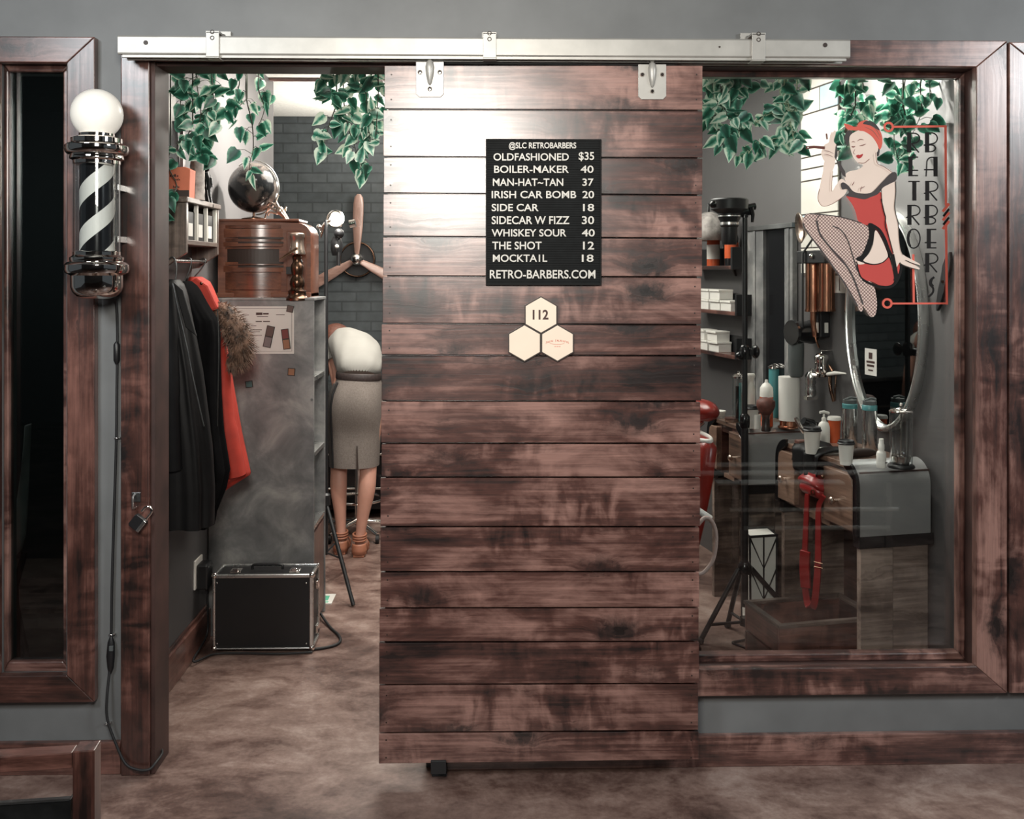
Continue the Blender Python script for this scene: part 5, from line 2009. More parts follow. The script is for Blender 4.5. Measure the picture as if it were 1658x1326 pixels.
m.build('body', M['black_gloss'], hc_, smooth=60)
m = MB()
m.tube([q(1300, 697, -.03), q(1290, 680, -.03), q(1288, 676, -.03)], [.008, .009, .006], 10)
m.tube([q(1302, 700, -.03), q(1295, 690, -.03)], .010, 8)
m.build('guard', M['chrome'], hc_, smooth=60)
p = place(1297, 724)
sp_ = thing('wooden_block', 'small dark red wooden block at the front edge of the near desk', 'block', p)
m = MB()
m.box(p+Vector((-.02, -.015, 0)), p+Vector((.02, .02, .03)))
m.build('block', M['wood_dark'], sp_, bev=.004)
m = MB()
m.box(p+Vector((-.021, -.016, .012)), p+Vector((.021, .021, .016)))
m.build('band', M['edge'], sp_)
# black cape over the desk middle
ap = thing('barber_cape', 'shiny black barber cape draped over the front of the near desk', 'cape', (XF-.01, (Y1a+Y1b)/2+.1, TOP))
m = MB()
rows_ = []
yc0, yc1 = YX(1330, XF-.02), YX(1283, XF-.02)
for i in range(14):
    t_ = i/13
    ring = []
    for j in range(22):
        s_ = j/21
        y = yc0+(yc1-yc0)*s_
        if t_ < .25: x, z = XF+.12-.14*t_/.25, TOP+.006+.01*math.sin(s_*9)+.012*math.sin(math.pi*t_/.25)
        else: x, z = XF-.022-.012*math.sin(s_*16+t_*2)-.01*t_, TOP+.006-(t_-.25)*.115*(.8+.4*math.sin(s_*3+.4))
        ring.append(Vector((x, y, z)))
    rows_.append(ring)
m.loft(rows_, False, closed=False)
m.build('cloth', M['leather'], ap, smooth=75, solid=.004)

# far desk items
p = place(1278, 692)
rl = thing('paper_towel_roll', 'white paper towel roll on a copper stand on the far desk', 'paper towel', p)
k_ = SC(p.y)
m = MB()
m.lathe(p, [(0, 0), (20*k_, 0), (20*k_, 2*k_), (17*k_, 4*k_), (16.5*k_, 13*k_), (0, 13*k_)], 28)
m.build('stand', M['copper'], rl, smooth=45)
m = MB()
m.lathe(p, [(0, 13*k_), (18.5*k_, 13*k_), (18.8*k_, 90*k_), (6*k_, 90.5*k_), (0, 90*k_)], 32)
m.build('roll', M['paper'], rl, smooth=45)
p = place(1241, 690); k_ = SC(p.y)
ob_ = thing('spray_bottle', 'orange bottle with a white shoulder and band behind the shaving brush', 'bottle', p)
m = MB()
m.lathe(p, [(0, 0), (11*k_, 0), (11.5*k_, 2*k_), (11.5*k_, 52*k_), (0, 52*k_)], 24)
m.build('body', M['amber'], ob_, smooth=45)
m = MB()
m.lathe(p, [(0, 52*k_), (11.7*k_, 52*k_), (11.7*k_, 58*k_), (11*k_, 68*k_), (7*k_, 74*k_), (3*k_, 77*k_), (2.4*k_, 82*k_), (0, 82*k_)], 24)
m.build('shoulder', M['white'], ob_, smooth=45)
p = place(1237, 689)
p = Vector((p.x-.02, p.y+.1, TOP))
wb = thing('white_bottle', 'white flared bottle standing behind the orange bottle on the far desk', 'bottle', p)
m = MB()
m.lathe(p, [(0, 0), (9*k_, 0), (9*k_, 60*k_), (6*k_, 70*k_), (6*k_, 76*k_), (9*k_, 84*k_), (9*k_, 86*k_), (0, 86*k_)], 24)
m.build('body', M['white'], wb, smooth=45)
m = MB()
m.lathe(p, [(0, 86*k_), (8*k_, 86*k_), (8*k_, 88*k_), (0, 88*k_)], 20)
m.build('cap', M['white'], wb, smooth=45)
p = place(1240, 698); k_ = SC(p.y)
br_ = thing('shaving_brush', 'large brown neck brush standing upright on the far desk', 'brush', p)
m = MB()
m.lathe(p, [(0, 0), (8*k_, 0), (8.5*k_, 3*k_), (7*k_, 10*k_), (6.5*k_, 24*k_), (8*k_, 30*k_), (0, 30*k_)], 24)
m.build('handle', M['wood_dark'], br_, smooth=50)
m = MB()
m.lathe(p, [(0, 28*k_), (8*k_, 29*k_), (13*k_, 36*k_), (16.5*k_, 45*k_), (16*k_, 53*k_), (10*k_, 58*k_), (0, 60*k_)], 28)
m.build('bristles', M['bristle'], br_, smooth=60)
for px, py, r, h_, nm, lab, mat in ((1226, 694, 6, 25, 'white_jar', 'small white jar beside the neck brush on the far desk', 'white'), (1163, 676, 12, 12, 'cream_jar', 'low cream jar near the red chair at the far end of the far desk', 'cream_w'), (1185, 683, 12, 7, 'wooden_tray', 'small brown tray on the front edge of the far desk', 'wood_desk')):
    p = place(px, py); k_ = SC(p.y)
    o_ = thing(nm, lab, nm.split('_')[1], p)
    m = MB()
    m.lathe(p, [(0, 0), (r*k_, 0), (r*1.03*k_, 1*k_), (r*k_, h_*.75*k_), (0, h_*.75*k_)], 22)
    m.build('body', M[mat], o_, smooth=45)
    m = MB()
    m.lathe(p, [(0, h_*.75*k_), (r*1.08*k_, h_*.75*k_), (r*1.08*k_, h_*k_), (0, h_*k_)], 22)
    m.build('lid', M['white' if nm != 'wooden_tray' else 'wood_dark'], o_, smooth=45)
p = place(1196, 684); k_ = SC(p.y)
st_ = thing('tool_jar', 'glass jar holding combs left of the tripod pole on the far desk', 'jar', p)
m = MB()
m.loft([[p+Vector((11*k_*math.cos(2*math.pi*j/24), 11*k_*math.sin(2*math.pi*j/24), z*k_)) for j in range(24)] for z in (0, 2, 40, 78)], True)
m.build('glass', M['jar'], st_, smooth=60)
m = MB()
m.lathe(p, [(0, 78*k_), (12*k_, 78*k_), (12*k_, 81*k_), (8*k_, 84*k_), (2*k_, 86*k_), (2*k_, 90*k_), (0, 90*k_)], 22)
m.build('lid', M['chrome'], st_, smooth=45)
for i in range(4):
    m = MB()
    a = i*1.6
    m.box(p+Vector((4*k_*math.cos(a)-.004, 4*k_*math.sin(a)-.002, .004)), p+Vector((4*k_*math.cos(a)+.012, 4*k_*math.sin(a)+.002, (52+6*i)*k_)))
    m.build('comb', M['teal' if i % 2 else 'black'], st_)
p = place(1284, 686); p = Vector((p.x-.03, p.y+.12, TOP)); k_ = SC(p.y)
p = Vector((0, Y2a+.30, TOP)); k_ = SC(p.y)
jb = thing('tool_jar', 'teal filled glass jar with chrome lid behind the paper towel roll', 'jar', p)
p.x = X(1254, p.y)
jb.location = p
m = MB()
m.lathe(p, [(0, 0), (10*k_, 0), (10*k_, 86*k_), (0, 86*k_)], 22)
m.build('body', M['teal'], jb, smooth=45)
m = MB()
m.lathe(p, [(0, 86*k_), (11.5*k_, 86*k_), (11.5*k_, 89*k_), (4*k_, 94*k_), (0, 95*k_)], 22)
m.build('lid', M['chrome'], jb, smooth=45)

# ---------------------------------------------------------------- things on the right wall
def wallp(px, py, off=0.0):
    return PX(px, py, XR-off)
# oval mirror
c = PX(1440, 523, XR)
yA, yB = YX(1372, XR-.02), YX(1497, XR-.02)
cyy, a_ = (yA+yB)/2, abs(yA-yB)/2
zt_, zb_ = PX(1448, 335, XR-.02).z, PX(1442, 702, XR-.02).z
czz, b__ = (zt_+zb_)/2, (zt_-zb_)/2
om = thing('oval_mirror', 'large oval mirror with a silver frame on the right shop wall', 'mirror', (XR-.02, cyy, czz))
def ov(k1, xoff, n=64): return [Vector((XR-xoff, cyy+a_*k1*math.cos(2*math.pi*j/n), czz+(b__-a_*(1-k1))*math.sin(2*math.pi*j/n))) for j in range(n)]
m = MB()
m.loft([ov(1.0, .001), ov(1.0, .028), ov(.985, .036), ov(.955, .036), ov(.94, .030), ov(.925, .034), ov(.90, .030), ov(.89, .012)], False)
m.build('frame', M['alu'], om, smooth=50)
m = MB()
m.add(ov(.90, .014), [tuple(range(64))])
m.build('glass', M['mirror'], om, solid=.002)
# leaning tall mirror / doorway with galvanised frame
ym0, ym1 = YX(1292, XR), YX(1218, XR)
zmt = PX(1255, 372, XR).z
mr = thing('framed_mirror', 'tall dark mirror with a wide galvanised frame on the right wall', 'mirror', (XR, (ym0+ym1)/2, TOP))
ya, yb2 = YX(1279, XR), YX(1244, XR)
for n_, y0, y1 in (('side_frame', ym0, ya), ('side_frame', yb2, ym1)):
    m = MB()
    m.box((XR-.03, y0, TOP+.003), (XR-.002, y1, zmt), 'z')
    m.box((XR-.036, (y0+y1)/2-.012, TOP+.003), (XR-.03, (y0+y1)/2+.012, zmt), 'z')
    m.build(n_, M['locker'], mr, bev=.003)
m = MB()
m.box((XR-.04, ym0-.01, zmt), (XR-.002, ym1+.01, zmt+.025), 'y')
m.build('top_frame', M['steel_dark'], mr, bev=.003)
m = MB()
m.box((XR-.012, ya, TOP+.003), (XR-.002, yb2, zmt))
m.build('glass', M['black_gloss'], mr)
# white tile column
m0 = MB()
y0, y1 = YX(1361, XR), YX(1300, XR)
zb_ = PX(1330, 446, XR).z
m = MB()
m.box((XR-.006, y0, zb_), (XR-.0005, y1, CZ))
tc = m.build('trim_2', M['grout'])
struct(tc)
z = CZ
r_ = random.Random(5)
m, mb2 = MB(), MB()
pat = [(.16, [.6, 1]), (.09, [1]), (.11, [.52, 1]), (.20, [1]), (.055, [1]), (.055, [1]), (.155, [1]), (.075, [.3, 1]), (.08, [.3, 1]), (.12, [1]), (.07, [.5, 1]), (.09, [1])]
i = 0
while z > zb_+.02:
    h_, sp_l = pat[i % len(pat)]
    h_ = min(h_, z-zb_)
    a = 1.0
    prev = 0
    for j, s_ in enumerate(sp_l):
        ys, ye = y1+(y0-y1)*prev, y1+(y0-y1)*s_
        tgt = mb2 if (i % 12 == 7 and j == 0) or (i == 2 and j == 1) else m
        tgt.box((XR-.012, min(ys, ye)+.003, z-h_+.003), (XR-.005, max(ys, ye)-.003, z-.003))
        prev = s_
    z -= h_
    i += 1
struct(m.build('tiles', M['tile'], tc, bev=.002))
struct(mb2.build('blue_tiles', M['tile_blue'], tc, bev=.002))
# trumpet wall light
Yt = YX(1300, XR-.1)
hp = thing('gramophone_horn', 'small cream horn on a thin black rod left of the fishnet knees print', 'horn', PX(1297, 365, XR-.14))
c = PX(1294, 369, XR-.16)
m = MB()
prof_ = [(.068, .0), (.050, .014), (.032, .03), (.020, .05), (.012, .08), (.010, .11)]
ax = Vector((.96, -.26, .10)).normalized()
a1 = ax.orthogonal().normalized(); b1 = ax.cross(a1)
m.loft([[c+ax*h_+(a1*math.cos(2*math.pi*j/28)+b1*math.sin(2*math.pi*j/28))*r for j in range(28)] for r, h_ in prof_], False)
m.build('bell', M['bronze_light'], hp, smooth=60, solid=.003)
m = MB()
q0 = PX(1293, 410, XR-.15)
m.tube([c+ax*.1, Vector((q0.x+.02, q0.y, q0.z)), Vector((q0.x+.02, q0.y, PX(1293, 530, XR-.15).z))], .005, 8)
m.tube([c+ax*.12, Vector((XR-.002, c.y+.1, c.z))], .006, 8)
m.build('rod', M['black'], hp, smooth=60)
# copper cup dispenser
cp = thing('copper_dispenser', 'twin copper tubes in a black bracket hung on the wall below the tiles', 'dispenser', wallp(1330, 500, .06))
for i, px in enumerate((1317, 1339)):
    t0, t1 = PX(px, 420+i*2, XR-.07), PX(px, 501-i, XR-.07)
    m = MB()
    m.lathe((t0.x, t0.y, t1.z), [(0, 0), (.034, 0), (.034, t0.z-t1.z), (0, t0.z-t1.z)], 24)
    m.build('tube', M['copper'], cp, smooth=45)
    m = MB()
    m.lathe((t0.x, t0.y, t1.z-.01), [(0, 0), (.037, 0), (.037, .01), (0, .01)], 24)
    m.build('rim', M['copper'], cp, smooth=45)
t0 = PX(1328, 410, XR-.07)
m = MB()
m.box((XR-.12, t0.y-.12, t0.z-.045), (XR-.002, t0.y+.12, t0.z+.012))
m.build('bracket', M['black'], cp, bev=.004)
m = MB()
m.ball(Vector((XR-.123, t0.y-.02, t0.z-.012)), .012, 12, 8)
m.build('button', M['chrome'], cp, smooth=60)
t1 = PX(1317, 503, XR-.07)
m = MB()
m.tube(smooth_path([t1, t1+Vector((0, 0, -.06)), t1+Vector((.01, 0, -.12)), PX(1326, 562, XR-.03)]), [.014]*6+[.012]*6+[.005]*7, 10)
m.build('hose', M['copper'], cp, smooth=60)
ad = thing('power_adapter', 'black power adapter with pale label under the copper tubes', 'adapter', wallp(1338, 538, .02))
a = wallp(1338, 520, .0)
m = MB()
m.box((XR-.05, a.y-.035, a.z-.07), (XR-.002, a.y+.035, a.z+.07))
m.build('housing', M['black'], ad, bev=.005)
m = MB()
m.box((XR-.052, a.y-.02, a.z-.05), (XR-.049, a.y+.01, a.z-.005)); m.box((XR-.03, a.y-.037, a.z-.05), (XR-.012, a.y-.034, a.z-.005))
m.build('label_card', M['white'], ad)
# paper note behind the copper tubes
nt = thing('wall_note', 'small white paper note pinned on the wall right of the copper tubes', 'note', wallp(1361, 470))
a, b_ = wallp(1352, 474), wallp(1369, 440)
m = MB()
m.box((XR-.003, b_.y, a.z), (XR-.001, a.y, b_.z))
m.build('sheet', M['paper'], nt)
m = MB()
m.box((XR-.0036, (a.y+b_.y)/2-.003, a.z+.01), (XR-.003, (a.y+b_.y)/2+.003, b_.z-.01))
m.build('print', M['ink'], nt)
# dryer holder with cup tube
c = PX(1297, 538, XR-.09)
dh = thing('hair_dryer_holder', 'black cylindrical wall holder with a grey cup tube below it', 'holder', c)
m = MB()
m.lathe(Vector((c.x-.05, c.y, c.z)), [(0, 0), (.055, 0), (.058, .01), (.050, .02), (.050, .10), (.055, .105), (.055, .115), (0, .115)], 28, (1, .15, 0))
m.tube([c+Vector((.05, 0, 0)), Vector((XR-.002, c.y, c.z))], .02, 12)
m.build('barrel', M['black_gloss'], dh, smooth=45)
m = MB()
t0, t1 = PX(1289, 556, XR-.10), PX(1291, 610, XR-.10)
m.lathe((t0.x, t0.y, t1.z), [(0, 0), (.028, 0), (.034, .01), (.036, t0.z-t1.z), (0, t0.z-t1.z)], 24)
m.build('cup_tube', M['grey_p'], dh, smooth=45)
# hanging tools
def hang_tool(label, top, bot, rr, mat, x2=None):
    a, b_ = PX(top[0], top[1], XR-.05), PX(bot[0], bot[1], XR-.05)
    b_.y = b_.y*.5+a.y*.5
    o_ = thing('hair_clipper', label, 'hair clipper', (a.x, a.y, b_.z))
    m = MB()
    pts = [a+(b_-a)*i/6 for i in range(7)]
    m.tube(pts, [rr*s_ for s_ in (.6, 1.0, .9, .8, .85, .95, .7)], 14)
    m.build('body', M[mat], o_, smooth=60)
    m = MB()
    m.box(b_+Vector((-rr, -rr*.7, -.012)), b_+Vector((rr, rr*.7, .006)))
    m.build('blade', M['chrome'], o_, bev=.002)
    m = MB()
    m.tube([a+Vector((0, 0, -.01)), a+Vector((.0, 0, .012)), Vector((XR-.001, a.y, a.z+.012))], .004, 8)
    m.build('hook', M['chrome'], o_, smooth=60)
    return o_
hang_tool('grey steel hair clipper hanging on the wall right of the paper towel roll', (1313, 602), (1312, 643), .026, 'steel')
hang_tool('chrome faced black hair clipper hanging highest among the wall tools', (1330, 572), (1330, 606), .034, 'chrome')
sz = thing('hanging_razor', 'dark razor with a pale handle hanging on the wall right of the clippers', 'razor', wallp(1348, 640, .03))
m = MB()
m.tube([PX(1343, 592, XR-.03), PX(1349, 602, XR-.03)], [.007, .009], 8)
m.tube(smooth_path([PX(1344, 606, XR-.03), PX(1344, 625, XR-.04), PX(1350, 650, XR-.03)]), .008, 8)
m.tube(smooth_path([PX(1354, 606, XR-.03), PX(1352, 630, XR-.04), PX(1352, 648, XR-.03)]), .004, 8)
m.build('blade', M['brass'], sz, smooth=60)
m = MB()
m.tube([PX(1340, 606, XR-.04), PX(1352, 604, XR-.045), PX(1370, 605, XR-.04)], [.008, .009, .003], 10)
m.build('scale', M['white'], sz, smooth=60)
# straight razor shaped decoration
a = wallp(1543, 408); b_ = wallp(1522, 503)
dz_ = thing('wall_ornament', 'dark blade shaped ornament on the right wall beside the printed coral frame', 'ornament', (XR-.01, (a.y+b_.y)/2, b_.z))
m = MB()
cpt = (a+b_)/2
dl = (a-b_); dn = Vector((0, dl.z, -dl.y)).normalized()
ring_f = []
for t_, w_ in ((0, .004), (.12, .012), (.35, .018), (.5, .016), (.75, .022), (.9, .016), (1, .002)):
    ring_f.append((b_+dl*t_, w_))
pts = [c+dn*w_ for c, w_ in ring_f]+[c-dn*w_ for c, w_ in ring_f[::-1]]
m.prism([Vector((XR-.016, p.y, p.z)) for p in pts], (.012, 0, 0))
m.build('blade', M['black'], dz_, bev=.002)
m = MB()
m.cyl((XR-.018, cpt.y, cpt.z), (XR-.002, cpt.y, cpt.z), .006)
m.build('pivot', M['brass'], dz_)
# second small razor ornament and poster strip far along the wall
a = wallp(1181, 411); b_ = wallp(1194, 447)
rz_ = thing('wall_ornament', 'small dark razor ornament on the wall between the shelves and the tripod pole', 'ornament', (XR-.01, a.y, b_.z))
m = MB()
dl = a-b_; dn = Vector((0, dl.z, -dl.y)).normalized()
m.prism([Vector((XR-.014, p.y, p.z)) for p in (a, b_+dl*.5+dn*.03, b_+dl*.4+dn*.012, b_, b_+dl*.4-dn*.012, b_+dl*.5-dn*.02)], (.012, 0, 0))
m.build('blade', M['edge'], rz_)
m = MB()
c = (a+b_)/2
m.cyl((XR-.017, c.y, c.z), (XR-.002, c.y, c.z), .012)
m.build('pivot', M['bronze_light'], rz_)
a, b_ = wallp(1209, 490), wallp(1217, 408)
ps = thing('wall_poster', 'narrow pale poster with red figures between tripod pole and framed mirror', 'poster', (XR-.002, (a.y+b_.y)/2, a.z))
m = MB()
m.box((XR-.004, b_.y, a.z), (XR-.001, a.y, b_.z))
m.build('sheet', M['paper'], ps)
m = MB()
r_ = random.Random(3)
for i in range(7):
    z = a.z+(b_.z-a.z)*(.12+.1*i)
    m.ball((XR-.004, b_.y+(a.y-b_.y)*r_.uniform(.3, .7), z), .03, 10, 8, .05, 1.2, 1)
m.build('print', M['ink_red'], ps)

# wall shelves with bottles and boxes (far end of the right wall)
def wshelf(label, pxn, pyb, pyt, items):
    yn = YX(pxn, XR-.11)
    zb_, zt_ = PX(pxn, pyb, XR-.11).z, PX(pxn, pyt, XR-.11).z
    s = thing('shelf_unit', label, 'shelf', (XR-.06, yn+.3, zb_), 'dark box shelves on the right wall')
    yf = yn+.62
    m = MB()
    m.box((XR-.115, yn, zb_-.02), (XR-.002, yf, zb_), 'y')
    m.build('shelf_board', M['wood_dark'], s, bev=.002)
    m = MB()
    m.box((XR-.115, yn-.02, zb_-.02), (XR-.002, yn, zt_), 'z')
    m.build('end_panel', M['black'], s, bev=.002)
    m = MB()
    m.box((XR-.02, yn, zb_), (XR-.002, yf, zt_))
    m.build('back_panel', M['black'], s)
    return s, yn, zb_, yf
s1, y1_, z1_, yf = wshelf('upper dark box shelf holding two liquor bottles on the right wall', 1184, 430, 400, None)
def bottle(label, x, y, z, r, h_, mat, labmat):
    o_ = thing('liquor_bottle', label, 'bottle', (x, y, z))
    m = MB()
    m.lathe((x, y, z), [(0, 0), (r, 0), (r, h_*.58), (r*.85, h_*.66), (r*.36, h_*.76), (r*.34, h_*.92), (0, h_*.92)], 22)
    m.build('glass', M[mat], o_, smooth=45)
    m = MB()
    m.lathe((x, y, z+h_*.15), [(r*.9, 0), (r*1.02, 0), (r*1.02, h_*.32), (r*.9, h_*.32)], 22)
    m.build('label_band', M[labmat], o_, smooth=45)
    m = MB()
    m.lathe((x, y, z+h_*.92), [(0, 0), (r*.4, 0), (r*.4, h_*.08), (0, h_*.08)], 16)
    m.build('cap', M['black'], o_, smooth=45)
yb3 = YX(1163, XR-.15)
bottle('dark liquor bottle with an orange label nearer the tripod pole on the upper shelf', XR-.062, y1_+.10, z1_, .036, .26, 'black_gloss', 'amber')
bottle('liquor bottle with a white and orange label next to the plank door edge', XR-.062, y1_+.33, z1_, .036, .25, 'amber', 'white')
sl_ = thing('lamp_shade', 'worn pale lamp shade above the liquor bottles beside the plank door', 'lamp', (XR-.15, y1_+.5, 1.85))
c = PX(1147, 378, XR-.12)
m = MB()
m.loft([[Vector((c.x+r*math.cos(2*math.pi*j/28), c.y+r*math.sin(2*math.pi*j/28), c.z+h_)) for j in range(28)] for r, h_ in ((.10, -.04), (.098, .02), (.085, .07), (.055, .10), (.02, .115))], False)
m.build('shade', M['bark'], sl_, smooth=60, solid=.003)
m = MB()
m.tube([c+Vector((0, 0, .113)), c+Vector((0, 0, .16)), Vector((XR-.002, c.y, c.z+.16))], .008, 8)
m.build('bracket', M['black'], sl_, smooth=60)
s2, y2_, z2_, yf2 = wshelf('middle dark box shelf stacked with white boxes on the right wall', 1191, 505, 477, None)
s3, y3_, z3_, yf3 = wshelf('lowest dark box shelf with white boxes beside the tripod pole', 1191, 576, 548, None)
n_ = 0
for (yn, z, layout, lab) in ((y2_, z2_, [(0.06, 0), (.20, 0), (.34, 0), (.48, 0), (.20, 1), (.34, 1), (.48, 1)], 'middle'), (y3_, z3_, [(.22, 0), (.36, 0), (.50, 0), (.24, 1), (.40, 1)], 'lowest')):
    for y_, lv in layout:
        h_ = .055
        zz0 = z+lv*(h_+.001)
        o_ = thing('white_box', 'small white box stacked on the %s dark wall shelf' % lab, 'box', (XR-.07, yn+y_+.06, zz0), 'white boxes on the %s wall shelf' % lab)
        m = MB()
        m.box((XR-.112+rng.uniform(0, .008), yn+y_, zz0), (XR-.03, yn+y_+.125, zz0+h_-.012))
        m.build('box', M['paper'], o_, bev=.002)
        m = MB()
        m.box((XR-.114, yn+y_-.001, zz0+h_-.012), (XR-.028, yn+y_+.126, zz0+h_))
        m.build('lid', M['white'], o_, bev=.002)

# ---------------------------------------------------------------- tripod stand with flash head
YT_ = 1.20
tx = X(1206, YT_)
ts = thing('light_stand', 'tall black tripod light stand before the far desk with a flash head on top', 'light stand', (tx, YT_, 0))
zt_ = Z(352, YT_, 1206)
m = MB()
m.tube([(tx, YT_, .14), (tx, YT_, .95)], .0155, 12)
m.tube([(tx, YT_, .95), (tx, YT_, zt_)], .012, 12)
m.build('pole', M['black'], ts, smooth=60)
m = MB()
for z_ in (.95, 1.25):
    m.lathe((tx, YT_, z_-.03), [(0, 0), (.02, 0), (.022, .02), (.022, .05), (.014, .06), (0, .06)], 16)
m.box((tx+.015, YT_-.012, 1.24), (tx+.05, YT_+.012, 1.262)); m.ball((tx-.03, YT_-.01, 1.235), .018, 12, 8); m.ball((tx+.05, YT_, 1.25), .03, 14, 10, .5, 1, 1)
m.build('clamp', M['black_gloss'], ts, smooth=45)
zc_ = Z(920, YT_, 1213)
feet = [PZ(1134, 1042), PZ(1178, 1016), PZ(1302, 1022)]
m = MB()
m.lathe((tx, YT_, zc_-.02), [(0, 0), (.03, 0), (.032, .03), (.02, .05), (0, .05)], 18)
m.build('leg_collar', M['black_gloss'], ts, smooth=45)
zcl = Z(1006, YT_, 1213)
for f_ in feet:
    m = MB()
    top_ = Vector((tx, YT_, zc_))
    dirv = (f_-top_); 
    e = Vector((f_.x, f_.y, .012))
    m.tube([top_+Vector((dirv.x, dirv.y, 0)).normalized()*.03, e], .011, 10)
    lg_ = m.build('leg', M['black'], ts, smooth=60)
    m = MB()
    mid = top_+(e-top_)*.78
    m.tube([Vector((tx, YT_, zcl)), mid], .007, 8)
    m.build('brace', M['black'], lg_, smooth=60)
    m = MB()
    m.ball(e, .016, 12, 8)
    m.build('foot', M['rubber'], lg_, smooth=60)
m = MB()
m.lathe((tx, YT_, zcl-.015), [(0, 0), (.022, 0), (.022, .035), (0, .035)], 16)
m.build('lower_collar', M['black_gloss'], ts, smooth=45)
hx = X(1181, YT_)
m = MB()
k_ = SC(YT_)
zz_ = lambda py: Z(py, YT_, 1181)
m.lathe((hx, YT_, 0), [(r*k_, zz_(y)) for r, y in ((0, 396), (12, 396), (14, 390), (14, 368), (16, 366), (16, 358), (19, 354), (19, 346), (26, 342), (32, 339), (33, 324), (31, 322), (0, 322))][::1], 32)
hd_ = m.build('flash_head', M['black'], ts, smooth=40)
m = MB()
m.lathe((hx, YT_, 0), [(r*k_, zz_(y)) for r, y in ((19.3, 351), (19.8, 351), (19.8, 349), (19.3, 349))], 32)
m.lathe((hx, YT_, 0), [(r*k_, zz_(y)) for r, y in ((16.2, 364), (16.6, 364), (16.6, 360), (16.2, 360))], 32)
m.build('trim_ring', M['alu'], hd_, smooth=40)
m = MB()
m.tube([(hx, YT_, zz_(347)), (tx+.03, YT_, zz_(340))], .02, 10)
m.tube([P(1206, 352, YT_), P(1206, 336, YT_), P(1222, 334, YT_)], .016, 10)
m.tube([P(1216, 336, YT_-.02), P(1219, 348, YT_-.02), P(1218, 360, YT_-.02)], [.012, .009, .006], 8)
m.ball(P(1155, 331, YT_-.09), .016, 12, 8)
m.build('tilt_bracket', M['black_gloss'], ts, smooth=50)
# stand cable on the floor
fc2 = thing('stand_cable', 'thin black cable looping on the floor beside the tripod stand feet', 'cable', PZ(1215, 1050))
m = MB()
pts = [PZ(a, b_)+Vector((0, 0, .005)) for a, b_ in ((1250, 960), (1250, 1000), (1257, 1030), (1264, 1046), (1250, 1056), (1222, 1055), (1200, 1048), (1186, 1042), (1205, 1038), (1228, 1028), (1245, 1030))]
m.tube(smooth_path(pts), .005, 8)
m.build('lead', M['rubber'], fc2, smooth=60)

# ---------------------------------------------------------------- bins under the desks
YBn = 1.235
x0, x1 = X(1214, YBn), X(1258, YBn)
zt_ = Z(868, YBn, 1235)
wbn = thing('laundry_bin', 'tall white wire framed bin standing on the floor behind the tripod legs', 'bin', ((x0+x1)/2, YBn+.06, 0))
m = MB()
tp = [(x0, YBn), (x1, YBn+.0), (x1+.02, YBn+.125), (x0+.02, YBn+.125)]
m.loft([[Vector((a*.93+.07*(x0+x1)/2, b_, .012)) for a, b_ in tp], [Vector((a, b_, zt_)) for a, b_ in tp]], True)
m.build('liner', M['white'], wbn, bev=.006)
m = MB()
bt_ = [Vector((a*.93+.07*(x0+x1)/2, b_, .012)) for a, b_ in tp]
tt_ = [Vector((a, b_, zt_)) for a, b_ in tp]
m.tube(tt_+[tt_[0]], .006, 8); m.tube(bt_+[bt_[0]], .005, 8)
for i in range(4): m.tube([bt_[i], tt_[i]], .005, 6)
for t_ in (0, .33, .66):
    a, b_ = bt_[0]+(tt_[0]-bt_[0])*t_, bt_[1]+(tt_[1]-bt_[1])*t_
    c, d2 = bt_[0]+(tt_[0]-bt_[0])*(t_+.33), bt_[1]+(tt_[1]-bt_[1])*(t_+.33)
    mm = (a+b_)/2+Vector((0, -.003, 0)); 
    m.tube([c+Vector((0, -.003, 0)), mm, d2+Vector((0, -.003, 0))], .0035, 6)
    a2, d3 = bt_[3]+(tt_[3]-bt_[3])*t_, bt_[0]+(tt_[0]-bt_[0])*t_
m.tube([(bt_[0]+bt_[1])/2+Vector((0, -.003, 0)), (tt_[0]+tt_[1])/2+Vector((0, -.003, 0))], .0035, 6)
m.build('wire_frame', M['black'], wbn, smooth=60)
bxx = thing('wooden_crate', 'dark wooden crate with pale top rim on the floor under the near desk', 'crate', (1.3, .95, 0))
YCr = .725
x0, x1 = X(1262, YCr), XR-.06
zt_ = .215
for i, z_ in enumerate((.0, .11)):
    m = MB()
    m.box((x0, YCr, z_+.002), (x1, YCr+.016, z_+.104), 'x'); m.box((x0, YCr+.284, z_+.002), (x1, YCr+.30, z_+.104), 'x')
    m.box((x0, YCr+.016, z_+.002), (x0+.016, YCr+.284, z_+.104), 'y'); m.box((x1-.016, YCr+.016, z_+.002), (x1, YCr+.284, z_+.104), 'y')
    m.build('side_boards', M['wood_dark'], bxx, bev=.002)
m = MB()
casing(m, x0-.005, x1+.005, YCr-.005, YCr+.305, x0+.02, x1-.02, YCr+.02, YCr+.28, 0, .014)
for v in m.v: v.y, v.z = v.z, v.y+zt_
m.build('top_rim', M['wood_grey'], bxx, bev=.002)
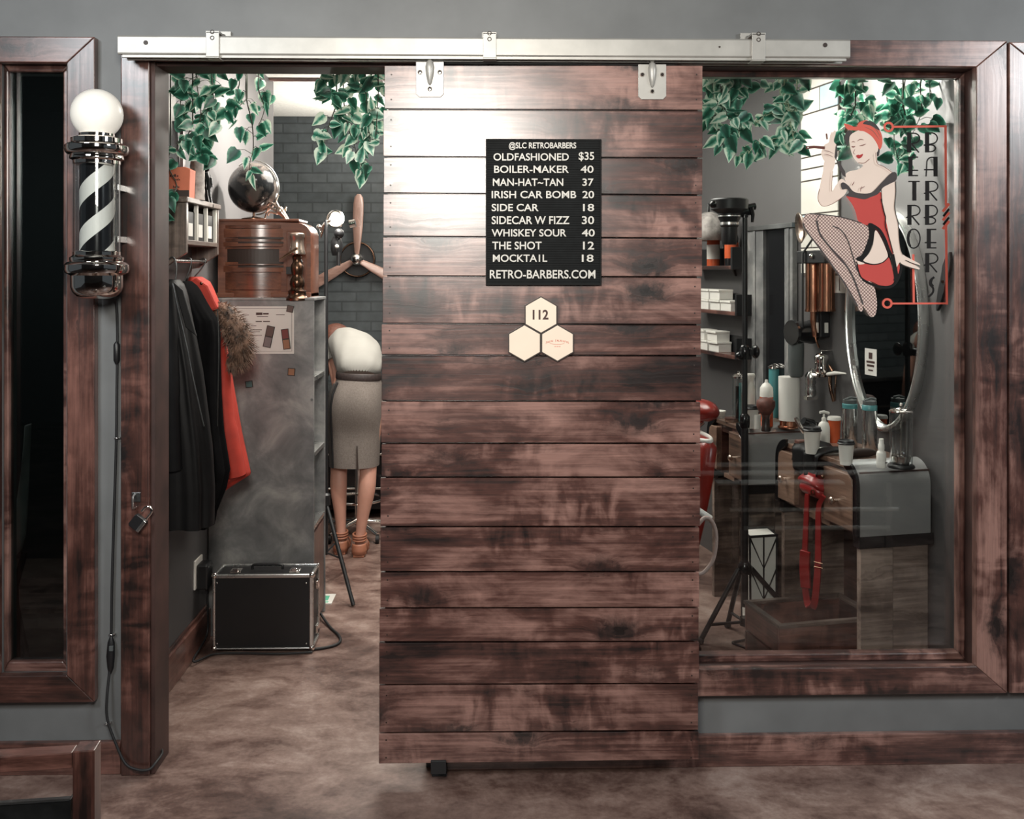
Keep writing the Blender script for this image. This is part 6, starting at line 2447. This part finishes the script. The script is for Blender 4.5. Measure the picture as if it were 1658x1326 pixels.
# red shoulder bag
YBg = YX(1330, XF-.03)
bg = thing('shoulder_bag', 'red leather shoulder bag hanging in the near desk with its long strap looped down', 'bag', (XF, YBg, .55))
q = lambda px, py, x_=XF-.02: PX(px, py, x_)
c = q(1324, 787, XF+.0)
def pouch(m, y0, y1, z0, z1, x0, x1, sg):
    rows_ = []
    for i in range(9):
        t_ = i/8
        sc_ = .75+.25*math.sin(math.pi*min(1, t_*1.15+.08))
        z = z0+(z1-z0)*t_
        rows_.append([Vector((c.x+(x0+x1)/2+(x1-x0)/2*sc_*math.copysign(abs(math.cos(a))**.5, math.cos(a)), c.y+(y0+y1)/2+(y1-y0)/2*sc_*math.copysign(abs(math.sin(a))**.5, math.sin(a)), c.z+z+sg*.012*math.cos(a*2))) for a in [2*math.pi*j/28 for j in range(28)]])
    m.loft(rows_)
m = MB()
pouch(m, -.07, .085, -.038, .030, -.05, .09, .4)
m.build('body', M['red'], bg, smooth=60)
m = MB()
pouch(m, -.074, .089, -.004, .044, -.056, .094, 1)
m.build('flap', M['red'], bg, smooth=60)
m = MB()
m.ball(q(1332, 772, XF-.05), .007, 10, 8)
m.torus(q(1316, 797, XF-.06), .009, .0025, (1, .3, 0), 20, 6)
m.build('clasp', M['brass'], bg, smooth=60)
def strap(m, pts, w_, th=.004):
    pts = smooth_path(pts, 6)
    rings = []
    for i, p_ in enumerate(pts):
        t_ = (pts[min(i+1, len(pts)-1)]-pts[max(i-1, 0)]).normalized()
        wd_ = Vector((.5, -.85, 0)); wd_ = (wd_-t_*wd_.dot(t_)).normalized()
        nn = t_.cross(wd_)
        ww = w_(i/(len(pts)-1)) if callable(w_) else w_
        rings.append([p_+wd_*ww+nn*th, p_-wd_*ww+nn*th, p_-wd_*ww-nn*th, p_+wd_*ww-nn*th])
    m.loft(rings)
m = MB()
xs__ = XF-.045
strap(m, [q(1307, 800, xs__), q(1306, 830, xs__), q(1304, 880, xs__), q(1303, 920, xs__), q(1304, 950, xs__), q(1308, 976, xs__), q(1313, 983, xs__), q(1319, 976, xs__), q(1323, 940, xs__), q(1325, 905, xs__), q(1325, 860, xs__), q(1326, 820, xs__), q(1334, 803, xs__)], lambda t_: .008+.006*math.sin(math.pi*t_))
m.build('strap', M['red'], bg, smooth=50)
m = MB()
strap(m, [q(1304, 892, xs__-.004), q(1303, 920, xs__-.004), q(1305, 952, xs__-.004)], .021, .006)
m.build('shoulder_pad', M['red'], bg, smooth=50, bev=.002)
m = MB()
p_ = q(1325, 915, xs__-.004)
for dz__ in (-.009, .009): m.tube([p_+Vector((-.009, .016, dz__)), p_+Vector((.009, -.016, dz__))], .0018, 6)
m.build('buckle', M['brass'], bg)

# ---------------------------------------------------------------- barber chair (mostly behind the door)
YBc = 1.20
cxx = X(1150, YBc)-.40
bc2 = thing('barber_chair', 'red vinyl barber chair with white piping half hidden behind the plank door', 'barber chair', (cxx, YBc, 0))
m = MB()
m.lathe((cxx, YBc, 0), [(0, 0), (.32, 0), (.33, .02), (.30, .04), (.10, .06), (.06, .09), (.06, .42), (0, .42)], 36)
m.build('pedestal', M['black_gloss'], bc2, smooth=45)
m = MB()
m.box((cxx-.25, YBc-.26, .46), (cxx+.25, YBc+.26, .58))
m.build('seat', M['red_chair'], bc2, bev=.04, seg=4)
m = MB()
xb0 = 0
rows_ = []
for z_, xx, th_, wd_ in ((.52, cxx+.22, .04, .20), (.70, cxx+.25, .045, .23), (.90, cxx+.28, .05, .25), (1.02, cxx+.295, .05, .25), (1.05, cxx+.295, .03, .22)):
    rows_.append([Vector((xx+th_*math.copysign(abs(math.cos(t_))**.6, math.cos(t_)), YBc+wd_*math.copysign(abs(math.sin(t_))**.6, math.sin(t_)), z_-.14)) for t_ in [2*math.pi*j/24 for j in range(24)]])
m.loft(rows_)
bk_ = m.build('backrest', M['red_chair'], bc2, smooth=60)
m = MB()
zt_ = Z(714, YBc, 1150)
m.torus((cxx+.295, YBc, .905), .22, .012, (0, 0, 1), 32, 8, 0, 2*math.pi, .25)
m.build('piping', M['white'], bk_, smooth=60)
m = MB()
hc2 = P(1138, 664, YBc)
m.ball(hc2, .075, 24, 14, .75, 1.6, .62)
hdr = m.build('headrest', M['red_chair'], bc2, smooth=60)
m = MB()
m.tube([hc2+Vector((0, 0, -.05)), Vector((cxx+.30, YBc, .90))], .012, 8)
m.build('headrest_post', M['chrome'], hdr, smooth=60)
for s_ in (-1, 1):
    m = MB()
    m.tube(smooth_path([(cxx-.22, YBc+s_*.29, .52), (cxx-.24, YBc+s_*.30, .70), (cxx-.1, YBc+s_*.30, .76), (cxx+.2, YBc+s_*.30, .74)]), .018, 10)
    m.build('armrest', M['chrome'], bc2, smooth=60)
m = MB()
q0 = P(1138, 832, YBc-.33); q1 = P(1150, 840, YBc-.33)
m.tube([q0+Vector((-.06, .03, .04)), q0, q1], .014, 10)
m.tube([q0+Vector((-.06, .03, .04)), Vector((cxx+.1, YBc-.2, .5))], .012, 8)
m.build('lever', M['white'], bc2, smooth=60)
rg = thing('hose', 'pale looped hose hanging beside the barber chair base near the plank door', 'hose', P(1150, 930, YBc-.40))
m = MB()
m.tube(smooth_path([P(1128, 930, YBc-.40), P(1140, 926, YBc-.40), P(1155, 905, YBc-.40), P(1160, 870, YBc-.40), P(1154, 846, YBc-.40), P(1142, 838, YBc-.40), P(1130, 850, YBc-.40)]), .008, 8)
m.tube(smooth_path([PZ(1160, 925)+Vector((0, 0, .06)), PZ(1166, 934)+Vector((0, 0, .01)), PZ(1185, 937)+Vector((0, 0, .01)), PZ(1200, 934)+Vector((0, 0, .01))]), .008, 8)
m.build('tubing', plain('pale_hose', (.40, .30, .27, 1), .4), rg, smooth=60)

# reflection of a white sign, put in as a card on the mirror
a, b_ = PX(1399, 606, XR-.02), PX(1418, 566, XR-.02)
nc = thing('sign_reflection', 'reflection of a small white sign, put in as a card on the oval mirror', 'card', (XR-.02, (a.y+b_.y)/2, a.z))
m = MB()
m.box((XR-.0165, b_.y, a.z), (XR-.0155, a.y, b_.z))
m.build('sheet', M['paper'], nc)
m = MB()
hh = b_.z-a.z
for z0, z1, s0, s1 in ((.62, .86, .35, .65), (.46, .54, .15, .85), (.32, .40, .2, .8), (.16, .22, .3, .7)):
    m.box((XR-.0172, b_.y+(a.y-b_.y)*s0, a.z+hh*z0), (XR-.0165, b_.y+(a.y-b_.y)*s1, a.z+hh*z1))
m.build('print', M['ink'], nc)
bpy.context.view_layer.update()
for o in set(bpy.data.objects)-before:
    if o.parent is None: o.matrix_world = TW @ o.matrix_world
use_frame(Matrix.Identity(4))

# ================================================================ HANGING POTHOS VINES
def leaf(m, base, d, nrm, ln, wd, tone, r_):
    d = d.normalized()
    s = d.cross(nrm).normalized()
    n_ = s.cross(d).normalized()
    prof_ = [(0.0, .0), (-.07, .26), (.06, .47), (.28, .52), (.52, .40), (.76, .20), (.92, .07)]
    curl, fold = r_.uniform(-.25, .35), r_.uniform(.05, .4)
    vs, wc, fs = [], [], []
    mid = []
    for t_, w_ in prof_:
        tm_ = max(t_, 0.0)
        c = base+d*(ln*tm_)+n_*(-curl*ln*tm_*tm_)
        mid.append(len(vs)); vs.append(c); wc.append((0.0, tone, 0))
        for sg in (-1, 1):
            for f_, e_ in ((.55, .55), (1.0, 1.0)):
                p = base+d*(ln*(tm_+(t_-tm_)*f_))+n_*(-curl*ln*tm_*tm_+fold*w_*f_*wd*.6)+s*(sg*w_*f_*wd)
                vs.append(p); wc.append((e_, tone, 0))
    tip = len(vs); vs.append(base+d*ln+n_*(-curl*ln)); wc.append((.6, tone, 0))
    for i in range(len(prof_)-1):
        a, b_ = i*5, (i+1)*5
        fs += [(a, b_, b_+1, a+1), (a+1, b_+1, b_+2, a+2), (a, a+3, b_+3, b_), (a+3, a+4, b_+4, b_+3)]
    l_ = (len(prof_)-1)*5
    fs += [(l_, tip, l_+1), (l_+1, tip, l_+2), (l_, l_+3, tip), (l_+3, l_+4, tip)]
    m.add(vs, fs, wcs=wc)
def vine(label, paths, Y, count, spread, seed, tone=(.25, 1.0), size=1.0, pale=False):
    """paths: pixel polylines from the ceiling side down; leaves scattered along them"""
    r_ = random.Random(seed)
    v_ = thing('pothos_vine', label, 'plant', P(paths[0][0][0], paths[0][0][1], Y), 'pothos vines hanging behind the shop front')
    ms, ml = MB(), MB()
    lens = [sum(math.dist(a, b_) for a, b_ in zip(p_, p_[1:])) for p_ in paths]
    for p_, L in zip(paths, lens):
        yo = [r_.uniform(-.05, .05) for _ in p_]
        pts = smooth_path([P(a, b_, Y+o_) for (a, b_), o_ in zip(p_, yo)], 8)
        ms.tube(pts, [.0028-.0016*i/len(pts) for i in range(len(pts))], 6)
        n_ = max(2, int(1.3*count*L/sum(lens)))
        for i in range(n_):
            t_ = (i+r_.uniform(.1, .9))/n_
            c = pts[min(len(pts)-1, int(t_*(len(pts)-1)))]
            sp = spread*(1-.45*t_)*SC(Y)
            base = c+Vector((r_.gauss(0, sp*.55), r_.gauss(0, .05), r_.gauss(0, sp*.35)))
            a = r_.gauss(-90, 58)
            d = Vector((math.cos(math.radians(a)), r_.uniform(-.5, .3), math.sin(math.radians(a))))
            nr = Vector((r_.gauss(0, .55), -1, r_.gauss(.25, .5))).normalized()
            ln = size*r_.uniform(.038, .068)
            leaf(ml, base, d, nr, ln, ln*r_.uniform(.58, .85), r_.uniform(*tone), r_)
            if (base-c).length > .012:
                mid_ = (base+c)/2+Vector((0, 0, .008))
                ms.tube([c, mid_, base], .0011, 5)
        top = Vector((pts[0].x, pts[0].y, CZ))
        ms.tube([top, pts[0]], .0028, 6)
    ms.build('stem', M['stem_pale' if pale else 'stem'], v_, smooth=70)
    ml.build('foliage', M['leaf'], v_, smooth=70)
    return v_
vine('bushy green vine at the top left of the doorway above the orange box', [[(320, 88), (318, 130), (325, 180), (320, 225), (330, 255)], [(300, 88), (296, 140), (290, 180)], [(340, 90), (345, 150), (352, 205)], [(312, 200), (300, 225), (285, 232)]], .42, 78, 30, 21, (.15, .85))
vine('thin trailing vine with sparse leaves hanging down before the globe', [[(402, 88), (398, 150), (408, 200), (410, 240), (405, 262), (404, 280)], [(375, 92), (388, 130), (376, 175)], [(425, 92), (418, 140), (428, 175), (418, 205)], [(400, 160), (380, 180), (372, 200)]], .48, 30, 17, 22, (.35, 1.0))
vine('leafy vine trailing down the wall shelf end in front of the orange box', [[(276, 240), (272, 268), (286, 300), (275, 320), (262, 335)], [(268, 320), (266, 350), (268, 364)]], .46, 9, 9, 23, (.15, .6), .9)
vine('dense vine hanging at the top right of the doorway beside the plank door', [[(560, 88), (556, 140), (560, 190), (575, 240), (592, 285)], [(590, 88), (592, 140), (596, 190), (600, 235)], [(530, 90), (528, 130), (522, 160)], [(545, 170), (532, 205), (522, 245)], [(612, 100), (612, 160), (608, 220)]], .40, 95, 24, 24, (.2, 1.1))
vine('dense vine at the top left of the shop window next to the plank door', [[(1150, 100), (1155, 150), (1160, 200), (1172, 238)], [(1180, 100), (1182, 150), (1190, 195), (1196, 215)], [(1165, 100), (1168, 150), (1178, 190)], [(1200, 100), (1200, 130), (1190, 150)]], .36, 100, 24, 25, (.2, 1.15))
vine('vine with a pale tendril curling left at the window beside the white tiles', [[(1272, 100), (1275, 150), (1280, 200), (1290, 245)], [(1255, 100), (1262, 140), (1262, 175)], [(1290, 100), (1290, 150), (1288, 190)], [(1282, 205), (1262, 222), (1240, 235), (1222, 236), (1208, 255)], [(1270, 178), (1245, 185), (1225, 198)]], .40, 78, 20, 26, (.25, 1.15), 1, True)
vine('vine hanging behind the printed head scarf left of its crown', [[(1372, 95), (1376, 150), (1372, 190), (1364, 230)], [(1392, 95), (1398, 150), (1402, 185)], [(1385, 170), (1370, 210), (1362, 250)]], .45, 46, 24, 27, (.2, .9))
vine('vine hanging at the top right of the window behind the printed letters', [[(1470, 95), (1462, 150), (1450, 190), (1448, 230), (1456, 262)], [(1495, 95), (1490, 140), (1492, 180), (1478, 215)], [(1430, 95), (1436, 160), (1442, 200)], [(1462, 170), (1470, 215), (1462, 270)], [(1505, 100), (1506, 160)]], .44, 66, 20, 28, (.15, .8))

# ================================================================ PRINT ON THE SHOP WINDOW
dc = thing('window_print', 'printed red dressed pinup figure with RETRO BARBERS lettering on the shop window glass', 'window print', P(1420, 500, YG))
DZ = lambda x, y: (1280+x/3.682, 170+y/3.683)
def cat(pts, n=5, closed=True):
    out_ = []
    N = len(pts)
    rng_ = range(N if closed else N-1)
    for i in rng_:
        if closed: p0, p1, p2, p3 = (pts[(i+q_) % N] for q_ in (-1, 0, 1, 2))
        else: p0, p1, p2, p3 = pts[max(i-1, 0)], pts[i], pts[i+1], pts[min(i+2, N-1)]
        for j in range(n):
            t_ = j/n
            out_.append(tuple(.5*((2*p1[k_])+(-p0[k_]+p2[k_])*t_+(2*p0[k_]-5*p1[k_]+4*p2[k_]-p3[k_])*t_*t_+(-p0[k_]+3*p1[k_]-3*p2[k_]+p3[k_])*t_**3) for k_ in (0, 1)))
    if not closed: out_.append(pts[-1])
    return out_
LAY = [0]
def lay():
    LAY[0] += 1
    return YG-.0004-LAY[0]*.00012
def poly(m, pts, smooth=True, n=4):
    Y = lay()
    if smooth: pts = cat(pts, n)
    m.add([P(*DZ(*p), Y) for p in pts], [tuple(range(len(pts)))])
def stroke(m, pts, w, smooth=True, closed=False, taper=False):
    Y = lay()
    if smooth: pts = cat(pts, 5, closed)
    if closed: pts = pts+[pts[0]]
    L, R = [], []
    for i, p in enumerate(pts):
        a, b_ = pts[max(i-1, 0)], pts[min(i+1, len(pts)-1)]
        if closed and i in (0, len(pts)-1): a, b_ = pts[-2], pts[1]
        dx_, dy_ = b_[0]-a[0], b_[1]-a[1]
        l_ = math.hypot(dx_, dy_) or 1
        ww = w/2*(1 if not taper else max(.25, math.sin(math.pi*(i+.5)/len(pts))))
        L.append((p[0]-dy_/l_*ww, p[1]+dx_/l_*ww)); R.append((p[0]+dy_/l_*ww, p[1]-dx_/l_*ww))
    n_ = len(pts)
    m.add([P(*DZ(*p), Y) for p in L+R], [(i, i+1, n_+i+1, n_+i) for i in range(n_-1)])
def part(name, mat, fn):
    m = MB()
    fn(m)
    return m.build(name, M[mat], dc)

# red wire stool and coral frame behind
def coral(m):
    for cx_, cy_ in ((585, 131), (577, 1183)):
        stroke(m, [(cx_+25*math.cos(2*math.pi*k_/24), cy_+25*math.sin(2*math.pi*k_/24)) for k_ in range(24)], 13, False, True)
    stroke(m, [(611, 130), (926, 127)], 12, False)
    stroke(m, [(924, 122), (927, 600)], 14, False)
    stroke(m, [(927, 700), (932, 1190)], 14, False)
    stroke(m, [(602, 1184), (936, 1183)], 11, False)
    stroke(m, [(732, 890), (735, 1180)], 13, False)
    for o_ in (0, 52, 104):
        stroke(m, [(908, 636+o_), (946, 588+o_)], 16, False)
part('coral_frame', 'd_coral', coral)
part('frame_slash', 'd_dark', lambda m: [stroke(m, [(911, 664+o_), (945, 620+o_)], 13, False) for o_ in (0, 50)])

# letters
def L(name_pts):
    m = MB()
    for kind, pts, w in name_pts:
        stroke(m, pts, w, kind == 's')
    return m.build('letter', M['d_dark'], dc)
def arc(cx_, cy_, rx, ry, a0, a1, n=14):
    return [(cx_+rx*math.cos(math.radians(a0+(a1-a0)*i/n)), cy_+ry*math.sin(math.radians(a0+(a1-a0)*i/n))) for i in range(n+1)]
def let_R(x, y, w, h): L([('l', [(x+12, y), (x+12, y+h)], 25), ('l', [(x, y+4)]+[(x+w*.5, y+4)]+arc(x+w*.5, y+h*.28, w*.46, h*.25, -90, 90)+[(x-8, y+h*.64)], 8), ('l', [(x+w*.36, y+h*.58), (x+w*.9, y+h)], 9)])
def let_E(x, y, w, h): L([('l', [(x+18, y), (x+18, y+h)], 25), ('l', [(x+10, y+4), (x+w*.86, y+4)], 8), ('l', [(x-6, y+h*.70), (x+w*.86, y+h*.70)], 8), ('l', [(x+10, y+h-4), (x+w*.86, y+h-4)], 8)])
def let_T(x, y, w, h): L([('l', [(x+w*.5, y), (x+w*.5, y+h)], 25), ('l', [(x+2, y+4), (x+w*.92, y+4)], 8)])
def let_O(x, y, w, h):
    L([('l', arc(x+w*.5, y+h*.5, w*.48, h*.48, 0, 360, 32), 8), ('l', arc(x+w*.30, y+h*.5, w*.20, h*.38, 90, 270, 12), 15)])
def let_B(x, y, w, h): L([('l', [(x+12, y), (x+12, y+h)], 26), ('l', [(x, y+4), (x+w*.5, y+4)]+arc(x+w*.5, y+h*.30, w*.44, h*.27, -90, 90)+[(x+w*.3, y+h*.60)], 8), ('l', [(x-8, y+h*.64), (x+w*.4, y+h*.62)]+arc(x+w*.40, y+h*.79, w*.40, h*.17, -90, 90)+[(x, y+h-4)], 8)])
def let_A(x, y, w, h): L([('l', [(x+6, y+h), (x+10, y+h*.35)]+arc(x+w*.5, y+h*.32, w*.38, h*.29, 180, 300, 10)[1:]+[(x+w*.86, y+6)], 8), ('l', [(x+w*.76, y), (x+w*.76, y+h)], 25), ('l', [(x-6, y+h*.66), (x+w*.8, y+h*.66)], 8)])
def let_S(x, y, w, h): L([('s', [(x+w*.75, y+4), (x+w*.45, y+h*.20), (x+w*.42, y+h*.40), (x+w*.66, y+h*.58), (x+w*.62, y+h*.80), (x+w*.30, y+h)], 13), ('s', [(x+w*.55, y+h*.12), (x+w*.48, y+h*.34), (x+w*.66, y+h*.5)], 16)])
let_R(695, 165, 78, 118); let_E(697, 307, 74, 118); let_T(700, 452, 76, 118); let_R(697, 595, 78, 120); let_O(694, 738, 80, 118)
let_B(802, 163, 78, 120); let_A(802, 308, 82, 118); let_R(803, 452, 78, 118); let_B(802, 595, 78, 120); let_E(806, 738, 74, 118); let_R(803, 882, 78, 116); let_S(800, 1022, 76, 122)

# figure
part('hair', 'd_grey', lambda m: [poly(m, [(430, 140), (440, 108), (470, 98), (505, 112), (535, 160), (500, 190), (512, 245), (494, 240), (470, 195), (445, 165)]), poly(m, [(506, 262), (530, 255), (526, 302), (507, 300)]), poly(m, [(352, 150), (335, 160), (322, 190), (328, 225), (342, 245), (348, 215), (358, 200), (372, 165)])])
part('neck', 'd_skin', lambda m: poly(m, [(430, 330), (430, 365), (400, 385), (345, 398), (322, 430), (340, 480), (375, 518), (430, 528), (485, 520), (540, 470), (605, 405), (560, 370), (520, 350), (508, 270), (450, 300)]))
part('raised_arm', 'd_skin', lambda m: poly(m, [(205, 330), (192, 400), (172, 500), (164, 560), (190, 602), (240, 592), (290, 562), (330, 525), (338, 475), (304, 440), (270, 480), (246, 515), (247, 455), (250, 400), (266, 350), (262, 310)]))
part('raised_hand', 'd_skin', lambda m: [poly(m, [(182, 285), (200, 240), (230, 218), (258, 155), (271, 163), (258, 215), (274, 240), (278, 290), (262, 340), (215, 348), (192, 320)]), poly(m, [(228, 245), (236, 180), (247, 160), (252, 170), (246, 240)])])
part('razor_blade', 'd_grey', lambda m: [poly(m, [(268, 318), (282, 330), (325, 395), (330, 432), (312, 420), (286, 372)], False), poly(m, [(268, 250), (275, 230), (281, 300), (272, 330), (262, 310)], False)])
part('razor_handle', 'd_brown', lambda m: [stroke(m, [(92, 255), (140, 250), (205, 256)], 17, False), stroke(m, [(214, 170), (218, 205)], 10, False)])
part('handle_pin', 'd_pearl', lambda m: stroke(m, [(101, 254), (108, 254)], 7, False))
part('face', 'd_skin', lambda m: [poly(m, [(352, 190), (358, 265), (378, 318), (402, 344), (430, 352), (468, 325), (500, 285), (512, 230), (492, 180), (440, 145), (390, 158)]), poly(m, [(500, 240), (512, 226), (524, 238), (520, 275), (506, 282)])])
part('head_scarf', 'd_coral', lambda m: [poly(m, [(398, 128), (415, 100), (458, 92), (490, 128), (530, 150), (546, 190), (546, 238), (531, 266), (512, 225), (482, 185), (440, 158), (408, 152)]), poly(m, [(404, 150), (372, 150), (340, 146), (318, 112), (352, 118), (380, 130), (404, 128)])])
part('scarf_fold', 'd_line', lambda m: [stroke(m, [(440, 130), (490, 155), (528, 205)], 4, True, False, True), stroke(m, [(455, 112), (505, 140), (538, 195)], 4, True, False, True)])
part('hair_top', 'd_grey', lambda m: poly(m, [(432, 112), (452, 94), (490, 102), (525, 138), (524, 150), (490, 128), (460, 118)]))
part('eyes', 'd_line', lambda m: [stroke(m, [(398, 216), (415, 205), (438, 208)], 5, True, False, True), stroke(m, [(410, 243), (430, 240), (450, 232)], 6, True, False, True), stroke(m, [(364, 246), (374, 250), (386, 246)], 8, True, False, True), stroke(m, [(364, 222), (374, 218), (386, 222)], 4, True, False, True), stroke(m, [(384, 262), (376, 286), (386, 294)], 3, True, False, True), stroke(m, [(404, 344), (440, 345), (470, 322)], 3, True)])
part('lips', 'd_lip', lambda m: poly(m, [(391, 304), (403, 296), (412, 298), (432, 292), (424, 310), (406, 319)]))
part('dress', 'd_red', lambda m: [poly(m, [(332, 540), (366, 590), (388, 640), (402, 690), (440, 712), (480, 720), (520, 745), (560, 790), (585, 840), (603, 885), (616, 880), (594, 800), (570, 680), (545, 590), (540, 520), (490, 545), (430, 560), (380, 545)]), poly(m, [(402, 950), (440, 946), (500, 955), (550, 940), (583, 908), (602, 960), (616, 1030), (612, 1062), (580, 1078), (530, 1074), (490, 1055), (450, 1045), (425, 1030), (410, 1000)]), poly(m, [(645, 940), (651, 970), (643, 1005), (632, 1012), (636, 970)])])
part('resting_arm', 'd_skin', lambda m: [poly(m, [(540, 505), (548, 488), (600, 462), (626, 452), (627, 520), (620, 600), (627, 650), (642, 710), (646, 790), (656, 860), (670, 895), (680, 930), (650, 940), (640, 955), (624, 985), (611, 976), (622, 940), (612, 890), (592, 800), (569, 690), (546, 600)]), poly(m, [(660, 885), (690, 905), (765, 944), (768, 956), (720, 942), (670, 925)]), poly(m, [(655, 915), (690, 930), (764, 968), (762, 981), (715, 968), (660, 945)])])
part('neckline_trim', 'd_grey', lambda m: poly(m, [(300, 470), (318, 462), (346, 482), (376, 516), (430, 528), (485, 520), (540, 465), (602, 404), (632, 408), (630, 448), (592, 470), (552, 492), (522, 530), (480, 548), (440, 562), (385, 552), (330, 540), (348, 522), (334, 500), (308, 502)]))
part('stockings', 'fishnet', lambda m: poly(m, [(72, 700), (84, 662), (112, 647), (170, 653), (250, 662), (340, 680), (420, 706), (466, 735), (468, 785), (450, 850), (420, 900), (398, 930), (396, 960), (410, 1000), (430, 1042), (468, 1050), (494, 1075), (508, 1120), (516, 1190), (506, 1250), (480, 1264), (455, 1235), (432, 1200), (430, 1226), (412, 1228), (395, 1190), (340, 1090), (280, 1000), (230, 930), (180, 860), (130, 790), (90, 745)]))
part('stocking_band', 'd_dark', lambda m: [poly(m, [(462, 712), (484, 706), (502, 735), (497, 800), (472, 870), (440, 922), (416, 936), (388, 916), (424, 892), (452, 830), (468, 770)]), stroke(m, [(480, 712), (530, 745), (562, 800), (588, 870), (606, 900)], 17), stroke(m, [(606, 890), (620, 960), (630, 1020), (624, 1050)], 24), stroke(m, [(428, 1040), (480, 1068), (535, 1086), (590, 1086), (628, 1060), (652, 1010), (662, 955)], 14), stroke(m, [(395, 935), (402, 980), (418, 1025), (440, 1044)], 9)])
part('thigh', 'd_skin', lambda m: [poly(m, [(505, 748), (535, 785), (565, 850), (580, 905), (550, 936), (500, 948), (455, 940), (434, 926), (468, 885), (492, 830)]), poly(m, [(398, 930), (420, 936), (442, 946), (412, 952), (400, 944)])])
ll = [[(158, 690), (176, 770), (250, 865), (330, 955), (380, 1045), (432, 1190)], [(250, 722), (300, 745), (340, 805), (368, 890), (398, 990)], [(75, 705), (95, 752), (180, 862), (280, 1002), (340, 1092), (400, 1200)], [(112, 647), (250, 660), (340, 678), (425, 705)], [(172, 655), (152, 690), (160, 720)]]
part('leg_outline', 'd_grey', lambda m: [stroke(m, p, w) for p, w in zip(ll, (11, 7, 9, 6, 5))])
part('arm_outline', 'd_dark', lambda m: [stroke(m, [(626, 455), (628, 520), (621, 600), (628, 650), (643, 710), (648, 790), (658, 862), (672, 893)], 5), stroke(m, [(540, 560), (556, 630), (566, 670), (566, 720), (590, 800), (612, 885)], 6), stroke(m, [(540, 500), (548, 600), (562, 660)], 4), stroke(m, [(430, 930), (455, 942), (500, 950), (550, 938), (584, 906)], 5), stroke(m, [(685, 925), (725, 943), (768, 957)], 4), stroke(m, [(655, 950), (715, 970), (762, 983)], 4)])
part('body_line', 'd_line', lambda m: [stroke(m, [(172, 500), (163, 560), (190, 603), (245, 592), (300, 558)], 3), stroke(m, [(246, 515), (247, 455), (252, 395)], 3), stroke(m, [(425, 484), (418, 500), (416, 516)], 4, True, False, True), stroke(m, [(418, 500), (432, 490), (444, 484)], 3, True, False, True), stroke(m, [(508, 285), (510, 320), (520, 350), (560, 370), (606, 402)], 3), stroke(m, [(380, 455), (372, 470), (364, 482)], 4, True, False, True), stroke(m, [(196, 270), (225, 275), (258, 290)], 3, True, False, True), stroke(m, [(198, 292), (228, 298), (254, 310)], 3, True, False, True)])
def pearls(m):
    pts = cat([(405, 372), (418, 396), (445, 411), (475, 412), (502, 398), (522, 372), (528, 350)], 4, False)
    acc = 0
    last = None
    for p in pts:
        if last is None or math.dist(p, last) > 13:
            Y = YG-.006
            m.add([P(*DZ(p[0]+8*math.cos(2*math.pi*k_/12), p[1]+8*math.sin(2*math.pi*k_/12)), Y) for k_ in range(12)], [tuple(range(12))])
            last = p
    m.add([P(*DZ(514+8*math.cos(2*math.pi*k_/12), 276+10*math.sin(2*math.pi*k_/12)), YG-.006) for k_ in range(12)], [tuple(range(12))])
part('pearls', 'd_pearl', pearls)
bpy.context.view_layer.update()
